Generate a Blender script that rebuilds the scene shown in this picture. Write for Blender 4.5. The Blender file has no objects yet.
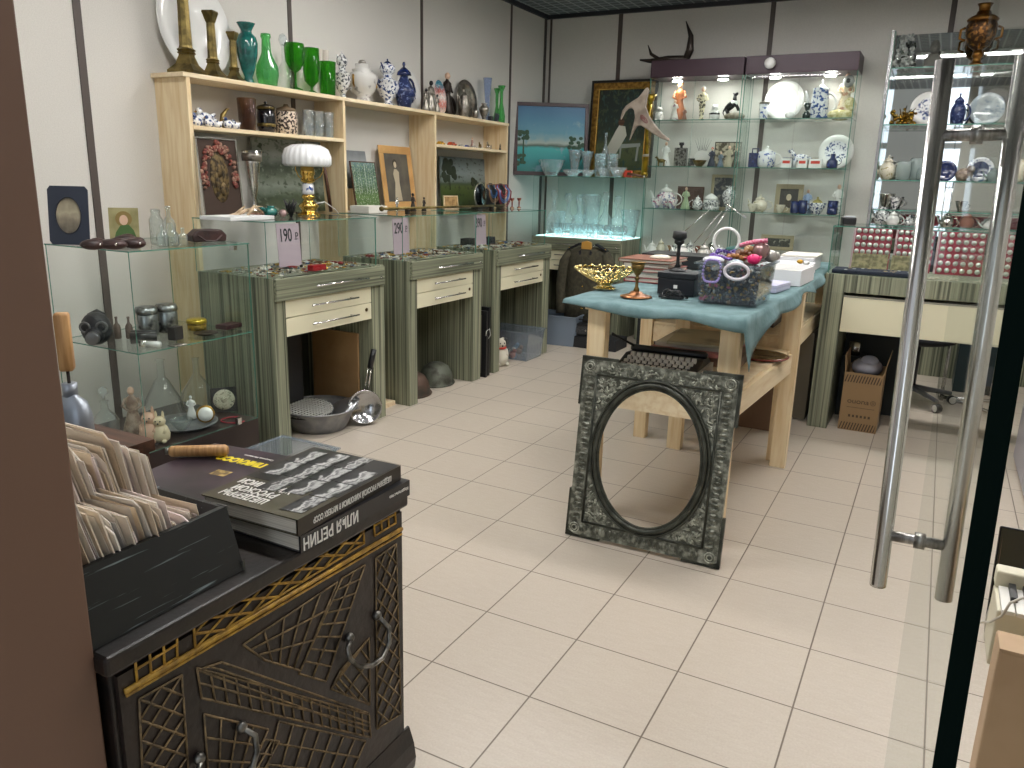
LAMP=30.0
import bpy, math, random
from mathutils import Vector, Matrix, Euler
random.seed(7)
SC = bpy.context.scene
COL = SC.collection
PI = math.pi
cos, sin = math.cos, math.sin
T = 1/3                      # floor tile
# ---------------------------------------------------------------- camera
YAW, PITCH, ROLL, FPX = -.487459, .251954, .0260722, 784.24
CP = Vector((3.5389*T, -5.2577*T, 4.2606*T))
_f = Vector((sin(YAW)*cos(PITCH), cos(YAW)*cos(PITCH), -sin(PITCH)))
_r = Vector((cos(YAW), -sin(YAW), 0)); _u = _r.cross(_f)
CR = _r*cos(ROLL)+_u*sin(ROLL); CU = _u*cos(ROLL)-_r*sin(ROLL); CF = _f
cam = bpy.data.objects.new('camera', bpy.data.cameras.new('camera'))
COL.objects.link(cam); SC.camera = cam
m = Matrix((CR, CU, -CF)).transposed().to_4x4(); m.translation = CP
cam.matrix_world = m
cam.data.sensor_width = 36; cam.data.lens = FPX*36/1024; cam.data.clip_start = .02; cam.data.clip_end = 60

def sv(px, x=None, y=None, z=None):
    """Point on a shelf line: two world coordinates known, the third from an image column."""
    k = 0 if x is None else (1 if y is None else 2)
    p = Vector((x or 0, y or 0, z or 0)); p[k] = 0
    d = p-CP; q = px-512
    t = -(FPX*d.dot(CR)-q*d.dot(CF))/(FPX*CR[k]-q*CF[k]); p[k] = t
    return p
def ray(px, py, x=None, y=None, z=None):
    d = CF+CR*((px-512)/FPX)-CU*((py-384)/FPX)
    k, v = (0, x) if x is not None else ((1, y) if y is not None else (2, z))
    return CP+d*((v-CP[k])/d[k])
def mpp(p):
    return (p-CP).dot(CF)/FPX

# ---------------------------------------------------------------- materials
def lin(h):
    h = h.lstrip('#'); o = []
    for i in (0, 2, 4):
        c = int(h[i:i+2], 16)/255
        o.append(c/12.92 if c <= .04045 else ((c+.055)/1.055)**2.4)
    return (*o, 1)
MATS = {}
def _new(key):
    m = bpy.data.materials.new(key); m.use_nodes = True
    nt = m.node_tree; nt.nodes.clear(); out = nt.nodes.new('ShaderNodeOutputMaterial')
    return m, nt, out
def mat(key, c='808080', rough=.5, metal=0, c2=None, sc=(1, 1, 1), s=10, lo=.4, hi=.6, kind='noise', bump=0, bs=None, det=3, dist=0, coat=0, c3=None, s3=4, ior=None):
    if key in MATS: return MATS[key]
    m, nt, out = _new(key); N = nt.nodes.new; L = nt.links.new
    b = N('ShaderNodeBsdfPrincipled'); L(b.outputs[0], out.inputs[0])
    b.inputs['Base Color'].default_value = lin(c); b.inputs['Roughness'].default_value = rough
    b.inputs['Metallic'].default_value = metal; b.inputs['Coat Weight'].default_value = coat
    if ior: b.inputs['IOR'].default_value = ior
    if c2 or bump:
        tc = N('ShaderNodeTexCoord'); mp = N('ShaderNodeMapping'); L(tc.outputs['Object'], mp.inputs[0])
        mp.inputs['Scale'].default_value = sc
        if kind == 'voronoi':
            tx = N('ShaderNodeTexVoronoi'); tx.inputs['Scale'].default_value = s; o = tx.outputs['Distance']
        elif kind == 'wave':
            tx = N('ShaderNodeTexWave'); tx.inputs['Scale'].default_value = s; tx.inputs['Distortion'].default_value = dist; o = tx.outputs['Fac']
        else:
            tx = N('ShaderNodeTexNoise'); tx.inputs['Scale'].default_value = s; tx.inputs['Detail'].default_value = det
            tx.inputs['Distortion'].default_value = dist; o = tx.outputs['Fac']
        L(mp.outputs[0], tx.inputs['Vector'])
        if c2:
            rp = N('ShaderNodeMapRange'); rp.inputs[1].default_value = lo; rp.inputs[2].default_value = hi; L(o, rp.inputs[0])
            mx = N('ShaderNodeMix'); mx.data_type = 'RGBA'; L(rp.outputs[0], mx.inputs[0])
            mx.inputs[6].default_value = lin(c); mx.inputs[7].default_value = lin(c2); res = mx.outputs[2]
            if c3:
                t3 = N('ShaderNodeTexNoise'); t3.inputs['Scale'].default_value = s3; L(mp.outputs[0], t3.inputs['Vector'])
                r3 = N('ShaderNodeMapRange'); r3.inputs[1].default_value = .5; r3.inputs[2].default_value = .6; L(t3.outputs['Fac'], r3.inputs[0])
                m3 = N('ShaderNodeMix'); m3.data_type = 'RGBA'; L(r3.outputs[0], m3.inputs[0]); L(res, m3.inputs[6]); m3.inputs[7].default_value = lin(c3); res = m3.outputs[2]
            L(res, b.inputs['Base Color'])
        if bump:
            bp = N('ShaderNodeBump'); bp.inputs['Strength'].default_value = bump; bp.inputs['Distance'].default_value = .004
            if bs:
                t2 = N('ShaderNodeTexNoise'); t2.inputs['Scale'].default_value = bs; L(tc.outputs['Object'], t2.inputs['Vector']); L(t2.outputs['Fac'], bp.inputs['Height'])
            else: L(o, bp.inputs['Height'])
            L(bp.outputs[0], b.inputs['Normal'])
    MATS[key] = m; return m
def glass(key, tint='F0FAF6', refl=1.0, rough=.02, haze=0, hazec='E8F0F0', facet=0, edge=0):
    """Thin clear glass or plastic: transparent with Fresnel reflection, a little milkiness, facets for cut crystal."""
    if key in MATS: return MATS[key]
    m, nt, out = _new(key); N = nt.nodes.new; L = nt.links.new
    tr = N('ShaderNodeBsdfTransparent'); tr.inputs[0].default_value = lin(tint)
    gl = N('ShaderNodeBsdfGlossy'); gl.inputs['Roughness'].default_value = rough
    base = tr.outputs[0]
    if haze:
        df = N('ShaderNodeBsdfDiffuse'); df.inputs[0].default_value = lin(hazec)
        mh = N('ShaderNodeMixShader'); mh.inputs[0].default_value = haze; L(base, mh.inputs[1]); L(df.outputs[0], mh.inputs[2]); base = mh.outputs[0]
    if edge:
        fr = N('ShaderNodeLayerWeight'); fr.inputs[0].default_value = .12; fac = fr.outputs['Fresnel']
    else:
        fr = N('ShaderNodeFresnel'); fr.inputs[0].default_value = 1.45; fac = fr.outputs[0]
    if edge:
        lw = N('ShaderNodeLayerWeight'); lw.inputs[0].default_value = .25
        mm = N('ShaderNodeMath'); mm.operation = 'MULTIPLY_ADD'; mm.inputs[1].default_value = edge; L(lw.outputs['Facing'], mm.inputs[0]); L(fac, mm.inputs[2])
        mm.use_clamp = True; fac = mm.outputs[0]
    ge = N('ShaderNodeNewGeometry'); nb = N('ShaderNodeMath'); nb.operation = 'MULTIPLY_ADD'; nb.inputs[1].default_value = -refl*(.6 if edge else 1); nb.inputs[2].default_value = refl; L(ge.outputs['Backfacing'], nb.inputs[0])
    mr = N('ShaderNodeMath'); mr.operation = 'MULTIPLY'; mr.use_clamp = True; L(nb.outputs[0], mr.inputs[1]); L(fac, mr.inputs[0])
    if facet:
        tc = N('ShaderNodeTexCoord'); vo = N('ShaderNodeTexVoronoi'); vo.inputs['Scale'].default_value = facet; L(tc.outputs['Object'], vo.inputs['Vector'])
        bp = N('ShaderNodeBump'); bp.inputs['Strength'].default_value = .9; bp.inputs['Distance'].default_value = .01; L(vo.outputs['Distance'], bp.inputs['Height'])
        for n in (gl, fr): L(bp.outputs[0], n.inputs['Normal'])
    mx = N('ShaderNodeMixShader'); L(mr.outputs[0], mx.inputs[0]); L(base, mx.inputs[1]); L(gl.outputs[0], mx.inputs[2])
    L(mx.outputs[0], out.inputs[0]); MATS[key] = m; return m
def emit(key, c, st):
    if key in MATS: return MATS[key]
    m, nt, out = _new(key); e = nt.nodes.new('ShaderNodeEmission'); e.inputs[0].default_value = lin(c); e.inputs[1].default_value = st
    nt.links.new(e.outputs[0], out.inputs[0]); MATS[key] = m; return m
def picture(key, stops, amt=.25, s=5, rough=.4, spots=None, spk=.6, axis=2, s2=14):
    """A painted picture: colours by height in the picture, broken up by noise, with dabs of other colours."""
    if key in MATS: return MATS[key]
    m, nt, out = _new(key); N = nt.nodes.new; L = nt.links.new
    b = N('ShaderNodeBsdfPrincipled'); b.inputs['Roughness'].default_value = rough; L(b.outputs[0], out.inputs[0])
    tc = N('ShaderNodeTexCoord'); sp = N('ShaderNodeSeparateXYZ'); L(tc.outputs['Generated'], sp.inputs[0])
    nz = N('ShaderNodeTexNoise'); nz.inputs['Scale'].default_value = s; nz.inputs['Detail'].default_value = 5; L(tc.outputs['Generated'], nz.inputs['Vector'])
    ma = N('ShaderNodeMath'); ma.operation = 'MULTIPLY_ADD'; ma.inputs[1].default_value = amt; L(nz.outputs['Fac'], ma.inputs[0]); L(sp.outputs[axis], ma.inputs[2])
    sb = N('ShaderNodeMath'); sb.operation = 'SUBTRACT'; sb.inputs[1].default_value = amt/2; L(ma.outputs[0], sb.inputs[0])
    cr = N('ShaderNodeValToRGB'); L(sb.outputs[0], cr.inputs[0]); e = cr.color_ramp.elements
    e[0].position = stops[0][0]; e[0].color = lin(stops[0][1]); e[1].position = stops[-1][0]; e[1].color = lin(stops[-1][1])
    for q, h in stops[1:-1]:
        n = e.new(q); n.color = lin(h)
    res = cr.outputs[0]
    for i, sc_ in enumerate(spots or []):
        n2 = N('ShaderNodeTexNoise'); n2.inputs['Scale'].default_value = s2*(1+.37*i); n2.inputs['Detail'].default_value = 4
        mp = N('ShaderNodeMapping'); mp.inputs['Location'].default_value = (i*7.3, i*3.1, 0); L(tc.outputs['Generated'], mp.inputs[0]); L(mp.outputs[0], n2.inputs['Vector'])
        r = N('ShaderNodeMapRange'); r.inputs[1].default_value = spk-.04; r.inputs[2].default_value = spk+.04; L(n2.outputs['Fac'], r.inputs[0])
        mx = N('ShaderNodeMix'); mx.data_type = 'RGBA'; L(r.outputs[0], mx.inputs[0]); L(res, mx.inputs[6]); mx.inputs[7].default_value = lin(sc_); res = mx.outputs[2]
    L(res, b.inputs['Base Color']); MATS[key] = m; return m

# ---------------------------------------------------------------- mesh builder
class MB:
    def __init__(s): s.v = []; s.f = []; s.mi = []; s.sm = []; s.M = Matrix(); s.cur = 0
    def at(s, loc=(0, 0, 0), rot=(0, 0, 0), sc=(1, 1, 1)):
        s.M = Matrix.LocRotScale(Vector(loc), Euler(rot), Vector(sc)); return s
    def add(s, vs, fs, smooth=False):
        n = len(s.v); s.v += [s.M @ Vector(v) for v in vs]
        for f in fs: s.f.append([n+i for i in f]); s.mi.append(s.cur); s.sm.append(smooth)
        return s
    def box(s, c, d, taper=1):
        x, y, z = c; a, b, h = d[0]/2, d[1]/2, d[2]/2; t = taper
        return s.add([(x-a, y-b, z-h), (x+a, y-b, z-h), (x+a, y+b, z-h), (x-a, y+b, z-h), (x-a*t, y-b*t, z+h), (x+a*t, y-b*t, z+h), (x+a*t, y+b*t, z+h), (x-a*t, y+b*t, z+h)],
                     [(3, 2, 1, 0), (4, 5, 6, 7), (0, 1, 5, 4), (1, 2, 6, 5), (2, 3, 7, 6), (3, 0, 4, 7)])
    def bb(s, x0, x1, y0, y1, z0, z1): return s.box(((x0+x1)/2, (y0+y1)/2, (z0+z1)/2), (abs(x1-x0), abs(y1-y0), abs(z1-z0)))
    def lathe(s, prof, n=20, c=(0, 0, 0), w=1, h=1, sy=1, flute=0, nf=0, smooth=True, shell=0):
        vs = []; fs = []
        pr = [(r*w, z*h) for r, z in prof]
        if shell: pr = pr+[(max(r-shell, 1e-4), z+(shell if i == len(pr)-1 else 0)) for i, (r, z) in reversed(list(enumerate(pr)))][0:]
        for r, z in pr:
            for i in range(n):
                a = 2*PI*i/n; k = 1+(flute*cos(nf*a) if flute else 0)
                vs.append((c[0]+r*k*cos(a), c[1]+r*k*sin(a)*sy, c[2]+z))
        m = len(pr)
        for j in range(m-1):
            for i in range(n): fs.append((j*n+i, j*n+(i+1) % n, (j+1)*n+(i+1) % n, (j+1)*n+i))
        if pr[0][0] > 1e-3: fs.append(tuple(range(n))[::-1])
        if pr[-1][0] > 1e-3: fs.append(tuple((m-1)*n+i for i in range(n)))
        return s.add(vs, fs, smooth)
    def tube(s, pts, r, n=8, closed=False, cap=True, flat=1):
        pts = [Vector(p) for p in pts]; m = len(pts); R = r if isinstance(r, (list, tuple)) else [r]*m
        vs = []; fs = []; up = None
        for i, p in enumerate(pts):
            a = pts[i-1] if (i or closed) else p; b = pts[(i+1) % m] if (i < m-1 or closed) else p
            t = (b-a).normalized() if (b-a).length > 1e-9 else Vector((0, 0, 1))
            if up is None: up = Vector((0, 0, 1)) if abs(t.z) < .9 else Vector((1, 0, 0))
            x = up.cross(t).normalized(); up = t.cross(x)
            for k in range(n):
                an = 2*PI*k/n; vs.append(p+x*(R[i]*cos(an))+up*(R[i]*flat*sin(an)))
        for i in range(m if closed else m-1):
            for k in range(n): fs.append((i*n+k, i*n+(k+1) % n, ((i+1) % m)*n+(k+1) % n, ((i+1) % m)*n+k))
        if cap and not closed: fs.append(tuple(range(n))[::-1]); fs.append(tuple((m-1)*n+k for k in range(n)))
        return s.add(vs, fs, True)
    def sph(s, c, r, n=10, m=7):
        rx, ry, rz = r if isinstance(r, (list, tuple)) else (r, r, r); vs = [(c[0], c[1], c[2]-rz)]; fs = []
        for j in range(1, m):
            a = -PI/2+PI*j/m
            for i in range(n): vs.append((c[0]+rx*cos(a)*cos(2*PI*i/n), c[1]+ry*cos(a)*sin(2*PI*i/n), c[2]+rz*sin(a)))
        vs.append((c[0], c[1], c[2]+rz)); e = len(vs)-1
        for i in range(n): fs.append((0, 1+(i+1) % n, 1+i)); fs.append((e, e-n+i, e-n+(i+1) % n))
        for j in range(m-2):
            for i in range(n): fs.append((1+j*n+i, 1+j*n+(i+1) % n, 1+(j+1)*n+(i+1) % n, 1+(j+1)*n+i))
        return s.add(vs, fs, True)
    def prism(s, poly, d, plane='xz', o=0):
        """Polygon extruded by d from offset o along the axis that is not in plane."""
        n = len(poly); g = {'xz': lambda a, b, t: (a, t, b), 'xy': lambda a, b, t: (a, b, t), 'yz': lambda a, b, t: (t, a, b)}[plane]
        vs = [g(a, b, o) for a, b in poly]+[g(a, b, o+d) for a, b in poly]
        return s.add(vs, [tuple(range(n)), tuple(range(2*n-1, n-1, -1))]+[(i, n+i, n+(i+1) % n, (i+1) % n) for i in range(n)])
    def mesh(s, name, mats):
        me = bpy.data.meshes.new(name); me.from_pydata([tuple(v) for v in s.v], [], s.f)
        for mm in (mats if isinstance(mats, (list, tuple)) else [mats]): me.materials.append(mm)
        me.polygons.foreach_set('material_index', s.mi); me.polygons.foreach_set('use_smooth', s.sm)
        import bmesh
        b = bmesh.new(); b.from_mesh(me); bmesh.ops.recalc_face_normals(b, faces=b.faces); b.to_mesh(me); b.free()
        me.update(); return me
def part(name, mb, mats, parent, bev=0, label=None):
    o = bpy.data.objects.new(name, mb.mesh(name, mats) if isinstance(mb, MB) else mb); COL.objects.link(o); o.parent = parent
    if bev:
        md = o.modifiers.new('bevel', 'BEVEL'); md.width = bev; md.segments = 2; md.limit_method = 'ANGLE'
    if label: o['label'] = label
    return o
def tag(o, label, cat, group=None, kind=None):
    if label: o['label'] = label
    if cat: o['category'] = cat
    if group: o['group'] = group
    if kind: o['kind'] = kind
    return o
def thing(name, label, cat, p=(0, 0, 0), rz=0, group=None, rot=None):
    o = bpy.data.objects.new(name, None); COL.objects.link(o); o.location = p; o.empty_display_size = .05
    o.rotation_euler = rot if rot else (0, 0, rz); return tag(o, label, cat, group)
def solo(name, mb, mats, label, cat, p=(0, 0, 0), rz=0, group=None, rot=None, bev=0):
    o = part(name, mb, mats, None, bev); o.location = p; o.rotation_euler = rot if rot else (0, 0, rz); return tag(o, label, cat, group)
def struct(name, mb, mats, bev=0):
    o = part(name, mb, mats, None, bev); o['kind'] = 'structure'; return o
def dup(root, p, rz=None, label=None, group=None, rot=None, sc=None):
    r = root.copy(); COL.objects.link(r); r.location = p
    if rot: r.rotation_euler = rot
    elif rz is not None: r.rotation_euler = (0, 0, rz)
    if sc: r.scale = sc
    if label: r['label'] = label
    if group: r['group'] = group
    for ch in list(root.children):
        c = ch.copy(); COL.objects.link(c); c.parent = r
        for g in list(ch.children):
            d = g.copy(); COL.objects.link(d); d.parent = c
    return r
def text(s, size, mats, parent, name='lettering', M=None, depth=.0004, align='CENTER', squeeze=1, bold=0, flip=False):
    cu = bpy.data.curves.new('t', 'FONT'); cu.body = s; cu.size = size; cu.extrude = depth; cu.align_x = align; cu.align_y = 'CENTER'; cu.offset = bold
    t = bpy.data.objects.new('t', cu); COL.objects.link(t)
    dg = bpy.context.evaluated_depsgraph_get(); me = bpy.data.meshes.new_from_object(t.evaluated_get(dg)); bpy.data.objects.remove(t)
    me.transform(Matrix.Diagonal((squeeze, 1, 1, 1)))
    if M is not None: me.transform(M)
    me.materials.clear(); me.materials.append(mats); return part(name, me, mats, parent)
def basis(o, x, y):
    """Matrix placing text: origin o, reading direction x, up y."""
    x = Vector(x).normalized(); y = Vector(y).normalized(); z = x.cross(y)
    m = Matrix((x, y, z)).transposed().to_4x4(); m.translation = Vector(o); return m
# ================================================================ setting
XL, YB, XR, H = -2.45, 5.62, 3.0, 2.98
wallm = mat('wallpaper', 'CBC8C1', .75, c2='D5D2CB', s=180, lo=.3, hi=.7, bump=.25)
strip = mat('wall_profile_brown', '4E4540', .5)
cornice = mat('cornice_dark', '2A2A2E', .5)
brown = mat('door_frame_brown', '705546', .45)
def tile_mat():
    m, nt, out = _new('floor_tiles'); N = nt.nodes.new; L = nt.links.new
    b = N('ShaderNodeBsdfPrincipled'); L(b.outputs[0], out.inputs[0]); b.inputs['Roughness'].default_value = .34
    tc = N('ShaderNodeTexCoord'); sp = N('ShaderNodeSeparateXYZ'); L(tc.outputs['Object'], sp.inputs[0])
    ms = []
    for k in (0, 1):
        a = N('ShaderNodeMath'); a.operation = 'MULTIPLY_ADD'; a.inputs[1].default_value = 3; a.inputs[2].default_value = 40.0; L(sp.outputs[k], a.inputs[0])
        f = N('ShaderNodeMath'); f.operation = 'FRACT'; L(a.outputs[0], f.inputs[0])
        c = N('ShaderNodeMath'); c.operation = 'SUBTRACT'; c.inputs[1].default_value = .5; L(f.outputs[0], c.inputs[0])
        d = N('ShaderNodeMath'); d.operation = 'ABSOLUTE'; L(c.outputs[0], d.inputs[0]); ms.append(d)
    mx = N('ShaderNodeMath'); mx.operation = 'MAXIMUM'; L(ms[0].outputs[0], mx.inputs[0]); L(ms[1].outputs[0], mx.inputs[1])
    g = N('ShaderNodeMapRange'); g.inputs[1].default_value = .4915; g.inputs[2].default_value = .4945; L(mx.outputs[0], g.inputs[0])
    mp = N('ShaderNodeMapping'); mp.inputs['Scale'].default_value = (6, 22, 1); L(tc.outputs['Object'], mp.inputs[0])
    nz = N('ShaderNodeTexNoise'); nz.inputs['Scale'].default_value = 3; nz.inputs['Detail'].default_value = 6; L(mp.outputs[0], nz.inputs['Vector'])
    n2 = N('ShaderNodeTexNoise'); n2.inputs['Scale'].default_value = 160; L(tc.outputs['Object'], n2.inputs['Vector'])
    c1 = N('ShaderNodeMix'); c1.data_type = 'RGBA'; L(nz.outputs['Fac'], c1.inputs[0]); c1.inputs[6].default_value = lin('BDB1A0'); c1.inputs[7].default_value = lin('CFC7BB')
    c3 = N('ShaderNodeMix'); c3.data_type = 'RGBA'; L(n2.outputs['Fac'], c3.inputs[0]); L(c1.outputs[2], c3.inputs[6]); c3.inputs[7].default_value = lin('B3A798')
    c2 = N('ShaderNodeMix'); c2.data_type = 'RGBA'; L(g.outputs[0], c2.inputs[0]); L(c3.outputs[2], c2.inputs[6]); c2.inputs[7].default_value = lin('6E6255')
    L(c2.outputs[2], b.inputs['Base Color'])
    hh = N('ShaderNodeMath'); hh.operation = 'SUBTRACT'; L(nz.outputs['Fac'], hh.inputs[0]); L(g.outputs[0], hh.inputs[1])
    bp = N('ShaderNodeBump'); bp.inputs['Strength'].default_value = .35; bp.inputs['Distance'].default_value = .003; L(hh.outputs[0], bp.inputs['Height']); L(bp.outputs[0], b.inputs['Normal'])
    return m
def ceil_mat():
    m, nt, out = _new('open_cell_ceiling'); N = nt.nodes.new; L = nt.links.new
    b = N('ShaderNodeBsdfPrincipled'); L(b.outputs[0], out.inputs[0]); b.inputs['Roughness'].default_value = .6
    tc = N('ShaderNodeTexCoord'); mp = N('ShaderNodeMapping'); L(tc.outputs['Object'], mp.inputs[0])
    br = N('ShaderNodeTexBrick'); L(mp.outputs[0], br.inputs['Vector']); br.offset = 0; br.inputs['Scale'].default_value = 10
    br.inputs['Brick Width'].default_value = 1; br.inputs['Row Height'].default_value = 1; br.inputs['Mortar Size'].default_value = .09
    br.inputs['Color1'].default_value = lin('4E5458'); br.inputs['Color2'].default_value = lin('585E62'); br.inputs['Mortar'].default_value = lin('9AA0A0')
    L(br.outputs[0], b.inputs['Base Color']); return m
struct('floor', MB().bb(-6, 6, -6, YB+.1, -.05, 0), tile_mat())
struct('ceiling', MB().bb(XL-.1, XR+.1, -1.45, YB+.1, H, H+.06), ceil_mat())
struct('wall_left', MB().bb(XL-.1, XL, -1.35, YB+.1, 0, H), wallm)
struct('wall_back', MB().bb(XL, XR+.1, YB, YB+.1, 0, H), wallm)
struct('wall_right', MB().bb(XR, XR+.1, -1.45, YB, 0, H), wallm)
k = 0
for px, w in ((78, .038), (289, .032), (419, .028), (510, .028)):
    yy = {78: .735, 289: 2.11, 419: 3.50, 510: 4.90}[px]
    k += 1; struct('trim_%d' % k, MB().bb(XL, XL+.006, yy-w/2, yy+w/2, 0, H), strip)
for xx, w in ((XL+.05, .02), (sv(621, y=YB, z=2.9).x, .04), (sv(766, y=YB, z=2.3).x, .04), (sv(954, y=YB, z=2.8).x, .04), (2.3, .04)):
    k += 1; struct('trim_%d' % k, MB().bb(xx-w/2, xx+w/2, YB-.006, YB, 0, H), strip)
k += 1; struct('trim_%d' % k, MB().bb(XL, XL+.006, YB-.05, YB-.006, 0, H), strip)
k += 1; struct('trim_%d' % k, MB().bb(XL, XL+.03, -1.35, YB, H-.035, H), cornice)
k += 1; struct('trim_%d' % k, MB().bb(XL+.03, XR, YB-.03, YB, H-.035, H), cornice)
# doorway: brown post on the near left, glass leaf standing open on the right
k += 1
pm = MB()
pm.bb(-.03, .172, -1.30, -1.14, 0, H); pm.bb(-.037, -.03, -1.30, -1.14, 0, H); pm.bb(-.07, -.037, -1.285, -1.15, 0, H)
struct('trim_%d' % k, pm, brown, .003)
struct('wall_front', MB().bb(XL, -1.2, -1.3, -1.15, 0, H), wallm)
# shopping passage outside, seen only in mirrors and as daylight
struct('wall_shopfront', MB().bb(1.27, XR, -1.45, -1.36, 0, H), wallm)
struct('wall_passage', MB().bb(-6, .8, -6.1, -6, 0, 4.4).bb(2.1, 6, -6.1, -6, 0, 4.4).bb(.8, 2.1, -6.1, -6, 0, .3).bb(.8, 2.1, -6.08, -5.98, 2.3, 2.42), wallm)
struct('window_1', MB().bb(.8, 2.1, -6.12, -6.1, .3, 4.4), emit('bright_window', 'DDE8F5', 2.0))
W = SC.world or bpy.data.worlds.new('world'); SC.world = W; W.use_nodes = True
bg = W.node_tree.nodes.get('Background') or W.node_tree.nodes.new('ShaderNodeBackground')
bg.inputs[0].default_value = lin('DDE3EA'); bg.inputs[1].default_value = .45
if not bg.outputs[0].links:
    wo = W.node_tree.nodes.new('ShaderNodeOutputWorld'); W.node_tree.links.new(bg.outputs[0], wo.inputs[0])
# ceiling luminaires: long white troughs
lampm = emit('lamp_diffuser', 'FFFCF9', LAMP)
white = mat('white_metal', 'D8D8D6', .4)
first = None
for i, (x, y) in enumerate(((-.9, .3), (.9, .3), (-.9, 2.1), (1.1, 2.1), (-.2, 3.9), (1.7, 3.9))):
    if first is None:
        t = thing('ceiling_light', 'long white ceiling light by the entrance', 'ceiling light', (x, y, H), group='long ceiling lights')
        part('housing', MB().bb(-.62, .62, -.10, -.085, -.04, 0).bb(-.62, .62, .085, .10, -.04, 0).bb(-.62, -.6, -.085, .085, -.04, 0).bb(.6, .62, -.085, .085, -.04, 0).bb(-.6, .6, -.085, .085, -.008, 0), white, t)
        part('diffuser', MB().bb(-.6, .6, -.085, .085, -.03, -.015), lampm, t); first = t
    else: dup(first, (x, y, H), label='long white ceiling light above the shop floor')
# ================================================================ shop furniture
pine = mat('pine', 'E8D5B0', .55, c2='D8BD90', sc=(14, 14, 1.2), s=3, lo=.35, hi=.7, dist=.6)
pineh = mat('pine_along', 'EAD9B8', .55, c2='DCC49C', sc=(12, 1, 12), s=3, lo=.35, hi=.7, dist=.6)
pinex = mat('pine_across', 'EAD9B8', .55, c2='DCC49C', sc=(1, 12, 12), s=3, lo=.35, hi=.7, dist=.6)
lamv = mat('striped_laminate_upright', '9C9F86', .42, c2='434739', sc=(75, 75, .6), s=1, lo=.34, hi=.66, det=4)
lamhy = mat('striped_laminate_lengthwise', '989B82', .42, c2='4A4E40', sc=(75, .6, 75), s=1, lo=.34, hi=.66, det=4)
lamhx = mat('striped_laminate_crosswise', '8E9179', .42, c2='4A4E40', sc=(.6, 75, 75), s=1, lo=.34, hi=.66, det=4)
cream = mat('cream_laminate', 'DAD5B8', .4)
chrome = mat('chrome', 'C9C9C9', .18, 1)
steel = mat('brushed_steel', 'A9A7A3', .3, 1, c2='8E8C88', sc=(60, 60, 1), s=3)
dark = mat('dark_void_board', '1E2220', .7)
pane = glass('display_glass', 'FAFDFC', 1.0)
gedge = mat('green_glass_edge', '4E8474', .2, coat=.5)
black = mat('black_plastic', '141416', .35)
CABX = -1.675
def counter(y0, y1, label, x0=-2.2, x1=CABX, p=None, rz=0, handles=True):
    """Local frame: front faces +X at x=0, width along Y from 0 to w."""
    w = y1-y0; d = x1-x0
    t = thing('display_counter', label, 'counter', p or (x1, y0, 0), rz, 'green striped counters with cream drawers')
    part('side_panel', MB().bb(-d, -.002, 0, .085, 0, .93), lamv, t, .002)
    part('side_panel', MB().bb(-d, -.002, w-.115, w, 0, .93), lamv, t, .002)
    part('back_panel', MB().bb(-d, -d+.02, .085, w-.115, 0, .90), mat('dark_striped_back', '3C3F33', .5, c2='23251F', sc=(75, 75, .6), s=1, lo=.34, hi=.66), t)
    part('top_panel', MB().bb(-d, -.02, .0851, w-.1151, .90, .93), lamhy, t)
    a = part('top_drawer_front', MB().bb(-.02, .014, .012, w-.012, .815, .925), lamhy, t, .002)
    hm = MB().tube([(.045, w*.3, .872), (.045, w*.78, .872)], .005); hm.tube([(.012, w*.36, .872), (.045, w*.36, .872)], .004).tube([(.012, w*.72, .872), (.045, w*.72, .872)], .004)
    part('drawer_handle', hm, chrome, a)
    part('lock', MB().at((.016, w-.05, .862), (0, PI/2, 0)).lathe([(0, 0), (.007, 0), (.007, .004), (0, .004)], 10), chrome, a)
    for zc in (.77, .672):
        z0, z1 = zc-.047, zc+.047
        dr = part('drawer', MB().bb(-d+.05, -.006, .088, w-.118, z0, z1), cream, t, .0015)
        hm = MB().tube([(.026, w*.28, zc), (.026, w*.7, zc)], .005); hm.tube([(-.006, w*.33, zc), (.026, w*.33, zc)], .004).tube([(-.006, w*.66, zc), (.026, w*.66, zc)], .004)
        part('drawer_handle', hm, chrome, dr)
        if zc < .7: part('lock', MB().at((-.005, w-.165, zc+.012), (0, PI/2, 0)).lathe([(0, 0), (.011, 0), (.011, .004), (0, .004)], 10), mat('dark_brass', '5A4A28', .4, 1), dr)
    return t
counter(1.09, 1.985, 'striped green counter with two cream drawers standing over the aluminium tub')
counter(2.24, 3.13, 'striped green counter with two cream drawers standing over the steel helmets')
counter(3.33, 4.26, 'striped green counter with two cream drawers over the clear bin and plush dog')
def glasscase(x0, x1, y0, y1, z0, z1, label, name='glass_display_case', group='glass cases on the counters', shelves=(), cat='display case', back=False, g=None):
    t = thing(name, label, cat, (0, 0, 0), group=group); g = g or pane; e = .005
    t.location = ((x0+x1)/2, (y0+y1)/2, z0); a, b, h = (x1-x0)/2, (y1-y0)/2, z1-z0
    def pn(nm, q):
        m = MB().bb(*q); ds = (q[1]-q[0], q[3]-q[2], q[5]-q[4]); th = ds.index(min(ds))
        m.mi = [0 if (i in {0: (3, 5), 1: (2, 4), 2: (0, 1)}[th]) else 1 for i in range(6)]
        return part(nm, m, [g, gedge], t)
    pn('front_pane', (a-e, a, -b, b, 0, h-e)); pn('side_pane', (-a, a-e, -b, -b+e, 0, h-e)); pn('side_pane', (-a, a-e, b-e, b, 0, h-e)); pn('top_pane', (-a, a+.004, -b-.004, b+.004, h-e, h))
    if back: pn('back_pane', (-a, -a+e, -b+e, b-e, 0, h-e))
    for s in shelves: pn('glass_shelf', (-a+e, a-e, -b+e, b-e, s, s+e))
    return t
glasscase(-2.19, CABX-.012, 1.075, 1.93, .931, 1.205, 'glass case on the counter, the one with the 190 price sign')
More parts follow.
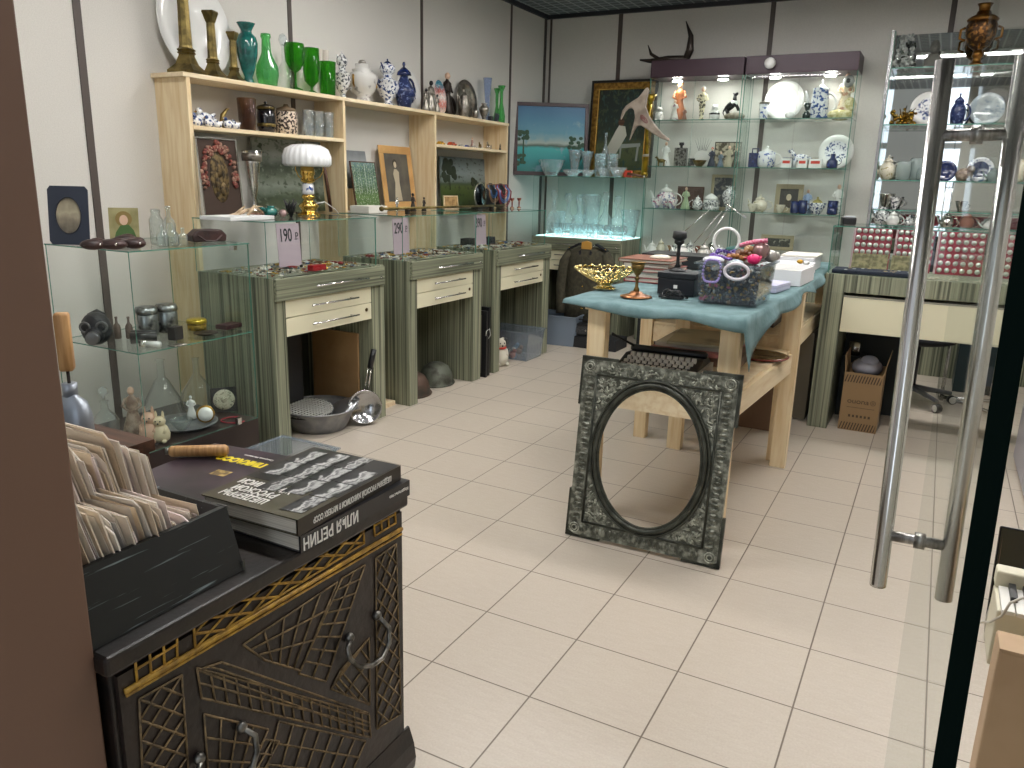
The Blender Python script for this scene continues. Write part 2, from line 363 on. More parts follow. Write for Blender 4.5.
glasscase(-2.19, CABX-.012, 2.19, 3.06, .931, 1.205, 'glass case on the counter, the one with the 290 price sign')
glasscase(-2.19, CABX-.012, 3.24, 4.17, .931, 1.205, 'glass case on the counter, the one with the 390 price sign')
# pine shelving on the left wall
SX0, SX1 = -2.45, -2.215
t = thing('pine_shelving', 'tall open shelving of pale pine boards against the wall', 'shelving', (0, 0, 0))
part('side_panel', MB().bb(SX0, SX1, 1.12, 1.145, 0, 1.885), pine, t, .002)
for y in (2.30, 3.33, 4.44): part('upright', MB().bb(SX0, SX1, y, y+.022, 0, 1.885), pine, t, .002)
part('top_board', MB().bb(SX0, SX1+.004, 1.10, 4.47, 1.8851, 1.907), pineh, t, .002)
part('shelf', MB().bb(SX0, SX1, 1.146, 2.299, 1.638, 1.658), pineh, t, .001)
part('shelf', MB().bb(SX0, SX1, 3.353, 4.439, 1.662, 1.682), pineh, t, .001)
for a, b in ((1.146, 2.299), (2.323, 3.329), (3.353, 4.439)): part('bottom_board', MB().bb(SX0, SX1, a, b, .02, .04), pineh, t)
part('floor_board', MB().bb(-2.2, -1.78, 2.0, 2.22, 0, .03), pinex, t)
# corner counter with the crystal case
def corner_counter():
    x0, x1, y0, y1 = -2.25, -1.335, 5.04, 5.6
    t = counter(0, x1-x0, 'striped green counter in the corner under the lit crystal case', 0, y1-y0, (x0, y0, 0), -PI/2)
    t.rotation_euler = (0, 0, -PI/2); t.location = (x0, y0, 0)
    return t
cc = corner_counter(); cc.rotation_euler = (0, 0, -PI/2)
# local +X must face -Y: width then runs along +X
c4 = glasscase(-1.335-.915, -1.337, 5.045, 5.6, .931, 1.485, 'tall glass case full of crystal decanters in the corner')
# tall vitrine on the left with dark plinth
vx0, vx1, vy0, vy1 = -2.225, -1.675, .32, .95
t = glasscase(vx0, vx1, vy0, vy1, .255, 1.112, 'tall glass vitrine on dark plinth at the left wall', 'glass_vitrine', None, (.43,), 'vitrine')
part('plinth', MB().bb(-.275, .275, -.315, .315, -.255, -.001), mat('wenge', '2A1E1A', .4), t, .003)
ch = part('lock', MB().box((.285, .18, .02), (.02, .025, .035)), chrome, t, .002)
part('hinge', MB().box((.24, .255, .835), (.03, .02, .02)), chrome, t)
# ================================================================ back showcases
purple = mat('aubergine_band', '3E2A35', .4)
clearg = glass('clear_glass', 'FBFEFD', 1.0)
def showcase(x0, x1, label, band0=2.335, top=2.475, yf=5.28, yb=5.6):
    t = thing('glass_showcase', label, 'showcase', ((x0+x1)/2, (yf+yb)/2, 0), group='tall lit showcases on the back wall')
    a, b = (x1-x0)/2, (yb-yf)/2; e = .006
    def pn(nm, q, g=clearg):
        m = MB().bb(*q); ds = (q[1]-q[0], q[3]-q[2], q[5]-q[4]); th = ds.index(min(ds))
        m.mi = [0 if (i in {0: (3, 5), 1: (2, 4), 2: (0, 1)}[th]) else 1 for i in range(6)]
        return part(nm, m, [g, gedge], t)
    part('base_cabinet', MB().bb(-a, a, -b, b, 0, .78), lamv, t, .003)
    part('light_band', MB().bb(-a, a, -b-.01, b, band0, top), purple, t, .004)
    pn('side_pane', (-a, -a+e, -b, b, .781, band0-.001)); pn('side_pane', (a-e, a, -b, b, .781, band0-.001))
    pn('front_pane', (-a+e+.001, -.002, -b, -b+e, .781, band0-.001)); pn('front_pane', (.002, a-e-.001, -b, -b+e, .781, band0-.001))
    for z in (1.222, 1.593, 1.985): pn('glass_shelf', (-a+e, a-e, -b+e+.002, b-.002, z-.006, z))
    for s in (-.5, .5):
        sp = part('spotlight', MB().lathe([(.045, 0), (.05, .004), (.05, .012), (0, .012)], 20, (a*s, -.02, band0-.013)), chrome, t)
        part('lens', MB().lathe([(0, 0), (.042, 0), (.042, .006), (0, .006)], 20, (a*s, -.02, band0-.02)), emit('spot_lens', 'FFFDF6', 45), sp)
    return t
showcase(-1.25, -.445, 'tall glass showcase under the horned dark band, next to the corner')
showcase(-.43, .44, 'tall glass showcase holding the big blue coffee pot and round plates')
tag(solo('smoke_detector', MB().lathe([(.9, 0), (1, .3), (.9, .8), (.5, 1), (0, 1)], 18, w=.045, h=.05), mat('white_plastic', 'D9D9D6', .4), '', ''), 'small white round sensor hanging on the dark band between showcases', 'sensor').location = tuple(sv(596, y=5.26, z=2.41))
bpy.data.objects['smoke_detector'].location.x = sv(770, y=5.25, z=2.4).x; bpy.data.objects['smoke_detector'].rotation_euler = (PI/2, 0, 0)
# mirrored showcase on the right
mirror = mat('mirror_glass', 'D5DAD8', .02, 1)
MY0, MYB, MX0, MX1 = 5.22, 5.585, .66, 2.25
t = thing('mirrored_showcase', 'tall mirror-backed glass showcase behind the coin counter', 'showcase', ((MX0+MX1)/2, (MY0+MYB)/2, 0))
a, b = (MX1-MX0)/2, (MYB-MY0)/2
part('base_cabinet', MB().bb(-a, a, -b, b, 0, .9), lamv, t, .003)
part('mirror_back', MB().bb(-a, a, b-.008, b, .901, 2.62), mirror, t)
for s in (-1, 1):
    part('corner_post', MB().bb(s*a-.011, s*a+.011, -b, -b+.022, .901, 2.60), chrome, t)
    mm = MB().bb(s*(a-.012)-.003, s*(a-.012)+.003, -b+.024, b-.01, .901, 2.6); mm.mi = [1, 1, 1, 0, 1, 0]; part('side_pane', mm, [clearg, gedge], t)
for z in (1.285, 1.512, 1.925, 2.335):
    mm = MB().bb(-a+.02, a-.02, -b+.002, b-.012, z-.008, z); mm.mi = [0, 0, 1, 1, 1, 1]; part('glass_shelf', mm, [clearg, gedge], t)
part('glass_shelf', (lambda q: (setattr(q, 'mi', [0, 0, 1, 1, 1, 1]), q)[1])(MB().bb(-a+.02, a-.02, -b+.002, b-.012, 1.142, 1.150)), [clearg, gedge], t)
MSH = (1.285, 1.512, 1.925, 2.335)
# right-hand coin counter
CX0, CY0 = .615, 3.24
t = thing('coin_counter', 'long striped green counter with a cream drawer on the right', 'counter', (CX0, CY0, 0))
part('side_panel', MB().bb(0, .115, 0, .55, 0, .84), lamv, t, .002)
part('apron', MB().bb(0, 2.2, 0, .55, .8401, .945), lamv, t, .002)
part('upright', MB().bb(2.08, 2.2, 0, .55, 0, .84), lamv, t, .002)
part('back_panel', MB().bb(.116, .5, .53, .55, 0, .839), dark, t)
dr = part('drawer', MB().bb(.118, 1.0, -.012, .4, .61, .815), cream, t, .002); part('drawer_lip', MB().bb(.118, 1.0, -.014, -.008, .8151, .825), mat('grey_strip', '8A887A', .5), dr)
dr = part('drawer', MB().bb(1.02, 2.05, -.012, .4, .61, .815), cream, t, .002); part('drawer_lip', MB().bb(1.02, 2.05, -.014, -.008, .8151, .825), mat('grey_strip', '8A887A', .5), dr)
c5 = glasscase(0, .5, 0, 2.18, 0, .275, 'long glass case of coin albums on the right counter')
for ch in list(c5.children): bpy.data.objects.remove(ch)
c5.location = (CX0+.01, CY0+.01, .946)
def pnx(nm, q, t=c5):
    m = MB().bb(*q); ds = (q[1]-q[0], q[3]-q[2], q[5]-q[4]); th = ds.index(min(ds))
    m.mi = [0 if (i in {0: (3, 5), 1: (2, 4), 2: (0, 1)}[th]) else 1 for i in range(6)]
    return part(nm, m, [pane, gedge], t)
pnx('front_pane', (0, 2.18, 0, .005, 0, .27)); pnx('side_pane', (0, .005, .006, .5, 0, .27)); pnx('side_pane', (2.175, 2.18, .006, .5, 0, .27)); pnx('top_pane', (0, 2.18, 0, .505, .2701, .2755))
# ================================================================ work table(s)
def leg(m, x, y, z1, wx=.085, wy=.055, z0=0): return m.bb(x-wx/2, x+wx/2, y-wy/2, y+wy/2, z0, z1)
TZ = .965
t = thing('work_table', 'raw pine table under the blue cloth, nearer the door', 'table', (.28, 1.8, 0))
LG = {'A': (-.30, -.53), 'B': (.25, -.53), 'C': (.313, .58), 'D': (-.245, .57)}
for k_, (x, y) in LG.items(): part('leg', leg(MB(), x, y, TZ-.047, .078), pine, t, .002)
def beam(m, a, b, z0, z1, th=.036):
    A = Vector((*LG[a], 0)); B = Vector((*LG[b], 0)); d = (B-A).normalized(); n = Vector((-d.y, d.x, 0))*th/2
    A = A+d*.04; B = B-d*.04; p = [A+n, A-n, B-n, B+n]; return m.prism([(q.x, q.y) for q in p], z1-z0, 'xy', z0)
for a_, b_ in ('AB', 'BC', 'CD', 'DA'): part('rail', beam(MB(), a_, b_, .515, .612), pineh, t)
part('lower_shelf', MB().prism([(LG[k_][0], LG[k_][1]) for k_ in 'ABCD'], .014, 'xy', .613), pinex, t)
part('table_board', MB().prism([(-.35, -.565), (.29, -.57), (.355, .62), (-.29, .61)], .03, 'xy', TZ-.046), pinex, t)
t = thing('work_table', 'raw pine table under the blue cloth, farther from the door', 'table', (.2, 3.25, 0))
for x, y in ((-.4, -.78), (.355, -.78), (.34, .58), (-.4, .58)): part('leg', leg(MB(), x, y, TZ-.047, .07), pine, t, .002)
for q in ((-.36, .32, -.80, -.764), (.34, .376, -.75, .55), (-.42, -.384, -.75, .55)): part('rail', MB().bb(*q, .575, .67), pineh, t)
part('lower_shelf', MB().bb(-.42, .37, -.79, .6, .671, .684), pinex, t)
part('table_board', MB().bb(-.44, .385, -.81, .65, TZ-.046, TZ-.016), pinex, t)
cloth = mat('blue_green_cloth', '6F8A8C', .9, c2='5A7679', s=14, lo=.35, hi=.65, bump=.5, bs=60)
def clothmesh():
    cm = MB(); nx, ny = 50, 64; vs = []; fs = []
    def pt(u, v):
        un = min(u/.92, 1); v2 = max(v, .04); hang = (.04-v)/.04 if v < .04 else 0
        y0 = 1.222-.045*un+.006*sin(7*un); y = y0+(v2-.04)/.96*(3.9-y0)
        xl = -.165-(.26*min(1, max(0, (y-2.35)/.25))); xr = .595+.035*min(1, max(0, (y-1.2)/1.1))-(max(0, y-2.5)*.035)
        x = xl+(xr-xl)*un; z = TZ-.010+.0022*sin(23*x+5*y)*sin(17*y)
        if hang > 0:
            y -= .010*hang; z -= hang*(.026+.010*sin(13*x)+.022*u)
        if u > .92:
            k = (u-.92)/.08; drop = .045+.02*sin(7*y+1)+.12*math.exp(-((y-1.27)/.22)**2)
            x += .020*k+.014*sin(13*y)*k; z -= k*drop; y += .03*k*(1 if y < 1.3 else 0)
        return (x, y, z)
    for j in range(ny+1):
        for i in range(nx+1): vs.append(pt(i/nx, j/ny))
    for j in range(ny):
        for i in range(nx): fs.append((j*(nx+1)+i, j*(nx+1)+i+1, (j+1)*(nx+1)+i+1, (j+1)*(nx+1)+i))
    return cm.add(vs, fs, True)
o = solo('tablecloth', clothmesh(), cloth, 'blue-green velvety cloth spread over the pine tables', 'cloth')
md = o.modifiers.new('thickness', 'SOLIDIFY'); md.thickness = .003
# ================================================================ embossed metal frame leaning on the table
pewter = mat('embossed_pewter', '56584E', .40, .5, c2='A3A598', s=34, lo=.45, hi=.68, bump=1.0, bs=110, det=5)  # paler noise patches put the relief's highlights into the colour
pewterd = mat('dark_pewter', '34362F', .4, .5, c2='4A4C43', s=20, bump=.3, bs=60)
FW, FH = .640, .752
import math as _m
tilt = math.radians(8)
t = thing('ornate_mirror_frame', 'embossed dark metal frame with round opening leaning on the table', 'frame', (.295, 1.03, .004), rot=(-tilt+.0, 0, math.radians(1.5)))
def ring_panel(m, y0, y1, cx, cz, ra, rb, hw, hh, n=64, z0=0):
    """Square plate with oval hole, closed, from front y0 to back y1."""
    vs = []; fs = []
    for y in (y0, y1):
        for i in range(n):
            a = 2*PI*i/n; vs.append((cx+ra*cos(a), y, cz+rb*sin(a)))
        for i in range(n):
            a = 2*PI*i/n; c, s = cos(a), sin(a); k = min(hw/abs(c) if abs(c) > 1e-6 else 9, hh/abs(s) if abs(s) > 1e-6 else 9); vs.append((cx+k*c, y, cz+k*s))
    for i in range(n):
        j = (i+1) % n
        fs += [(i, j, n+j, n+i), (2*n+i, 3*n+i, 3*n+j, 2*n+j), (i, 2*n+i, 2*n+j, j), (n+i, n+j, 3*n+j, 3*n+i)]
    return m.add(vs, fs)
cz = FH/2
part('plate', ring_panel(MB(), 0, .02, 0, cz, .212, .282, FW/2-.012, FH/2-.012, 96), pewter, t)
for sx in (-1, 1):
    for sz in (0, 1):
        zz = (.0, .20) if sz == 0 else (FH-.20, FH); em = MB().bb(sx*FW/2-(sx > 0)*.022, sx*FW/2+(sx < 0)*.022, .004, .026, *zz)
        xx = sorted((sx*FW/2, sx*(FW/2-.15))); z2 = (0, .022) if sz == 0 else (FH-.022, FH); em.bb(xx[0], xx[1], .004, .0259, *z2)
        part('corner_plate', em, pewterd, t, .002)
rm = MB()
for (q, r_) in ((0.0, .011), (.017, .006), (-.014, .005)):
    pts = [((.222+q)*cos(2*PI*i/64), -.006, cz+(.292+q)*sin(2*PI*i/64)) for i in range(64)]; rm.tube(pts, r_, 8, closed=True)
part('oval_moulding', rm, pewterd, t)
for x0, x1 in ((-FW/2+.065, -FW/2+.07), (FW/2-.07, FW/2-.065)): pass
bm_ = MB()
for sx in (-1, 1): bm_.tube([(sx*(FW/2-.072), -.003, .07), (sx*(FW/2-.072), -.003, FH-.07)], .005, 6)
for zz in (.07, FH-.07): bm_.tube([(-FW/2+.072, -.003, zz), (FW/2-.072, -.003, zz)], .005, 6)
part('inner_bead', bm_, pewterd, t)
gm = MB()
for sx in (-1, 1):
    for i in range(30): gm.sph((sx*(FW/2-.045), -.001, .08+i*.0209), (.017, .006, .0068), 8, 5)
for i in range(24):
    for zz in (.042,): gm.sph((-FW/2+.07+i*.0208, -.001, zz), (.007, .006, .016), 8, 5)
part('gadroon_border', gm, pewter, t)
rr = random.Random(3); relm = mat('relief_pewter', '7E8074', .35, .6, c2='B4B6A8', s=60)
for sx in (-1, 1):
    for sz in (-1, 1):
        lm = MB()
        for i in range(60):
            while True:
                x = rr.uniform(.09, FW/2-.085); z = rr.uniform(.11, FH/2-.083)
                if (x/.25)**2+(z/.318)**2 > 1.02: break
            an = rr.uniform(0, PI); l = rr.uniform(.007, .013)
            lm.at((sx*x, 0, cz+sz*z), (0, an, 0)).sph((0, -.001, 0), (l, .006, l*.35), 8, 5)
        lm.at(); part('leaf_relief', lm, relm, t)
        lm = MB()
        for r_ in (.02, .011): lm.tube([(sx*(FW/2-.04)+r_*cos(a*PI/6), -.004, cz+sz*(FH/2-.04)+r_*sin(a*PI/6)) for a in range(12)], .003, 6, closed=True)
        part('corner_rosette', lm, relm, t)
sm_ = MB()
for i in range(90):
    x = rr.uniform(-FW/2+.08, FW/2-.08); sm_.at((x, 0, FH-.045+rr.uniform(-.018, .018)), (0, rr.uniform(0, PI), 0)).sph((0, -.001, 0), (rr.uniform(.006, .012), .006, .0035), 7, 4)
sm_.at(); part('scroll_relief', sm_, relm, t)
# ================================================================ carved chest
chestm = mat('carved_dark_wood', '2A201B', .42, c2='17110F', s=9, lo=.35, hi=.65, bump=.35, bs=50)
chestd = mat('chest_black', '171412', .35, c2='241C18', s=14, bump=.15, bs=80)
gold = mat('yellow_line', 'B98F35', .5, c2='8E6A28', s=60)
goldd = mat('dull_line', '7C6644', .6, c2='57472F', s=60)
CHX = .188
t = thing('carved_chest', 'black carved chest with yellow lattice lines and ring handles', 'chest', (CHX, -1.13, 0))
# local: front at x=0 facing +X, width along Y 0..0.73
part('body', MB().bb(-.52, -.004, 0, .73, .0, .70), chestd, t, .004)
part('front_board', MB().bb(-.004, .004, .008, .722, .10, .69), chestm, t)
part('lid', MB().bb(-.53, .012, -.012, .738, .70, .733), chestd, t, .006)
part('base_moulding', MB().prism([(0, .0), (.022, .0), (.026, .03), (.02, .07), (.006, .11), (0, .11)], .752, 'xz', -.011), chestd, t)
def face(u, v):
    p = ray(60+u/2.768, 500+v/2.768, x=CHX); return Vector((0.006, p.y+1.13, p.z))
def lattice(q, nu, nv, kind='grid', mm=None, r=.0022):
    A, B, C_, D = [face(*w) for w in q]
    f = lambda a, b: (A*(1-a)+B*a)*(1-b)+(D*(1-a)+C_*a)*b
    if kind in ('grid', 'both'):
        for i in range(nu+1): mm.tube([f(i/nu, 0), f(i/nu, 1)], r, 4)
        for j in range(nv+1): mm.tube([f(0, j/nv), f(1, j/nv)], r, 4)
    else:
        for (a, b, c, d) in ((0, 0, 1, 0), (1, 0, 1, 1), (1, 1, 0, 1), (0, 1, 0, 0)): mm.tube([f(a, b), f(c, d)], r, 4)
        for i in range(-nv, nu+1):
            for s in (1, -1):
                seg = []
                for k_ in range(nv*8+1):
                    b = k_/(nv*8); a = (i+b*nv)/nu if s > 0 else (i+nv-b*nv)/nu
                    if -1e-6 <= a <= 1+1e-6: seg.append(f(a, b))
                if len(seg) > 1: mm.tube([seg[0], seg[-1]], r, 4)
g1 = MB()
lattice(((200, 430), (316, 360), (318, 432), (207, 502)), 3, 2, 'grid', g1, .0025)
lattice(((362, 328), (833, 52), (836, 118), (368, 408)), 7, 2, 'dia', g1, .0027)
lattice(((862, 42), (920, 12), (924, 62), (865, 98)), 3, 2, 'grid', g1, .0025)
g1.tube([face(172, 528), face(940, 78)], .005, 6); g1.tube([face(176, 540), face(940, 92)], .0025, 6)
part('upper_lattice', g1, gold, t)
g2 = MB()
lattice(((212, 548), (330, 482), (350, 760), (225, 830)), 2, 5, 'dia', g2)
lattice(((868, 160), (925, 120), (938, 590), (872, 632)), 2, 9, 'dia', g2)
lattice(((376, 468), (440, 446), (850, 588), (852, 640)), 2, 1, 'grid', g2)
lattice(((372, 462), (850, 592), (855, 655), (386, 545)), 17, 2, 'grid', g2)
lattice(((500, 398), (762, 225), (660, 470), (560, 440)), 5, 3, 'grid', g2)
lattice(((775, 215), (838, 178), (730, 500), (655, 478)), 2, 8, 'grid', g2)
lattice(((600, 610), (840, 665), (760, 850), (540, 850)), 7, 4, 'grid', g2)
lattice(((392, 590), (570, 632), (490, 820), (410, 840)), 4, 4, 'grid', g2)
lattice(((770, 470), (850, 380), (852, 565), (745, 520)), 3, 3, 'dia', g2)
lattice(((560, 120+540), (600, 665), (480, 900), (430, 900)), 2, 6, 'grid', g2)
part('lower_lattice', g2, goldd, t)
iron = mat('worn_iron', '8C8A84', .35, .9, c2='4A4844', s=30)
def bail(ps):
    pts = [face(*q) for q in ps]; n = len(pts); m_ = MB()
    out = [p+Vector((.008+.022*sin(PI*i/(n-1)), 0, 0)) for i, p in enumerate(pts)]
    m_.tube(out, [.0045]+[.0058]*(n-2)+[.0045], 8)
    for p in (pts[0], pts[-1]): m_.sph(p+Vector((.004, 0, .002)), (.010, .011, .011), 8, 6)
    return m_
h_ = part('ring_handle', bail([(868, 318), (888, 345), (882, 385), (858, 425), (825, 446), (795, 448), (773, 430), (772, 402), (792, 380)]), iron, t)
h_ = part('ring_handle', bail([(492, 625), (515, 640), (512, 680), (495, 720), (460, 760), (420, 790), (375, 795), (350, 760), (375, 712)]), iron, t)
# ================================================================ black box of postcards on the chest
scr = mat('scratched_black', '121516', .35, c2='7E8A8C', sc=(30, 1.5, 40), s=4, lo=.63, hi=.72, det=6)
BX1, BY0, BY1, BZ = .165, -1.20, -.845, .734
t = thing('card_box', 'scratched black open box full of old cards on the chest', 'box', (BX1, BY0, BZ))
wl = BY1-BY0; dd = .30; hz = .115
def wallp(m, p, q, th=.008, lean=.0): return m
part('front_wall', MB().prism([(0, 0), (-.010, 0), (-.045, hz), (-.035, hz)], wl, 'xz', 0), scr, t)
part('back_wall', MB().bb(-dd-.01, -dd, 0, wl, 0, hz), scr, t)
part('end_wall', MB().prism([(-.012, 0), (-dd, 0), (-dd, hz), (-.047, hz)], .008, 'xz', wl-.008), scr, t)
part('end_wall', MB().prism([(-.012, 0), (-dd, 0), (-dd, hz), (-.047, hz)], .008, 'xz', 0), scr, t)
part('bottom', MB().bb(-dd+.001, -.012, .009, wl-.009, 0, .006), scr, t)
part('metal_corner', MB().prism([(.001, 0), (.001, .022), (-.012, .0)], .004, 'xz', wl-.003).prism([(-.033, hz+.001), (-.04, hz-.03), (-.06, hz+.001)], .003, 'xz', wl-.002), mat('dull_tin', '6A6A62', .5, .7), t)
cards = ['ECE2D6', 'E4D8C6', 'DCCBB2', 'F0EAE0', 'DCD2C2', 'E8E2D8', 'D2C8BA', 'E0DCD6', 'E2D4D0', 'E8DAC2']
rr = random.Random(11)
papers = [mat('old_paper_%d' % i, c_, .8, c2='DCCDB8', s=8, lo=.55, hi=.8) for i, c_ in enumerate(cards)]
for row, (x0, wd) in enumerate(((-.292, .138), (-.165, .115))):
    y = BY0+.018; ii = 0
    while y < BY1-.025:
        f = (y-BY0)/(BY1-BY0)
        h = (.395 if row == 0 else .285)-.16*f+rr.uniform(-.03, .02)+.018*sin(y*60+row*2); w = wd+rr.uniform(-.012, .0); ci = rr.randrange(len(cards))
        th = rr.choice((.0008, .0012, .0025)); lean = math.radians(19-9*f)
        mm = MB().bb(0, w, 0, th, 0, h*.86)
        if rr.random() < .3: mm = MB().prism([(0, 0), (w, 0), (w, h*.80), (w*.88, h*.86), (0, h*.86)], th)
        solo('postcard', mm, papers[ci], 'old postcard or envelope filed upright in the black box on the chest', 'postcard', (BX1+x0+rr.uniform(0, .012), y, BZ+.0075), rot=(lean, rr.uniform(-.05, .05), rr.uniform(-.04, .10)), group='old cards filed in the black box')
        y += th+rr.uniform(.0022, .0040); ii += 1
# ================================================================ books on the chest
pagesm = mat('page_block', 'D8D2C4', .8, c2='B8B0A2', sc=(1, 1, 160), s=2)
def bookflat(label, p, rz, W, L, Hh, cover, spine, group=None, name='book'):
    """Lying book: spine on +X side; W along X, L along Y (from near end), top face z=Hh."""
    t = thing(name, label, 'book', p, rz, group)
    c = MB().bb(-W, 0, 0, L, 0, .0025).bb(-W, 0, 0, L, Hh-.0025, Hh); part('cover', c, cover, t)
    part('pages', MB().bb(-W+.004, -.004, .004, L-.004, .0026, Hh-.0026), pagesm, t)
    part('spine', MB().bb(-.0035, .001, 0, L, 0.0001, Hh-.0001), spine, t)
    return t
bkcov = mat('black_cover', '17161A', .28, coat=.3); olive = mat('olive_cover', '4A4532', .3, c2='3A3526', s=5, coat=.3)
ink = mat('white_ink', 'E6E4DE', .5)
b1 = bookflat('thick black art book with white spine title, bottom of the pair', (.205, -.745, .7335), -.02, .215, .34, .036, bkcov, bkcov, 'art books on the chest')
text('ИЛЬЯ РЕПИН', .034, ink, b1, 'spine_title', basis((.0018, .085, .018), (0, -1, 0), (0, 0, -1)), squeeze=.72, bold=.0006)
text('Издательство', .010, ink, b1, 'spine_note', basis((.0018, .30, .02), (0, -1, 0), (0, 0, -1)))
b2 = bookflat('olive and black art book covered with portrait strips, top of the pair', (.205, -.75, .7700), .03, .245, .335, .034, olive, mat('brown_spine', '2B241C', .3), 'art books on the chest')
text('ШЕДЕВРЫ РУССКОЙ ЖИВОПИСИ В МУЗЕЯХ СССР', .0165, ink, b2, 'spine_title', basis((.0018, .17, .017), (0, -1, 0), (0, 0, -1)), squeeze=.62, bold=.0003)
for i, w in enumerate(('ШЕДЕВРЫ', 'РУССКОЙ', 'ЖИВОПИСИ')):
    text(w, .032, ink, b2, 'cover_title', basis((-.165, .035+i*.031, .0343), (-1, 0, 0), (0, -1, 0)), squeeze=.72, bold=.0006)
part('black_panel', MB().bb(-.243, -.002, .12, .333, .0341, .0345), bkcov, b2)
rr = random.Random(5)
for i in range(4):
    for j in range(3):
        x0 = -.235+i*.058; y0 = .065+.03*i*0+j*.082+(i*.012 if i < 3 else -.045); x1, y1 = x0+.05, y0+.078
        if i == 0 and j == 0: continue
        pm_ = picture('portrait_strip_%d' % ((i*3+j) % 5), [(0, '17171A'), (.35, '3A3A3C'), (.5, 'C9C9C6'), (.62, '5B5B5D'), (.8, 'B9B9B6'), (1, '202022')], 1.1, 2.2+.5*((i*3+j) % 5), .3, axis=0)
        pp = part('portrait_picture', MB().prism([(x0, y0), (x1, y0+.006), (x1, min(y1+.006, .332)), (x0, min(y1, .332))], .0005, 'xy', .0346), pm_, b2)
b3 = bookflat('dark art book with yellow lettering behind the portrait book', (-.055, -.735, .7335), .12, .235, .29, .045, mat('dark_violet_cover', '1F1B22', .3, c2='3D2F3A', s=9), bkcov)
text('ПИКАССО', .034, mat('yellow_ink', 'E8D32A', .5), b3, 'cover_title', basis((-.09, .215, .0453), (-1, .05, 0), (-.05, -1, 0)), squeeze=.8, bold=.002)
text('Графика Испании', .010, ink, b3, 'cover_note', basis((-.07, .25, .0453), (-1, .05, 0), (-.05, -1, 0)))
part('cover_stamp', MB().bb(-.10, -.06, .12, .15, .0451, .0456), mat('stamp_gold', 'B79A55', .5, c2='6A5530', s=60), b3)
rol = thing('wooden_tool', 'pale round wooden tool handle lying behind the books on the chest', 'tool', (-.272, -.56, .793), -.95)
part('body', MB().tube([(0, -.07, 0), (0, -.065, 0), (0, .055, 0), (0, .062, 0)], [.009, .013, .014, .009], 14), mat('handle_wood', 'C89C66', .5, c2='B08250', sc=(1, 12, 1), s=10), rol)
part('ferrule', MB().tube([(0, -.078, 0), (0, -.070, 0)], .008, 12), mat('dull_tin'), rol)

# ================================================================ factories for wares
whitep = mat('white_porcelain', 'E6E6E2', .18, coat=.4)
bluew = mat('blue_white_porcelain', 'E2E4E6', .2, c2='2C4478', s=60, lo=.52, hi=.58, coat=.4)
blueflw = mat('blue_flower_porcelain', 'E4E6E8', .2, c2='3C5AA0', s=38, lo=.56, hi=.62, coat=.4)
pinkflw = mat('pink_flower_porcelain', 'E6E2E0', .2, c2='A8507A', s=32, lo=.55, hi=.62, coat=.4, c3='8A8FA6', s3=40)
greyflw = mat('grey_pattern_porcelain', 'DADAD8', .22, c2='50545C', s=70, lo=.5, hi=.58, coat=.4)
cobalt = mat('cobalt_glaze', '16234E', .15, coat=.6, c2='2C3F7A', s=40, lo=.55, hi=.7)
cream_p = mat('cream_porcelain', 'DCD6C2', .2, coat=.4, c2='A99E72', s=45, lo=.58, hi=.64)
brass = mat('brass', 'B08A3E', .3, 1, c2='8A6A2E', s=25)
obrass = mat('old_brass', '8C7A4A', .42, .85, c2='5E5230', s=18)
polbrass = mat('polished_brass', 'E0B860', .16, 1)
pewt = mat('pewter', 'A39E94', .3, .9, c2='77726A', s=30)
silver = mat('silver', 'CFCDC8', .2, 1)
alu = mat('dull_aluminium', '9C9D9C', .45, .8, c2='85868A', s=12)
blackm = mat('black_paint', '17181A', .4)
darkm = mat('dark_bronze', '2E2621', .4, .5)
crystal = glass('cut_crystal', 'FAFDFE', 1, .05, haze=.13, hazec='E6F2F6', facet=45, edge=1.3)
clearb = glass('bottle_glass', 'F8FBFA', 1, .03, haze=.05, edge=.9)
greeng = glass('green_glass', '8ED050', .8, .03, haze=.12, hazec='5EC040', edge=.4)
darkgreeng = glass('dark_green_glass', '6EBE48', .8, .03, haze=.16, hazec='48A83A', edge=.3)
limeg = glass('bottle_green_glass', '98DC98', .8, .03, haze=.3, hazec='78D088', edge=.4)
bluegl = glass('pale_blue_glass', 'D4DEF2', .8, .03, haze=.25, hazec='B4C4E4', edge=.5)
smoke = glass('smoky_brown_glass', 'C8B0A0', .8, .05, haze=.08, hazec='8A6A5A', edge=.6)
clearplast = glass('clear_plastic', 'EAF0F5', .9, .12, haze=.14, hazec='D6DEE6', edge=.45)
teal = mat('teal_enamel', '1F6E66', .2, coat=.5, c2='154C48', s=20)
skinm = mat('painted_face', 'D8B49A', .4)
red = mat('red_paint', 'A02028', .4)
woodbrown = mat('brown_wood', '5A3A28', .45, c2='3E2618', sc=(1, 10, 10), s=6)
gilt = mat('gilt_frame', 'A8813E', .38, .7, c2='7A5A28', s=30)
VASE = [(.45, 0), (.5, .04), (.35, .12), (.75, .35), (1, .6), (.9, .75), (.45, .88), (.5, .94), (.7, 1)]
BOTTLE = [(.85, 0), (1, .04), (1, .5), (.8, .62), (.35, .72), (.3, .9), (.4, .92), (.4, 1)]
GOBLET = [(.75, 0), (.7, .03), (.12, .08), (.10, .38), (.55, .46), (.9, .62), (1, .85), (.95, 1)]
TUMBLER = [(.8, 0), (.85, .03), (1, 1)]
CANDLE = [(1, 0), (1, .04), (.75, .09), (.45, .22), (.36, .26), (.42, .28), (.36, .31), (.3, .5), (.27, .82), (.34, .86), (.5, .93), (.62, .96), (.6, 1)]
JAR = [(.7, 0), (.9, .08), (1, .5), (.9, .85), (.8, .9)]
BOWL = [(.4, 0), (.45, .08), (.75, .45), (1, .95), (1, 1)]
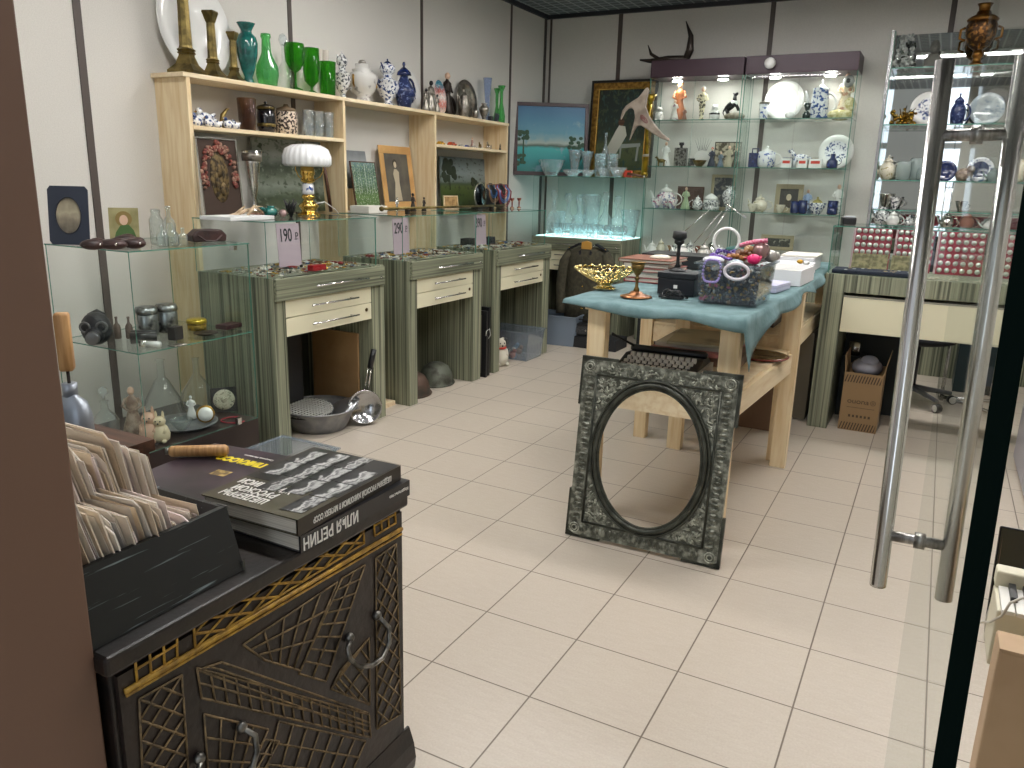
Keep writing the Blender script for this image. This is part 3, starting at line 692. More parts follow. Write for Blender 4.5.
DECANT = [(.9, 0), (1, .05), (.98, .4), (.7, .55), (.3, .66), (.24, .82), (.36, .85)]
def turned(name, label, cat, p, w, h, m, prof=VASE, extra=(), rz=0, group=None, shell=.0, n=20, flute=0, nf=0, first='body', sy=1, rot=None):
    """A turned ware: one profile; extra = (part name, profile, material, width, height, z) makes further parts."""
    b = MB().lathe(prof, n, w=w/2, h=h, shell=shell, flute=flute, nf=nf, sy=sy)
    if not extra: return solo(name, b, m, label, cat, p, rz, group, rot)
    t = thing(name, label, cat, p, rz, group, rot); part(first, b, m, t)
    for nm, pr, mm, ww, hh, z in extra: part(nm, MB().lathe(pr, n, (0, 0, z), w=ww/2, h=hh), mm, t)
    return t
BALL = [(.01, 0), (.7, .15), (1, .5), (.7, .85), (.01, 1)]
POTB = [(.5, 0), (.6, .03), (.85, .2), (1, .45), (.9, .7), (.55, .88), (.5, .9)]
TALLP = [(.75, 0), (.8, .04), (1, .25), (.85, .75), (.7, .92), (.75, .95)]
LID = [(1, 0), (.9, .25), (.35, .55), (.12, .62), (.22, .8), (.15, .97), (.01, 1)]
def pot(name, label, cat, p, w, h, m, prof=POTB, rz=0, group=None, spout=True, handle=True, lid=True, m2=None, sc=.9):
    """Pot with spout on local -X and handle on +X."""
    m2 = m2 or m; bh = h*(.78 if lid else 1); bw = w*(.6 if (spout and handle) else .78 if handle else 1); cx = 0 if spout else -w*.1
    t = thing(name, label, cat, p, rz, group)
    part('body', MB().lathe(prof, 20, (cx, 0, 0), w=bw/2, h=bh), m, t)
    if lid: part('lid', MB().lathe(LID, 18, (cx, 0, bh*.9), w=bw*.32, h=h*.3), m2, t)
    if handle:
        r = h*.26; part('handle', MB().tube([(cx+bw*.42+(w*.5-cx-bw*.42)*sin(PI*i/8)*1.0, 0, bh*.5+r*cos(PI*i/8)) for i in range(9)], max(h*.028, .0018), 8), m2, t)
    if spout:
        part('spout', MB().tube([(-bw*.38, 0, bh*.35), (-bw*.62, 0, bh*.5), (-w*.46, 0, bh*.85), (-w*.5, 0, bh*.93)], [h*.08, h*.06, h*.035, h*.03], 8), m2, t)
    return t
def samovar(label, p, w, h, m, m2, top=True, rz=0, teapot=True):
    t = thing('samovar', label, 'samovar', p, rz)
    z = h*(.68 if teapot else 1)
    part('body', MB().lathe([(.55, 0), (.55, .06), (.3, .12), (.35, .2), (.7, .32), (1, .6), (.95, .76), (1.05, .78), (.7, .82), (.36, .90), (.42, 1)], 22, w=w*.36, h=z), m, t)
    for s in (-1, 1): part('handle', MB().tube([(s*w*.33, 0, z*.72), (s*w*.46, 0, z*.78), (s*w*.5, 0, z*.66), (s*w*.42, 0, z*.55), (s*w*.33, 0, z*.56)], h*.018, 6), m2, t)
    part('tap', MB().tube([(0, -w*.3, z*.35), (0, -w*.45, z*.35), (0, -w*.47, z*.27)], h*.017, 6), m2, t)
    if teapot:
        tp = part('small_teapot', MB().lathe(POTB, 16, (0, 0, z), w=w*.25, h=h*.25), m, t)
        part('teapot_lid', MB().lathe(LID, 14, (0, 0, z+h*.22), w=w*.12, h=h*.11), m2, tp)
        part('teapot_spout', MB().tube([(-w*.17, 0, z+h*.08), (-w*.28, 0, z+h*.18), (-w*.33, 0, z+h*.23)], [h*.03, h*.018, h*.013], 6), m2, tp)
        part('teapot_handle', MB().tube([(w*.16, 0, z+h*.18), (w*.27, 0, z+h*.17), (w*.25, 0, z+h*.08), (w*.17, 0, z+h*.06)], h*.012, 6), m2, tp)
    return t
def plate(label, p, r, m, rz=0, lean=.22, rimm=None, name='plate', cat='plate', sx=1, well=None, group=None):
    """Dish standing on its edge, its face to local -Y."""
    t = thing(name, label, cat, p, group=group, rot=(-lean, 0, rz))
    pr = [(.01, .0), (.62, .0), (.68, .03), (.98, .10), (1, .12), (.98, .14), (.66, .08), (.6, .05), (.01, .05)]
    mm = MB().at((0, 0, r), (PI/2, 0, 0), (sx, 1, 1)).lathe([(a, -b) for a, b in pr], 40, w=r, h=-r); part('dish', mm, m, t)
    if rimm: part('rim', MB().at((0, 0, r), (PI/2, 0, 0), (sx, 1, 1)).lathe([(.80, .075), (.965, .128), (.97, .10), (.80, .05)], 40, w=r, h=r), rimm, t)
    if well: part('painted_well', MB().at((0, 0, r), (PI/2, 0, 0), (sx, 1, 1)).lathe([(.01, .056), (.52, .056), (.52, .05), (.01, .05)], 32, w=r, h=r), well, t)
    return t
def person(label, p, h, body, skirt=True, rz=0, hatm=None, headm=None, arms=1, name='figurine', base=None, group=None, extra=None, lean=0):
    """Statuette of a standing figure; body one continuous turned and skinned form."""
    t = thing(name, label, 'figurine', p, rz, group)
    m = MB()
    if skirt: m.lathe([(.9, 0), (1, .03), (.8, .2), (.5, .42), (.42, .5), (.55, .66), (.52, .74), (.2, .80), (.16, .84)], 14, w=h*.22, h=h, sy=.8)
    else:
        m.lathe([(.5, 0), (.55, .03), (.35, .06), (.42, .25), (.6, .45), (.5, .52), (.72, .7), (.6, .77), (.2, .81), (.16, .84)], 14, w=h*.17, h=h, sy=.75)
    for s in (-1, 1):
        if arms == 1: m.tube([(s*h*.10, 0, h*.75), (s*h*.17, -h*.01, h*.6), (s*h*.07, -h*.10, h*.54)], [h*.035, h*.03, h*.022], 7)
        else: m.tube([(s*h*.10, 0, h*.75), (s*h*.18, -h*.02, h*.72), (s*h*.20, -h*.06, h*.9)], [h*.033, h*.028, h*.02], 7)
    part('body', m, body, t)
    hd = part('head', MB().sph((0, -h*.01, h*.895), (h*.062, h*.068, h*.08), 12, 8).sph((0, -h*.078, h*.885), h*.014, 6, 4), headm or skinm, t)
    if hatm: part('headdress', MB().lathe([(1.15, 0), (1.1, .2), (.85, .6), (.01, 1)], 12, (0, h*.005, h*.905), w=h*.068, h=h*.095), hatm, t)
    if base: part('base', MB().box((0, 0, -.0), (h*.4, h*.32, h*.03)), base, t)
    return t
def beast(label, p, h, body, kind='dog', rz=0, name='animal_figurine', spots=None, group=None, cat='figurine'):
    """Small four-legged or sitting animal statuette facing local -X."""
    t = thing(name, label, cat, p, rz, group); m = MB()
    if kind in ('bunny', 'cat', 'panda', 'bear', 'plush'):
        m.lathe([(.6, 0), (.95, .1), (1, .3), (.75, .55), (.45, .66)], 14, w=h*.30, h=h*.9)
        m.sph((0, -h*.03, h*.70), (h*.20, h*.19, h*.18), 12, 8)
        ear = {'bunny': (h*.05, h*.04, h*.20, .98), 'cat': (h*.06, h*.03, h*.09, .9)}.get(kind, (h*.07, h*.04, h*.07, .86))
        for s in (-1, 1):
            m.sph((s*h*.11, 0, h*ear[3]-ear[2]*.5+(0 if kind != 'bunny' else -.02*h)), ear[:3], 8, 6)
            m.sph((s*h*.16, -h*.20, h*.07), (h*.08, h*.14, h*.07), 8, 5); m.tube([(s*h*.2, -h*.05, h*.5), (s*h*.17, -h*.22, h*.33)], [h*.07, h*.05], 7)
        part('body', m, body, t)
        f = MB()
        for s in (-1, 1): f.sph((s*h*.075, -h*.205, h*.74), h*.024, 6, 4)
        f.sph((0, -h*.22, h*.66), h*.03, 6, 4); part('eyes_and_nose', f, blackm, t)
        if spots: part('patches', MB().sph((0, -h*.02, h*.36), (h*.33, h*.31, h*.10), 12, 6), spots, t)
    else:
        L = h*.9; up = kind == 'rear'
        m.at((0, 0, 0), (0, (.6 if up else 0), 0))
        m.sph((0, 0, h*.55), (L*.5, h*.2, h*.22), 12, 8); m.tube([(-L*.38, 0, h*.62), (-L*.58, 0, h*.88)], [h*.14, h*.10], 8)
        m.sph((-L*.66, 0, h*.9), (h*.17, h*.1, h*.1), 10, 6); m.tube([(L*.46, 0, h*.62), (L*.64, 0, h*.5), (L*.66, 0, h*.3)], [h*.05, h*.03, h*.02], 6)
        for sx in (-1, 1):
            for sy in (-1, 1): m.tube([(sx*L*.32, sy*h*.1, h*.5), (sx*L*.36, sy*h*.1, h*.25), (sx*L*.33, sy*h*.1, 0)], [h*.09, h*.055, h*.045], 7)
        for sy in (-1, 1): m.sph((-L*.58, sy*h*.07, h*1.0), (h*.03, h*.03, h*.07), 6, 4)
        m.at(); part('body', m, body, t)
        if spots: part('patches', MB().sph((L*.1, 0, h*.63), (L*.25, h*.21, h*.16), 10, 6), spots, t)
    return t
def framed(name, label, cat, p, W, Hh, pic, fm, fw=.03, rz=0, lean=.12, th=.02, mount=None, mw=.0, group=None, sub=None):
    """Picture leaning back, face to local -Y, bottom at p."""
    t = thing(name, label, cat, p, group=group, rot=(0, 0, rz)); t.rotation_euler = (-lean, 0, rz)
    a = W/2
    f = MB().bb(-a, a, 0, th, 0, fw).bb(-a, a, 0, th, Hh-fw, Hh).bb(-a, -a+fw, 0, th, fw, Hh-fw).bb(a-fw, a, 0, th, fw, Hh-fw)
    if fw > 0: part('frame', f, fm, t, min(.003, fw*.2))
    i = fw
    if mount: part('mount', MB().bb(-a+i, a-i, th*.35, th*.8, i, Hh-i), mount, t); i += mw
    part('picture', MB().bb(-a+i, a-i, th*.25, th*(.34 if mount else .8), i, Hh-i), pic, t)
    if sub: sub(t, a-i, i, Hh-i, th*.24)
    return t
def woman(t, a, z0, z1, y, dress=mat('sepia_light', 'B5A88F', .7), hair=mat('sepia_dark', '3C352B', .7), face=mat('sepia_face', 'C6B79C', .7), cx=0, s=1):
    h = (z1-z0)*s
    part('figure_dress', MB().prism([(cx-.13*h, z0+.02*h), (cx+.13*h, z0+.02*h), (cx+.09*h, z0+.4*h), (cx+.11*h, z0+.62*h), (cx+.03*h, z0+.68*h), (cx-.05*h, z0+.68*h), (cx-.1*h, z0+.58*h), (cx-.06*h, z0+.4*h)], -.001, 'xz', y), dress, t)
    part('figure_hair', MB().prism([(cx-.01*h+.075*h*cos(q*PI/8), z0+.8*h+.085*h*sin(q*PI/8)) for q in range(16)], -.001, 'xz', y-.001), hair, t)
    part('figure_face', MB().prism([(cx-.01*h+.05*h*cos(q*PI/8), z0+.77*h+.065*h*sin(q*PI/8)) for q in range(16)], -.001, 'xz', y-.002), face, t)
def bin_(name, label, p, W, L, Hh, m, rz=0, flare=1.08, cat='plastic bin', th=.004, ribs=True, group=None, rot=None):
    t = thing(name, label, cat, p, rz, group, rot); a, b = W/2, L/2
    m_ = MB(); A, B = a/flare, b/flare
    def ring(x, y, z): return [(-x, -y, z), (x, -y, z), (x, y, z), (-x, y, z)]
    vs = ring(A, B, 0)+ring(a, b, Hh)+ring(a-th, b-th, Hh)+ring(A-th, B-th, th)
    fs = [(3, 2, 1, 0)]
    for k_ in range(3):
        for i in range(4): fs.append((k_*4+i, k_*4+(i+1) % 4, k_*4+4+(i+1) % 4, k_*4+4+i))
    fs.append((12, 13, 14, 15)); m_.add(vs, fs); part('body', m_, m, t)
    r = MB(); e = .012
    for q in ((-a-e, a+e, -b-e, -b), (-a-e, a+e, b, b+e), (-a-e, -a, -b, b), (a, a+e, -b, b)): r.bb(*q, Hh-.008, Hh)
    part('rim', r, m, t)
    if ribs:
        rb = MB()
        for i in range(5):
            x = -A*.8+i*A*.4; rb.bb(x-.003, x+.003, -(b+B)/2-.004, -(b+B)/2+.0, .02, Hh*.5)
        part('ribs', rb, m, t)
    return t
RX = PI/2     # wares on the left wall face the room
LX = -2.33
def Ls(px, z, x=LX):           # spot on a left-wall shelf of height z
    return sv(px, x=x, z=z)
def Bs(px, z, y=5.44):         # spot on a back-wall shelf of height z
    return sv(px, y=y, z=z)
# ================================================================ left wall: top board
ZT = 1.9085
def S(px, n, z=ZT, x=LX): return mpp(Ls(px, z, x))*n
p = Ls(199, ZT, -2.40); plate('big white oval enamel platter propped on top of the pine shelving', p, .255, whitep, RX, .12, name='platter', cat='platter', sx=.92)
for px, w, h, lb in ((188, 36, 83, 'tallest of the square brass candlesticks on the shelf top'), (214, 27, 62, 'middle-sized square brass candlestick on the shelf top'), (235, 21, 46, 'smallest square brass candlestick, beside the teal vase')):
    p = Ls(px, ZT, -2.29); k_ = mpp(p); W_, H_ = w*k_, h*k_
    t = thing('brass_candlestick', lb, 'candlestick', p, .35, 'square brass candlesticks')
    part('base', MB().at(rot=(0, 0, PI/4)).lathe([(1.3, 0), (1.3, .03), (1.15, .05), (.75, .11), (.52, .2), (.5, .22)], 4, w=W_*.42, h=H_, smooth=False), obrass, t)
    part('stem', MB().lathe([(.5, .22), (.62, .235), (.5, .25), (.62, .27), (.46, .29), (.42, .32), (.36, .82), (.46, .85)], 8, w=W_*.42, h=H_, smooth=False), obrass, t)
    part('capital', MB().at(rot=(0, 0, PI/4)).lathe([(.45, .85), (.52, .88), (.66, .95), (.72, .97), (.68, 1)], 4, w=W_*.42, h=H_, smooth=False), obrass, t)
turned('teal_vase', 'dark teal enamel vase with flared neck next to the brass candlesticks', 'vase', Ls(249, ZT), S(249, 21), S(249, 57), teal, [(.5, 0), (.52, .04), (.36, .12), (.62, .24), (.95, .5), (1, .68), (.85, .78), (.52, .84), (.5, .88), (.8, .98), (.86, 1)], [('gold_ornament', [(1.03, .52), (1.05, .62), (1.03, .64), (1, .52)], obrass, S(249, 9), S(249, 57), 0)])
turned('green_bottle', 'bright green ribbed glass bottle vase beside the teal vase', 'vase', Ls(268, ZT), S(268, 22), S(268, 50), limeg, [(.6, 0), (.8, .04), (1, .25), (.95, .4), (.55, .58), (.42, .66), (.36, .9), (.45, .94), (.42, 1)], flute=.03, nf=10, n=40)
turned('glass_decanter', 'clear glass decanter with ball stopper between green glass pieces', 'decanter', Ls(285, ZT), S(285, 17), S(285, 42), clearb, [(.6, 0), (.9, .08), (1, .25), (.75, .45), (.25, .62), (.2, .95), (.35, 1)], [('stopper', BALL, crystal, S(285, 9), S(285, 12), S(285, 41))])
turned('green_goblet', 'large dark green goblet with wide bowl on top of the shelving', 'goblet', Ls(296, ZT, -2.27), S(296, 20), S(296, 43), darkgreeng, GOBLET)
turned('green_goblet', 'narrow dark green goblet right behind the green tumblers', 'goblet', Ls(312, ZT, -2.30), S(312, 17), S(312, 42), darkgreeng, [(.7, 0), (.65, .03), (.15, .08), (.15, .15), (.8, .28), (.95, .6), (1, 1)])
turned('green_tumbler', 'short green tumbler glass in front of the pale flutes', 'tumbler', Ls(328, ZT, -2.27), S(328, 17), S(328, 31), darkgreeng, TUMBLER)
for px, lb in ((321, 'pale flute glass behind the short green tumbler, nearer the goblets'), (327, 'pale flute glass behind the short green tumbler, nearer the white samovar')):
    turned('flute_glass', lb, 'glass', Ls(px, ZT, -2.38), S(px, 7), S(px, 45), mat('pale_milk_glass', 'D0C8BC', .2, coat=.4), [(.6, 0), (.2, .1), (.6, .35), (1, 1)])
samovar('white and grey painted porcelain samovar with teapot next to the green glasses', Ls(343, ZT), S(343, 23), S(343, 45), greyflw, greyflw, rz=RX)
turned('lidded_urn', 'round grey-white porcelain urn with small gilt handles on the shelf top', 'urn', Ls(363, ZT), S(363, 30), S(363, 36), mat('grey_white_glaze', 'C9C7C2', .25, c2='8D8B88', s=20, lo=.55, hi=.65), [(.5, 0), (.5, .08), (.35, .14), (.8, .3), (1, .6), (.95, .72), (.6, .8), (.7, .84), (.45, .88), (.45, 1), (.3, 1)], [('lid_knob', BALL, pewt, S(363, 8), S(363, 5), S(363, 35))])
u_ = bpy.data.objects['lidded_urn']; q_ = S(363, 1)
for s in (-1, 1): part('gilt_handle', MB().tube([(0, s*13*q_, 24*q_), (3*q_, s*18*q_, 24*q_), (3*q_, s*18*q_, 16*q_), (0, s*13*q_, 14*q_)], 1.0*q_, 6), brass, u_)
samovar('blue and white porcelain samovar with a spouted teapot on top', Ls(388, ZT), S(388, 32), S(388, 44), bluew, cobalt, rz=RX)
plate('white oval plate with thin blue rim behind the blue jug', Ls(410, ZT, -2.41), S(410, 21), whitep, RX, .15, bluew, sx=.95)
pot('cobalt_jug', 'dark blue rosette jug with ring handle and white basket foot', 'jug', Ls(406, ZT, -2.27), S(406, 29), S(406, 42), mat('blue_relief', '1E2C58', .3, c2='8FA0C8', s=55, lo=.55, hi=.7), [(.55, 0), (.7, .25), (.72, .28), (1, .34), (.8, .55), (.4, .8), (.3, .9)], RX, m2=cobalt, spout=False)
for px, h, lb in ((426, 22, 'small silver and black figurine just past the blue jug'), (431, 30, 'slender grey statuette between blue jug and painted egg'), (437, 18, 'little dark metal statuette beside the painted egg plate')):
    person(lb, Ls(px, ZT, -2.28), S(px, h), pewt, rz=RX, headm=blackm)
t = plate('oval painted plaque with red and blue figures standing on the shelf top', Ls(441, ZT, -2.30), S(441, 16), picture('painted_plaque', [(0, 'D8C8B8'), (.3, 'C85A40'), (.5, 'E0D4C8'), (.7, 'B8452F'), (.85, '2E7C8C'), (1, '1F6C84')], .35, 6, spots=['D8E0E0', '3E8CA0']), RX, .15, name='painted_plaque', cat='plaque', sx=.62)
person('red and white candle-thin statuette with a crescent finial behind the plaque', Ls(447, ZT, -2.38), S(447, 43), darkm, rz=RX)
plate('round dark tin plate half hidden behind the painted plaque', Ls(451, ZT, -2.35), S(451, 10), darkm, RX, .12, name='tin_plate')
plate('large round pewter tray standing behind the coffee pot', Ls(467, ZT, -2.41), S(467, 19.5), pewt, RX, .12, name='pewter_tray', cat='tray')
pot('coffee_pot', 'pewter coffee pot in front of the round tray', 'coffee pot', Ls(464, ZT, -2.28), S(464, 20), S(464, 26), pewt, TALLP, RX)
pot('cream_jug', 'small pewter cream jug beside the coffee pot', 'jug', Ls(475, ZT, -2.27), S(475, 12), S(475, 11), pewt, POTB, RX, lid=False)
turned('small_vase', 'small greenish silver vase in front of the blue glass vase', 'vase', Ls(484, ZT, -2.27), S(484, 10), S(484, 16), pewt, VASE)
turned('tall_blue_vase', 'tall slim pale blue glass vase on the shelf top', 'vase', Ls(487, ZT, -2.36), S(487, 9), S(487, 42), bluegl, [(.7, 0), (.6, .05), (.5, .2), (.55, .5), (.8, .8), (1, 1)])
turned('tall_green_vase', 'tall twisted green glass vase, left behind the dark book', 'vase', Ls(496.5, ZT, -2.38), S(497, 7), S(497, 34), limeg, [(.9, 0), (1, .15), (.4, .5), (.45, .85), (1, 1)])
turned('tall_green_vase', 'green glass vase with bulging foot, last on the shelf top', 'vase', Ls(501, ZT, -2.33), S(501, 8), S(501, 36), limeg, [(.9, 0), (1, .2), (.4, .55), (.4, .85), (1, 1)])
p = Ls(496, ZT, -2.27); solo('dark_box', MB().box((0, 0, .035), (.03, .045, .07)), mat('dark_slate', '2A2E38', .4), 'small dark slate box at the end of the shelf top', 'box', p, .3, rot=(0, .15, .3))
p = Ls(490.5, ZT, -2.24); solo('dark_box', MB().box((0, 0, .018), (.03, .045, .036)), mat('dark_slate'), 'low dark slate box in front of the tall blue vase', 'box', p, .1)
# ---------------------------------------------------------------- bay one, upper shelf
Z1 = 1.6585
for px, h, x, lb in ((198, 13, -2.30, 'blue and white bird figurine, first on the shelf'), (205, 18, -2.31, 'tallest blue and white bird figurine of the huddle'), (210, 11, -2.27, 'little blue and white bird between the tall one and the horn'), (218, 9, -2.27, 'smallest blue and white bird lying by the horn'), (229, 11, -2.27, 'blue and white bird below the gilt crescent'), (236, 9, -2.26, 'blue and white bird closest to the smoky glass')):
    p = Ls(px, Z1, x); k_ = mpp(p)*h
    t = thing('bird_figurine', lb, 'figurine', p, RX, 'blue and white bird figurines'); part('body', MB().sph((0, 0, k_*.4), (k_*.55, k_*.36, k_*.4)).sph((-k_*.35, 0, k_*.82), k_*.2).tube([(k_*.3, 0, k_*.5), (k_*.75, 0, k_*.75)], [k_*.2, k_*.08], 6), bluew, t); part('beak', MB().tube([(-k_*.5, 0, k_*.8), (-k_*.68, 0, k_*.76)], [k_*.07, .0005], 6), brass, t)
p = Ls(228, Z1, -2.34); k_ = mpp(p)
solo('gilt_crescent', MB().tube([(.0, -.01, .0), (0, -.035, .04), (0, -.03, .075), (0, .0, .105), (0, .02, .112)], [.016, .016, .013, .008, .002], 8), obrass, 'curved gilt crescent horn among the blue birds', 'ornament', p, 0)
turned('smoky_glass', 'smoky brown cut glass tumbler behind the last blue bird', 'glass', Ls(248, Z1), S(248, 19, Z1), S(248, 31, Z1), smoke, TUMBLER, shell=.003, n=12)
turned('black_jar', 'black lidded jar with gold bands in the first bay', 'jar', Ls(267, Z1), S(267, 18, Z1), S(267, 24, Z1), mat('black_glaze', '131318', .15, coat=.5), [(.75, 0), (.8, .03), (.95, .2), (1, .6), (.92, 1)], [('gold_band', [(1, 0), (1, 1), (.96, 1), (.96, 0)], obrass, S(267, 18.4, Z1), S(267, 3, Z1), S(267, 6, Z1)), ('lid', LID, mat('black_glaze'), S(267, 18, Z1), S(267, 6, Z1), S(267, 24, Z1)), ('gold_rim', [(1, 0), (1, 1), (.9, 1), (.9, 0)], obrass, S(267, 18.4, Z1), S(267, 2, Z1), S(267, 22.5, Z1))])
turned('patterned_jar', 'brown and cream patterned lidded jar in the first bay', 'jar', Ls(287, Z1), S(287, 22, Z1), S(287, 22, Z1), mat('maze_pattern', 'D8C8B4', .4, c2='2E201A', s=75, lo=.49, hi=.52), [(.85, 0), (1, .08), (1, .9), (.95, 1)], [('lid', [(1, 0), (.95, .4), (.3, .7), (.2, 1), (.01, 1)], mat('brown_lid', '6B5A44', .5), S(287, 20, Z1), S(287, 7, Z1), S(287, 22, Z1))])
tb = None
for i, (px, x) in enumerate(((309, -2.27), (319, -2.27), (329, -2.27), (312, -2.34), (321, -2.34), (331, -2.34))):
    p = Ls(px, Z1, x)
    if tb is None: tb = turned('crystal_tumbler', '', '', p, S(px, 11, Z1), S(px, 24, Z1), crystal, TUMBLER, shell=.0025, n=14)
    else: tb = dup(tb, p)
    tag(tb, 'cut crystal tumbler in the front line at the end of the first bay' if i < 3 else 'cut crystal tumbler in the rear line at the end of the first bay', 'tumbler', 'crystal tumblers, front line' if i < 3 else 'crystal tumblers, rear line')
# ---------------------------------------------------------------- on the glass cases, bay one
ZC = 1.2065
p = Ls(221, ZC, -2.17); p.z = ZC
rr = random.Random(2)
def flowers(t, a, z0, z1, y):
    f = MB(); g = MB()
    for i in range(120):
        an = rr.uniform(-.35, PI+.35); R = rr.uniform(.72, 1.02)
        x = a*R*cos(an)*.95; z = (z0+z1)/2+.0+(z1-z0)*.46*R*sin(an)
        (f if i % 2 else g).sph((x, y-.006, z), (rr.uniform(.007, .014), .008, rr.uniform(.007, .013)), 7, 5)
    part('red_flowers', f, mat('dried_red', '5E2C28', .8, c2='8A4A3C', s=60), t); part('pale_flowers', g, mat('dried_pink', 'A88470', .8, c2='6E4A3C', s=60), t)
    part('embossed_figure', MB().sph((0, y, (z0+z1)/2-.0), (a*.5, .006, (z1-z0)*.34), 16, 10).sph((0, y-.004, (z0+z1)/2+.035), (a*.26, .01, a*.30), 12, 8).sph((a*.10, y-.006, (z0+z1)/2-.06), (a*.2, .008, a*.3), 10, 6).sph((a*.2, y-.005, (z0+z1)/2), (a*.1, .008, a*.42), 8, 6).sph((-a*.22, y-.005, (z0+z1)/2-.02), (a*.09, .008, a*.46), 8, 6), mat('embossed_brass', '6E5C3A', .5, .5, c2='2E2416', s=40, lo=.42, hi=.6, bump=1, bs=90), t)
framed('framed_icon', 'framed brass icon wreathed with dried flowers under the first shelf', 'icon', p+Vector((0, .03, 0)), .27, .40, mat('brown_velvet', '3A2A20', .8), silver, .010, RX, .08, .03, sub=flowers)
framed('landscape_painting', 'grey-green landscape painting behind the lamp and trophy cup', 'painting', Ls(296, ZC, -2.38)+Vector((0, 0, 0)), .62, .43, picture('lake_grey', [(0, '4A5038'), (.2, '3E4A34'), (.35, '7C8478'), (.5, '5A6250'), (.62, '2E3826'), (.8, '8A8E84'), (1, '9A9C92')], .22, 5, spots=['394430', '6A7262']), woodbrown, .0, RX, .06, .015)
turned('silver_trophy', 'tall silver trophy goblet in front of the landscape painting', 'trophy', Ls(255, ZC, -2.16), S(255, 20, ZC, -2.16), S(255, 62, ZC, -2.16), silver, [(.6, 0), (.6, .03), (.2, .08), (.15, .25), (.3, .32), (.5, .5), (.75, .8), (1, 1)], [('rim_band', [(1, 0), (1.03, .5), (1, 1), (.95, .5)], pewt, S(255, 19, ZC, -2.16), S(255, 10, ZC, -2.16), S(255, 52, ZC, -2.16))], shell=0)
t = thing('table_lamp', 'brass table lamp with white ribbed glass shade on the glass case', 'lamp', Ls(309, ZC, -2.05), 0); k_ = mpp(t.location)*.95
part('base', MB().lathe([(1, 0), (1, .05), (.8, .1), (.6, .2), (.75, .35), (.9, .45), (.6, .6), (.4, .75), (.6, .85), (.5, 1)], 24, w=12*k_, h=21*k_), polbrass, t)
part('porcelain_stem', MB().lathe([(.9, 0), (1, .1), (.95, .9), (.8, 1)], 20, (0, 0, 21*k_), w=6.2*k_, h=11*k_), blueflw, t)
part('burner', MB().lathe([(.5, 0), (1, .15), (.8, .4), (1, .6), (.9, 1)], 20, (0, 0, 32*k_), w=7.5*k_, h=17*k_), polbrass, t)
am = MB()
for q in range(3):
    a = q*2*PI/3+.5; am.tube([(6*k_*cos(a), 6*k_*sin(a), 35*k_), (13*k_*cos(a), 13*k_*sin(a), 39*k_), (17*k_*cos(a), 17*k_*sin(a), 46*k_), (16*k_*cos(a), 16*k_*sin(a), 51*k_)], .0025, 6)
part('shade_arms', am, polbrass, t)
part('lamp_shade', MB().lathe([(.9, 0), (1, .12), (1.0, .45), (.88, .78), (.6, .95), (.25, 1)], 96, (0, 0, 49*k_), w=24.5*k_, h=22.5*k_, flute=.022, nf=24), mat('milk_glass', 'EDEFF0', .25, coat=.4), t)
part('power_cord', MB().tube([(.02, 0, .06), (.05, .08, .075), (.06, .16, .03), (.05, .2, .006), (-.04, .24, .004)], .0025, 6), whitep, t)
for i, (px, a, lb) in enumerate(((236, .5, 'bleached branch leaning over the dried coral'), (246, 1.1, 'bleached branch lying flat before the icon'), (255, 2.2, 'forked pale branch next to the dried flowers'))):
    p = Ls(px, ZC, -1.98+.03*i); d = Vector((cos(a)*.3, sin(a), 0))*.085
    solo('dried_branch', MB().tube([-d+Vector((0, 0, .008)), Vector((0, 0, .02+.02*i)), d+Vector((0, 0, .03+.03*(i == 0)))], [.007, .009, .004], 7).tube([Vector((0, 0, .02+.02*i)), d*.5+Vector((.03, 0, .06))], [.006, .002], 6), mat('bleached_wood', 'CDB79A', .8, c2='A88F70', s=30), lb, 'branch', p, 0)
p = Ls(238, ZC, -1.93); solo('white_tray', MB().bb(-.10, .10, -.15, .15, 0, .018), mat('white_tray_board', 'DADCDC', .5), 'flat white board lying at the near end of the glass case', 'tray', (-1.90, sv(238, x=-1.9, z=ZC).y, ZC), .05, bev=.002)
p = Ls(263, ZC, -1.97); solo('dried_flowers', MB().sph((0, 0, .012), (.03, .05, .012)).sph((0, .03, .02), (.02, .03, .012)), mat('dried_pink'), 'small heap of dried flowers beside the teal bird', 'flowers', p, kind=None) if 0 else None
rr = random.Random(9); fm = MB()
for i in range(40): fm.sph((rr.uniform(-.03, .03), rr.uniform(-.05, .05), rr.uniform(.006, .026)), rr.uniform(.005, .010), 6, 4)
tag(solo('dried_flowers', fm, mat('dried_pink'), 'heap of small dried flower heads between branches and teal bird', 'flowers', sv(262, x=-1.97, z=ZC)), None, None, kind='stuff')
t = thing('bird_pot', 'teal green bird-shaped pot on the glass case by the lamp', 'pot', sv(271, x=-1.95, z=ZC), RX)
part('body', MB().sph((0, 0, .028), (.042, .032, .028), 14, 10), teal, t); part('beak', MB().tube([(-.035, 0, .035), (-.06, 0, .048), (-.072, 0, .05)], [.014, .010, .005], 8), teal, t); part('rim', MB().lathe([(1, 0), (1, 1), (.8, 1), (.8, 0)], 16, (0, 0, .052), w=.02, h=.008), teal, t)
solo('pearl_ball', MB().sph((0, 0, .021), .021, 14, 10), mat('pink_pearl', 'B89A98', .2, .5), 'small pinkish pearl ball next to the teal bird pot', 'ball', sv(283, x=-1.93, z=ZC))
lm = MB()
for i in range(9):
    a = i*.7; lm.tube([(0, 0, .0), (.02*cos(a), .02*sin(a), .05), (.035*cos(a+.5), .035*sin(a+.5), .075+.01*(i % 3))], [.006, .009, .002], 6)
solo('leaf_ornament', lm, blackm, 'black metal leaf ornament in front of the lamp', 'ornament', sv(291, x=-1.97, z=ZC))
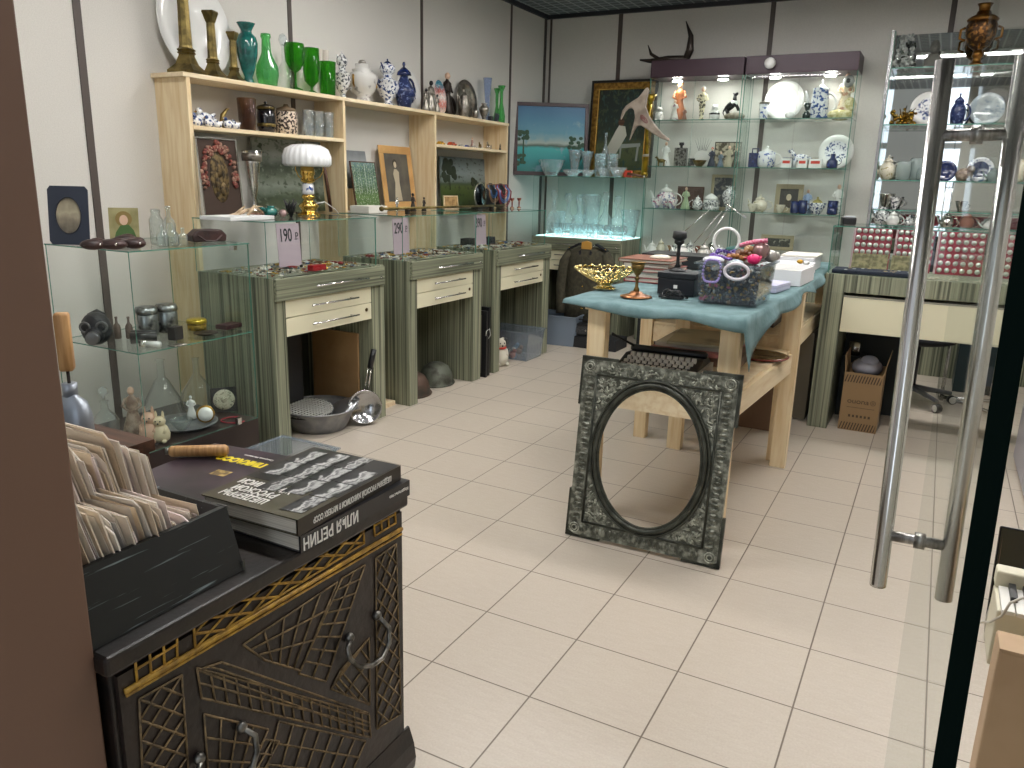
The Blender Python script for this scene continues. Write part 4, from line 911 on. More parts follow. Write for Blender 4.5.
p = Ls(331, ZC, -2.30); solo('wooden_rod', MB().tube([(0, 0, 0), (0, -.06, .34)], .012, 8), woodbrown, 'dark wooden slat leaning behind the lamp', 'slat', p)
# ---------------------------------------------------------------- bay two
p = Ls(350, ZC, -2.36); t = thing('pine_box', 'small open pine box carrying the grey print', 'box', (-2.33, p.y+.04, ZC-.0), 0)
part('side', MB().bb(-.07, .07, -.07, -.06, 0, .145), pine, t); part('side', MB().bb(-.07, .07, .06, .07, 0, .145), pine, t); part('top', MB().bb(-.07, .07, -.0599, .0599, .135, .145), pinex, t)
framed('grey_print', 'grey faded print standing on the little pine box', 'print', (-2.32, p.y+.06, ZC+.1455), .24, .25, picture('grey_print_pic', [(0, '5A5E60'), (.4, '7C8082'), (.7, '8C9092'), (1, '6C7072')], .5, 3), woodbrown, 0, RX, .18, .006)
framed('birch_painting', 'small painting of birch trunks in a thin dark frame', 'painting', Ls(370, ZC, -2.20), .26, .325, picture('birch_grove', [(0, '3E5A24'), (.3, '4A6A2C'), (.45, '33502A'), (.6, '4E6C5A'), (.8, '3E5C4C'), (1, '5C7A78')], .3, 7, spots=['6E8A50', 'B8C0B0'], spk=.6, s2=20), woodbrown, .007, RX, .16, .012)
bt = bpy.data.objects['birch_painting']; bm2 = MB(); rr = random.Random(4)
for i in range(7):
    x = -.10+i*.033+rr.uniform(-.012, .012); bm2.prism([(x-.0015, .12), (x+.0015, .12), (x+rr.uniform(-.004, .004)+.001, .31), (x-.001, .31)], -.0006, 'xz', .0029)
part('birch_trunks', bm2, mat('birch_white', 'B9C2B8', .6), bt)
framed('sepia_portrait', 'sepia photograph of a standing woman in a tan cardboard mount', 'photograph', Ls(402, ZC, -2.34), .39, .45, mat('sepia_ground', '4A463E', .6, c2='5E584C', s=8), mat('tan_card', 'C79B5E', .7, c2='B48850', s=6), .055, RX, .14, .006, sub=lambda t, a, z0, z1, y: woman(t, a, z0, z1, y, cx=-.02))
solo('white_box', MB().bb(-.075, .075, -.095, .095, 0, .045), mat('white_card', 'D9D6CC', .7), 'white cardboard box in front of the birch painting', 'box', (-2.06, sv(367, x=-2.06, z=ZC).y+.02, ZC), 0, bev=.002)
person('silver dancing statuette in front of the sepia photograph', sv(397, x=-2.0, z=ZC), .10, silver, False, RX, headm=silver)
person('dark glazed statuette of a lady in a tall hat', sv(413, x=-2.02, z=ZC), .125, darkm, True, RX, hatm=darkm, headm=darkm)
person('dark glazed statuette of a stout figure, nearer the upright', sv(424, x=-2.02, z=ZC), .098, darkm, True, RX, hatm=darkm, headm=darkm)
t = thing('brass_rod', 'long brass rod with ball end lying over the glass cases', 'rod', (-1.80, 0, ZC+.018), 0)
ya, yb = sv(383, x=-1.80, z=ZC).y, sv(504, x=-1.80, z=ZC).y
part('shaft', MB().tube([(0, ya, .02), (0, yb, .02)], .008, 10), obrass, t); part('ball_end', MB().sph((0, ya-.012, .02), .016, 10, 8), obrass, t)
for yy in (ya+.25, yb-.2): part('rest', MB().bb(-.012, .012, yy-.01, yy+.01, -.018, .012), darkm, t)
# ---------------------------------------------------------------- bay three
Z3 = 1.6825
def car(label, p, c, L=.055, rz=PI/2):
    t = thing('toy_car', label, 'toy car', p, rz, 'toy cars on the narrow shelf'); h = L*.32
    part('body', MB().prism([(-L/2, h*.15), (L/2, h*.15), (L/2, h*.55), (L*.22, h*.62), (L*.12, h), (-L*.28, h), (-L*.36, h*.62), (-L/2, h*.55)], L*.42, 'xz', -L*.21), mat('toy_'+c, c, .3, coat=.5), t)
    for sx in (-1, 1):
        for sy in (-1, 1): part('wheel', MB().at((sx*L*.3, sy*L*.2, h*.2), (PI/2, 0, 0)).lathe([(0, -.1), (1, -.1), (1, .1), (0, .1)], 10, w=h*.22, h=L*.3), blackm, t)
    part('windows', MB().prism([(L*.10, h*.66), (L*.05, h*.93), (-L*.25, h*.93), (-L*.32, h*.66)], L*.43, 'xz', -L*.215), blackm, t); return t
for px, c, L, lb in ((441, 'D0A020', .075, 'yellow toy car, first in line on the narrow shelf'), (452, 'C8502A', .085, 'orange-red toy car with the biggest body on the narrow shelf'), (461, 'B8B8B4', .05, 'white toy car just behind the orange one'), (467, '2A3A78', .05, 'blue toy car on the narrow shelf'), (474, 'C8C6C0', .055, 'cream toy car last in the line')):
    car(lb, Ls(px, Z3, -2.27), c, L)
person('small pink and brown figurine behind the cream toy car', Ls(472, Z3, -2.36), .09, mat('faded_pink', 'A8877C', .5), rz=RX)
for px, h, lb in ((480, .05, 'brass animal figurine beside the pale jug'), (488, .06, 'little silver elephant figurine by the pale jug')): beast(lb, Ls(px, Z3, -2.28), h, silver if px > 484 else obrass, 'dog', RX+.3)
pot('pale_jug', 'pale grey porcelain jug at the end of the narrow shelf', 'jug', Ls(497, Z3, -2.34), .10, .105, whitep, TALLP, RX, lid=False, spout=False)
for px, h, m_, lb in ((500, .055, blackm, 'black figurine in front of the pale jug'), (507, .035, pewt, 'tiny grey figurine at the very end of the narrow shelf'), (491, .04, pewt, 'tiny pewter figurine before the pale jug')): person(lb, Ls(px, Z3, -2.25), h, m_, rz=RX, headm=m_)
framed('landscape_painting', 'wide landscape painting of a tree and meadow in the third bay', 'painting', Ls(463, ZC, -2.36)+Vector((0, .04, 0)), .70, .40, picture('meadow', [(0, '2C3A16'), (.25, '3E4E1E'), (.4, '4C5A2A'), (.47, '3A4630'), (.52, '66706A'), (.7, '7A8482'), (1, '5A6668')], .12, 4, spots=['2A3418']), woodbrown, 0, RX, .07, .015)
mt = bpy.data.objects['landscape_painting.001']; rr = random.Random(8); cr = MB()
for i in range(26): cr.at((-.22+rr.uniform(-.085, .085), .0035, .29+rr.uniform(-.075, .075))).sph((0, 0, 0), (.035, .001, .03), 8, 5)
cr.at().prism([(-.225, .14), (-.21, .14), (-.213, .26), (-.222, .26)], -.001, 'xz', .0036)
for i in range(10): cr.at((.17+rr.uniform(-.04, .04), .0035, .20+rr.uniform(-.02, .03))).sph((0, 0, 0), (.022, .001, .02), 8, 5)
part('painted_trees', cr.at(), mat('tree_paint', '1F2A14', .6), mt)
framed('wooden_plaque', 'small pale wooden picture standing under the meadow painting', 'picture', Ls(452, ZC, -2.20), .20, .10, mat('pale_pokerwork', 'B89460', .6, c2='8A6A3E', s=20), pine, .008, RX, .1, .012)
t = thing('table_clock', 'round mirror-black glass clock on a dark foot', 'clock', sv(480, x=-2.12, z=ZC), RX)
part('ring', MB().at((0, 0, .105), (PI/2, 0, 0)).tube([(.088*cos(a*PI/16), .092*sin(a*PI/16), 0) for a in range(32)], .006, 8, closed=True), silver, t)
part('face', MB().at((0, 0, .105), (PI/2, 0, 0)).lathe([(.01, -.01), (1, -.006), (1, .006), (.01, .012)], 32, w=.085, h=1), mat('black_mirror', '20262A', .05, .9), t)
part('foot', MB().box((0, 0, .006), (.16, .07, .012)), blackm, t)
for px, cl, lb, zz in ((500, ('A02838', '5A7AB8', '7A1E2C'), 'black bust stand hung with red and blue bead strands, front one', 0), (490, ('2E5A8A', '8A6A4A'), 'black bust stand hung with blue beads behind the clock', .0)):
    t = thing('necklace_stand', lb, 'necklace stand', sv(px, x=-2.16, z=ZC), RX)
    part('bust', MB().lathe([(.7, 0), (.8, .05), (.85, .4), (1, .7), (.5, .88), (.3, 1)], 18, w=.075, h=.20, sy=.45), blackm, t)
    for i, c in enumerate(cl):
        for q in range(2):
            r_ = .045+.012*(2*i+q); pts = [(r_*1.1*sin(a*2*PI/24), -.036-.004*i, .135+.02-r_*1.25*cos(a*2*PI/24)-.01*i) for a in range(24)]
            part('bead_strand', MB().tube([(x, y if z < .15 else y+.03, min(z, .19)) for x, y, z in pts], .0038, 6, closed=True), mat('beads_'+c, c, .3, coat=.4), t)
for px, lb in ((512, 'small red enamel eggcup stand nearer the necklaces'), (519, 'small red enamel eggcup stand at the end of the glass case')):
    turned('red_goblet', lb, 'goblet', sv(px, x=-2.0, z=ZC), .038, .085, mat('red_enamel', '7A2A20', .3, c2='B88A60', s=40, lo=.52, hi=.6), [(1, 0), (1, .05), (.3, .2), (.35, .5), (.3, .65), (.9, .85), (1, 1)], n=14)
# ---------------------------------------------------------------- price signs and costume jewellery in the cases
sign = mat('pinkish_sign_card', 'BBA6B0', .6); inkb = mat('black_ink', '15151A', .5)
for num, px, z0_ in (('190', 291, .955), ('290', 402, .95), ('390', 481, .955)):
    t = thing('price_sign', 'pink-grey price card reading %s roubles inside %s' % (num, {'190': 'the glass case nearest the entrance', '290': 'the middle glass case', '390': 'the glass case by the corner'}[num]), 'price sign', sv(px, x=-1.93 if num != '390' else -1.95, z=.95), RX, rot=(-.06, 0, RX)); t.location.z = .942
    part('card', MB().bb(-.085, .085, 0, .003, 0, .23), sign, t)
    text(num, .098, inkb, t, 'price', basis((-.022, -.0008, .165), (1, 0, 0), (0, 0, 1)), squeeze=.66, bold=.0012)
    text('P', .06, inkb, t, 'rouble_mark', basis((.062, -.0008, .158), (1, 0, 0), (0, 0, 1)), squeeze=.8); part('rouble_bar', MB().bb(.044, .072, -.0011, -.0006, .143, .146), inkb, t)
jm0 = [mat('jewel_%s' % c, c, .3, mt_) for c, mt_ in (('C9A24E', 1), ('D8D8D8', 1), ('26282C', .2), ('8A2028', .1), ('3E5E8A', .1), ('B8AFA0', .1), ('6A4A32', .2), ('E2DCD0', 0), ('466A5A', .1))]
jm = [jm0[i] for i in (0, 1, 2, 5, 6, 7, 0, 1, 2, 5, 7, 6, 3, 4)]
rr = random.Random(21)
for ci, (ya, yb, wh) in enumerate(((1.10, 1.90, 'the glass case nearest the entrance'), (2.22, 3.03, 'the middle glass case'), (3.27, 4.14, 'the glass case by the corner'))):
    m_ = MB()
    for i in range(420):
        y = rr.uniform(ya, yb); x = rr.uniform(-2.12, -1.70); m_.cur = rr.randrange(len(jm)); q = rr.random(); s = rr.uniform(.003, .008)
        if q < .45: m_.tube([(x+s*1.7*cos(a*PI/4), y+s*1.7*sin(a*PI/4), .934+s*.4) for a in range(8)], s*.35, 4, closed=True)
        elif q < .8: m_.sph((x, y, .934+s*.5), (s, s, s*.6), 6, 4)
        else: m_.box((x, y, .934+s*.4), (s*3, s*1.2, s*.7))
    m_.cur = 0; tag(solo('costume_jewellery', m_, jm, 'scattered costume jewellery covering the floor of '+wh, 'jewellery'), None, None, kind='stuff')
    brooch = None
    for i in range(22):
        y = rr.uniform(ya+.03, yb-.03); x = rr.uniform(-2.05, -1.72); k2 = rr.randrange(4); mt_ = rr.choice(jm); s = rr.uniform(.010, .018)
        mm = MB()
        if k2 == 0: mm.tube([(1.6*s*cos(a*PI/8), 1.6*s*sin(a*PI/8), s*.3) for a in range(16)], s*.22, 6, closed=True); nm = 'bracelet'
        elif k2 == 1:
            mm.sph((0, 0, s*.45), (s*.6, s*.6, s*.45), 8, 5); nm = 'brooch'
            for a in range(6): mm.sph((s*cos(a*PI/3), s*sin(a*PI/3), s*.3), s*.4, 6, 4)
        elif k2 == 2:
            nm = 'bead_string'
            for a in range(14): mm.sph((2*s*cos(a*.5)+a*s*.1, 1.4*s*sin(a*.5), s*.3), s*.33, 6, 4)
        else: mm.sph((0, 0, s*.6), (s, s*.7, s*.6), 8, 5); nm = 'pendant'
        solo(nm, mm, mt_, '%s lying among the trinkets in %s' % (nm.replace('_', ' '), wh), 'jewellery', (x, y, .938), rr.uniform(0, 6), group='%ss in %s' % (nm.replace('_', ' '), wh))
solo('red_box', MB().bb(-.02, .02, -.052, .052, 0, .03), red, 'small red gift box at the front of the 190 case', 'box', (-1.72, sv(317, x=-1.72, z=.94).y, .938), .03, bev=.002)
solo('black_box', MB().bb(-.04, .04, -.06, .06, 0, .05), mat('black_velvet', '1A1C20', .8), 'open black jewel box at the back of the 390 case', 'box', (-2.05, 3.55, .938), .1, bev=.002)
solo('black_box', MB().bb(-.03, .03, -.035, .035, 0, .06), mat('black_velvet'), 'upright black ring box beside the 390 price card', 'box', (-1.95, sv(490, x=-1.95, z=.95).y, .938), .1, bev=.002)
# ================================================================ left vitrine: on top
VT = 1.1135
def V(px, z=VT, x=-1.95): return sv(px, x=x, z=z)
t = thing('oval_frame', 'small portrait in a dark blue board with oval opening on the vitrine', 'frame', (-2.12, .40, VT), rot=(-.12, 0, .55))
t.location = sv(70, x=-2.08, z=VT)
FWd, FHt = .165, .245
part('board', ring_panel(MB(), 0, .006, 0, FHt*.5, .052, .075, FWd/2, FHt/2, 48), mat('navy_board', '2C3444', .6), t)
part('picture', MB().bb(-.056, .056, .004, .0055, FHt*.5-.08, FHt*.5+.08), picture('old_oval_photo', [(0, '4A463E'), (.4, '8C8474'), (.6, 'B0A890'), (1, '7C7668')], .6, 4), t)
part('oval_rim', MB().tube([(.053*cos(a*PI/20), -.001, FHt*.5+.076*sin(a*PI/20)) for a in range(40)], .002, 6, closed=True), mat('dark_navy', '1A2030', .5), t)
t = framed('icon_print', 'small icon print of a haloed woman in green on the vitrine top', 'icon', sv(125, x=-2.10, z=VT), .125, .15, mat('icon_ground', 'A8A074', .6, c2='8A8458', s=10), darkm, 0, .75, .14, .006)
part('halo', MB().prism([(.0+.035*cos(q*PI/10), .10+.035*sin(q*PI/10)) for q in range(20)], -.0008, 'xz', .0014), mat('halo_gold', '8A7440', .5), t)
part('figure_robe', MB().prism([(-.045, .002), (.055, .002), (.04, .05), (.02, .075), (-.015, .07), (-.035, .04)], -.0008, 'xz', .0006), mat('icon_green', '4A6A38', .6), t)
part('figure_head', MB().prism([(.0+.018*cos(q*PI/8), .095+.023*sin(q*PI/8)) for q in range(16)], -.0008, 'xz', .0005), skinm, t)
for px, x, w, h, lb, pr in ((158, -1.88, .052, .125, 'wide-mouthed clear glass jar, left behind the little bottles', [(.95, 0), (1, .04), (1, .7), (.7, .82), (.62, .9), (.7, .92), (.7, 1)]),
                        (170.5, -1.90, .05, .135, 'clear round-shouldered bottle with narrow neck on the vitrine', BOTTLE),
                        (163, -1.76, .042, .075, 'small square-shouldered clear bottle at the front edge of the vitrine', BOTTLE),
                        (172, -1.76, .052, .08, 'squat clear glass bottle in the row at the vitrine front', [(.95, 0), (1, .05), (1, .55), (.5, .75), (.42, .95), (.5, 1)]),
                        (183.5, -1.75, .036, .062, 'tiny clear medicine bottle, last in the row on the vitrine', BOTTLE)):
    turned('glass_bottle', lb, 'bottle', V(px, VT, x), w*1.15, h*1.2, clearb, pr, shell=.0018, n=18)
leather = mat('dark_leather', '2A1C1A', .45, c2='3E2622', s=20, bump=.3, bs=70)
for i, (px, x, rz, w, lb) in enumerate(((94, -1.80, .2, .10, 'dark red leather gloves-like case at the near edge of the vitrine top'), (113, -1.76, -.3, .12, 'folded leather holster with a metal stud on the vitrine top'), (126, -1.92, .6, .11, 'black leather pouch below the icon print'), (135, -1.74, .1, .09, 'slim black spectacle case at the vitrine front edge'))):
    t = thing('leather_case', lb, 'case', V(px, VT, x), rz+.9)
    part('body', MB().sph((0, 0, .022), (w*.5, .036, .022), 14, 7).sph((w*.15, .01, .034), (w*.3, .022, .014), 12, 6), leather, t); part('strap', MB().tube([(-w*.4, -.02, .02), (0, -.036, .022), (w*.4, -.01, .03)], .005, 6, flat=.4), leather, t)
    part('stud', MB().sph((w*.2, -.03, .024), .0055, 8, 5), silver, t)
t = thing('camera_case', 'black leather camera case with looped strap at the far end of the vitrine top', 'camera case', V(207, VT, -1.86), 1.3)
part('body', MB().prism([(-.08, 0), (.08, 0), (.085, .03), (.06, .055), (-.05, .058), (-.085, .03)], .07, 'xz', -.035), leather, t, .006); part('strap', MB().tube([(.06, -.036, .03), (.02, -.05, .004), (-.03, -.055, .006), (-.06, -.037, .03)], .004, 6), leather, t)
solo('lens_cap', MB().lathe([(.9, 0), (1, .1), (1, .9), (.9, 1), (.01, 1)], 20, w=.03, h=.035), blackm, 'round black lens box behind the camera case', 'lens box', V(206, VT, -2.02))
t = thing('glass_case_cord', 'thin black cord hanging down the inside of the vitrine', 'cord', (-2.20, .36, .8)) if 0 else None
# ---------------------------------------------------------------- vitrine: middle shelf
VM, VB = .6915, .2565
def Vm(px, x=-1.95): return sv(px, x=x, z=VM)
t = thing('gas_mask', 'black rubber gas mask with round eyepieces on the vitrine shelf', 'gas mask', Vm(98, -1.98), .8)
part('face_piece', MB().sph((0, 0, .07), (.062, .07, .072), 14, 9).sph((0, -.05, .05), (.04, .04, .04), 12, 8).tube([(-.03, .03, .12), (0, .05, .135), (.03, .03, .12)], .012, 6), mat('black_rubber', '1C1E22', .5, bump=.3, bs=30), t)
for s in (-1, 1): part('eyepiece', MB().at((s*.032, -.062, .085), (PI/2, 0, s*.3)).tube([(.021*cos(a*PI/8), .021*sin(a*PI/8), 0) for a in range(16)], .005, 6, closed=True), mat('dull_ring', '6A6C6C', .4, .7), t)
part('filter_can', MB().at((0, -.085, .045), (PI/2, 0, 0)).lathe([(.8, 0), (1, .1), (1, .9), (.8, 1), (.01, 1)], 20, w=.028, h=.03), mat('dull_ring'), t)
for px, x, lb in ((118, -2.02, 'small brown cartridge-like bottle behind the gas mask'), (130, -1.98, 'stubby brown bottle next to the field glasses')):
    turned('brown_bottle', lb, 'bottle', Vm(px, x), .032, .10, mat('brown_pot', '5A4A40', .5), BOTTLE)
for px, lb in ((148, 'chromed cylinder of the spirit stove pair, nearer the gas mask'), (168, 'chromed cylinder of the spirit stove pair, nearer the yellow tin')):
    t = thing('metal_canister', lb, 'canister', Vm(px, -1.99)); part('body', MB().lathe([(.95, 0), (1, .03), (1, .75), (.9, .8)], 24, w=.048, h=.125), mat('worn_chrome', '9A9C9C', .3, .9, c2='3A3C3E', s=18, lo=.5, hi=.62), t)
    part('lid', MB().lathe([(1.05, 0), (1.05, .5), (.9, 1), (.01, 1)], 24, (0, 0, .101), w=.048, h=.03), mat('dark_chrome', '4A4C50', .3, .9, c2='B0B2B2', s=22), t); part('clasp', MB().box((0, -.05, .08), (.012, .008, .045)), silver, t)
t = thing('field_glasses', 'black field binoculars lying on the vitrine shelf', 'binoculars', Vm(145, -1.85), .9)
for s in (-1, 1): part('barrel', MB().tube([(-.055, s*.028, .028), (.05, s*.028, .028)], [.026, .022], 14), blackm, t)
part('bridge', MB().bb(-.02, .02, -.012, .012, .02, .036), blackm, t)
t = thing('pocket_torch', 'small white and silver cylindrical torch before the binoculars', 'torch', Vm(153, -1.74), .35); part('body', MB().tube([(-.03, 0, .014), (.035, 0, .014)], .013, 12), whitep, t); part('head', MB().tube([(-.055, 0, .014), (-.03, 0, .014)], [.017, .014], 12), silver, t)
solo('black_tin', MB().box((0, 0, .03), (.04, .055, .06)), mat('matt_black_card', '1B1A1C', .6), 'small upright black box beside the binoculars', 'box', Vm(176, -1.80), .2, bev=.002)
turned('yellow_tin', 'round yellow and gold tin on the vitrine shelf', 'tin', Vm(197, -1.92), .088, .045, mat('yellow_tin_paint', 'B8962C', .35, .3, c2='7A6420', s=40), [(1, 0), (1, .6), (.95, .62)], [('lid', [(1.06, 0), (1.06, .7), (.95, 1), (.01, 1)], mat('gold_lid', 'C4A83A', .3, .5), .088, .02, .032)])
solo('dark_plate', MB().lathe([(.6, 0), (1, .8), (1, 1), (.6, .4), (.01, .35)], 28, w=.055, h=.012), darkm, 'small dark metal dish on the vitrine shelf', 'dish', Vm(206, -1.78))
solo('leather_wallet', MB().box((0, 0, .011), (.07, .11, .022)), mat('maroon_leather', '3A1E24', .5), 'flat maroon leather box at the far end of the vitrine shelf', 'box', Vm(229, -1.83), .1, bev=.004)
sp = MB()
for i in range(5): sp.tube([(0, i*.012, .003), (.05, i*.014, .003)], [.002, .004], 6)
solo('spoon_set', sp, pewt, 'row of small pewter spoons at the shelf edge', 'spoons', Vm(168, -1.71), 0)
# ---------------------------------------------------------------- vitrine: bottom
def Vb(px, x=-1.95, z=VB): return sv(px, x=x, z=z)
turned('glass_decanter', 'clear glass decanter with stopper in the near bottom corner of the vitrine', 'decanter', Vb(108, -1.98), .115, .21, clearb, DECANT, [('stopper', [(.3, 0), (.4, .3), (1, .5), (.9, .8), (.3, 1)], crystal, .045, .06, .185)])
person('tall mottled porcelain lady figurine beside the decanter', Vb(135, -1.93), .235, mat('mottled_beige', 'A89684', .4, c2='7A6252', s=30), True, .8)
t = beast('cream toy bunny figurine with upright ears', Vb(161.5, -1.76), .135, mat('cream_toy', 'CDBE9E', .5), 'bunny', .6)
t = beast('pinkish toy squirrel figurine behind the cream bunny', Vb(151, -1.80), .155, mat('pink_toy', 'C4A088', .5), 'bunny', .6)
turned('glass_flask', 'large clear conical glass flask at the back of the vitrine', 'flask', Vb(165, -2.02), .20, .30, clearb, [(.95, 0), (1, .05), (.8, .35), (.35, .65), (.18, .72), (.16, .97), (.24, 1)], n=28)
turned('glass_flask', 'second clear glass flask, nearer the round dial', 'flask', Vb(199, -2.02), .17, .27, clearb, [(.9, 0), (1, .08), (.9, .35), (.4, .6), (.18, .7), (.16, .97), (.24, 1)], n=28)
turned('metal_platter', 'broad round aluminium platter under the bunny figurines', 'platter', Vb(185, -1.86), .30, .022, alu, [(.6, 0), (.7, .1), (1, .9), (1, 1), (.68, .35), (.01, .3)], n=40)
turned('glass_bowl', 'small ribbed glass bowl on the platter', 'bowl', Vb(182, -1.80, VB+.010), .10, .048, clearb, BOWL, shell=.002, flute=.03, nf=12, n=48)
person('small white porcelain figurine behind the glass bowl', Vb(192, -1.90, VB+.010), .12, whitep, True, .8, headm=whitep)
t = thing('alarm_clock', 'round brass travel clock with white dial on the platter', 'clock', Vb(206, -1.80, VB+.010), .9, rot=(-.15, 0, .9)); part('case', MB().at((0, 0, .042), (PI/2, 0, 0)).lathe([(.9, 0), (1, .2), (1, .9), (.9, 1), (.01, 1)], 24, w=.042, h=.03), brass, t); part('dial', MB().at((0, -.031, .042), (PI/2, 0, 0)).lathe([(.01, 0), (.034, 0), (.034, .002), (.01, .002)], 24), whitep, t)
t = thing('round_dial', 'round dark dial with white ring scale standing in the vitrine', 'dial', Vb(225, -1.88), .9, rot=(-.12, 0, .95))
part('board', MB().bb(-.062, .062, 0, .012, 0, .125), mat('graphite', '26282A', .5), t); part('ring_scale', MB().at((0, -.001, .064), (PI/2, 0, 0)).lathe([(.032, 0), (.052, 0), (.052, .002), (.032, .002)], 32), mat('ivory_scale', 'BFBBA4', .5, c2='4A4A42', s=160, lo=.6, hi=.62), t)
part('hub', MB().at((0, -.001, .064), (PI/2, 0, 0)).lathe([(.01, 0), (.016, 0), (.016, .004), (.001, .004)], 20), mat('ivory_scale'), t)
for a in (.5, 2.6): part('pointer', MB().tube([(0, -.003, .064), (.03*cos(a), -.003, .064+.03*sin(a))], .003, 5), mat('ivory_scale'), t)
solo('red_beads', MB().tube([(.03*cos(a*.5)*(1+.1*a), .05*sin(a*.5), .004) for a in range(14)], .0035, 6), mat('beads_A02838', 'A02838', .3), 'string of red beads on the vitrine floor below the dial', 'beads', Vb(232, -1.74), .1)
# handle-like file and flask standing in front of the vitrine, behind the card box
t = thing('wooden_rasp', 'wooden-handled rasp standing in the aluminium flask', 'rasp', (0, 0, 0))
fp = ray(73, 415, x=-.55); q = mpp(fp)
t.location = fp+Vector((0, 0, 24*q)); part('blade', MB().tube([(0, 0, -8*q), (0, 0, 22*q)], 1.6*q, 8), darkm, t); part('wood_handle', MB().lathe([(.85, 0), (1, .04), (1, .96), (.85, 1)], 4, (0, 0, 22*q), w=8.5*q, h=57*q), mat('handle_wood'), t)
t = thing('aluminium_flask', 'dull aluminium army flask standing between chest and vitrine', 'flask', fp)
part('body', MB().lathe([(.8, 0), (1, .08), (1, .6), (.8, .85), (.35, .98), (.3, 1)], 28, (0, 0, -30*q), w=24*q, h=52*q, sy=.6), mat('flask_alu', 'A2A8B0', .42, .7, c2='8A9098', s=6), t); part('neck', MB().lathe([(1, 0), (1, 1), (.8, 1.0)], 18, (0, 0, 20*q), w=7*q, h=13*q), mat('flask_alu'), t)
sd = MB().bb(-.2, .16, -.28, .12, -fp.z+.001-0, -30*q-.002)
st_ = solo('dark_stool', MB().bb(-.16, .12, -.16, .12, fp.z-30*q-.03, fp.z-30*q-.001).bb(-.15, -.12, -.15, -.12, .001, fp.z-30*q-.03).bb(.08, .11, -.15, -.12, .001, fp.z-30*q-.03).bb(-.15, -.12, .08, .11, .001, fp.z-30*q-.03).bb(.08, .11, .08, .11, .001, fp.z-30*q-.03), woodbrown, 'dark wooden stool carrying the aluminium flask behind the card box', 'stool', (fp.x, fp.y, 0))
bin_('clear_bin', 'shallow clear bluish plastic bin on the floor by the vitrine', (-1.345, .70, 0), .34, .50, .19, clearplast, 0, 1.12, ribs=False)
# ================================================================ corner: pictures, crystal
YC = 5.33
p = sv(553, y=5.26, z=1.487); framed('lake_painting', 'blue-green lake painting in a dark red-brown frame', 'painting', (-2.145, 5.18, 1.488), .70, .66, picture('lake', [(0, '14706E'), (.2, '178C8C'), (.36, '28A0A0'), (.40, '3A5244'), (.44, '9AAAA0'), (.6, '5290A4'), (.8, '3C7C9C'), (1, '306890')], .10, 5, spots=['6A98A4'], spk=.62, s2=5), mat('mahogany_frame', '341C1E', .35), .035, .56, .08, .02)
lp = bpy.data.objects['lake_painting']; tm = MB(); rr = random.Random(6)
for cx_, cz_, s, n_ in ((-.26, .36, .055, 16), (.24, .28, .07, 22), (-.30, .14, .05, 12), (.28, .22, .07, 16)):
    for i in range(n_): tm.at((cx_+rr.uniform(-s, s), .0045, cz_+rr.uniform(-s, s))).sph((0, 0, 0), (.02, .001, .016), 8, 5)
tm.at().prism([(-.27, .12), (-.25, .12), (-.255, .36), (-.265, .36)], -.001, 'xz', .0046); part('painted_trees', tm, mat('teal_tree_paint', '274A34', .6), lp)
p = sv(617, y=5.50, z=1.487); t = framed('gilt_framed_painting', 'dark painting of a girl in white on a bench in a broad gilt frame', 'painting', (-1.572, 5.44, 1.488), .60, .85, picture('park_scene', [(0, '3E4A2C'), (.3, '56603C'), (.42, '2A3428'), (.7, '1C2A26'), (1, '16201E')], .2, 5, spots=['2E4A44', '3A4630']), gilt, .055, 0, .06, .03)
part('outer_rebate', MB().bb(-.32, -.301, -.002, .03, 0, .872).bb(.301, .32, -.002, .03, 0, .872).bb(-.301, .301, -.002, .03, .851, .872), mat('dark_frame', '1E1A18', .4), t)
part('inner_moulding', MB().bb(-.245, -.235, -.004, .01, .055, .795).bb(.235, .245, -.004, .01, .055, .795).bb(-.235, .235, -.004, .01, .785, .795).bb(-.235, .235, -.004, .01, .055, .066), polbrass, t)
part('painted_bench', MB().prism([(-.04, .26), (.2, .28), (.2, .31), (-.04, .30)], -.001, 'xz', .0072).prism([(.16, .15), (.18, .15), (.19, .3), (.17, .3)], -.001, 'xz', .0072).prism([(0, .17), (.015, .17), (.02, .3), (.0, .3)], -.001, 'xz', .0072), mat('bench_paint', '9AA09A', .6), t)
part('painted_girl', MB().prism([(-.12, .18), (-.04, .2), (.06, .38), (.04, .46), (-.02, .47), (-.05, .42), (-.14, .24)], -.001, 'xz', .0062), mat('dress_paint', 'BDBCAE', .6), t)
part('painted_hair', MB().prism([(.0+.03*cos(q*PI/8), .50+.035*sin(q*PI/8)) for q in range(16)], -.001, 'xz', .0062), woodbrown, t)
ZQ = 1.488
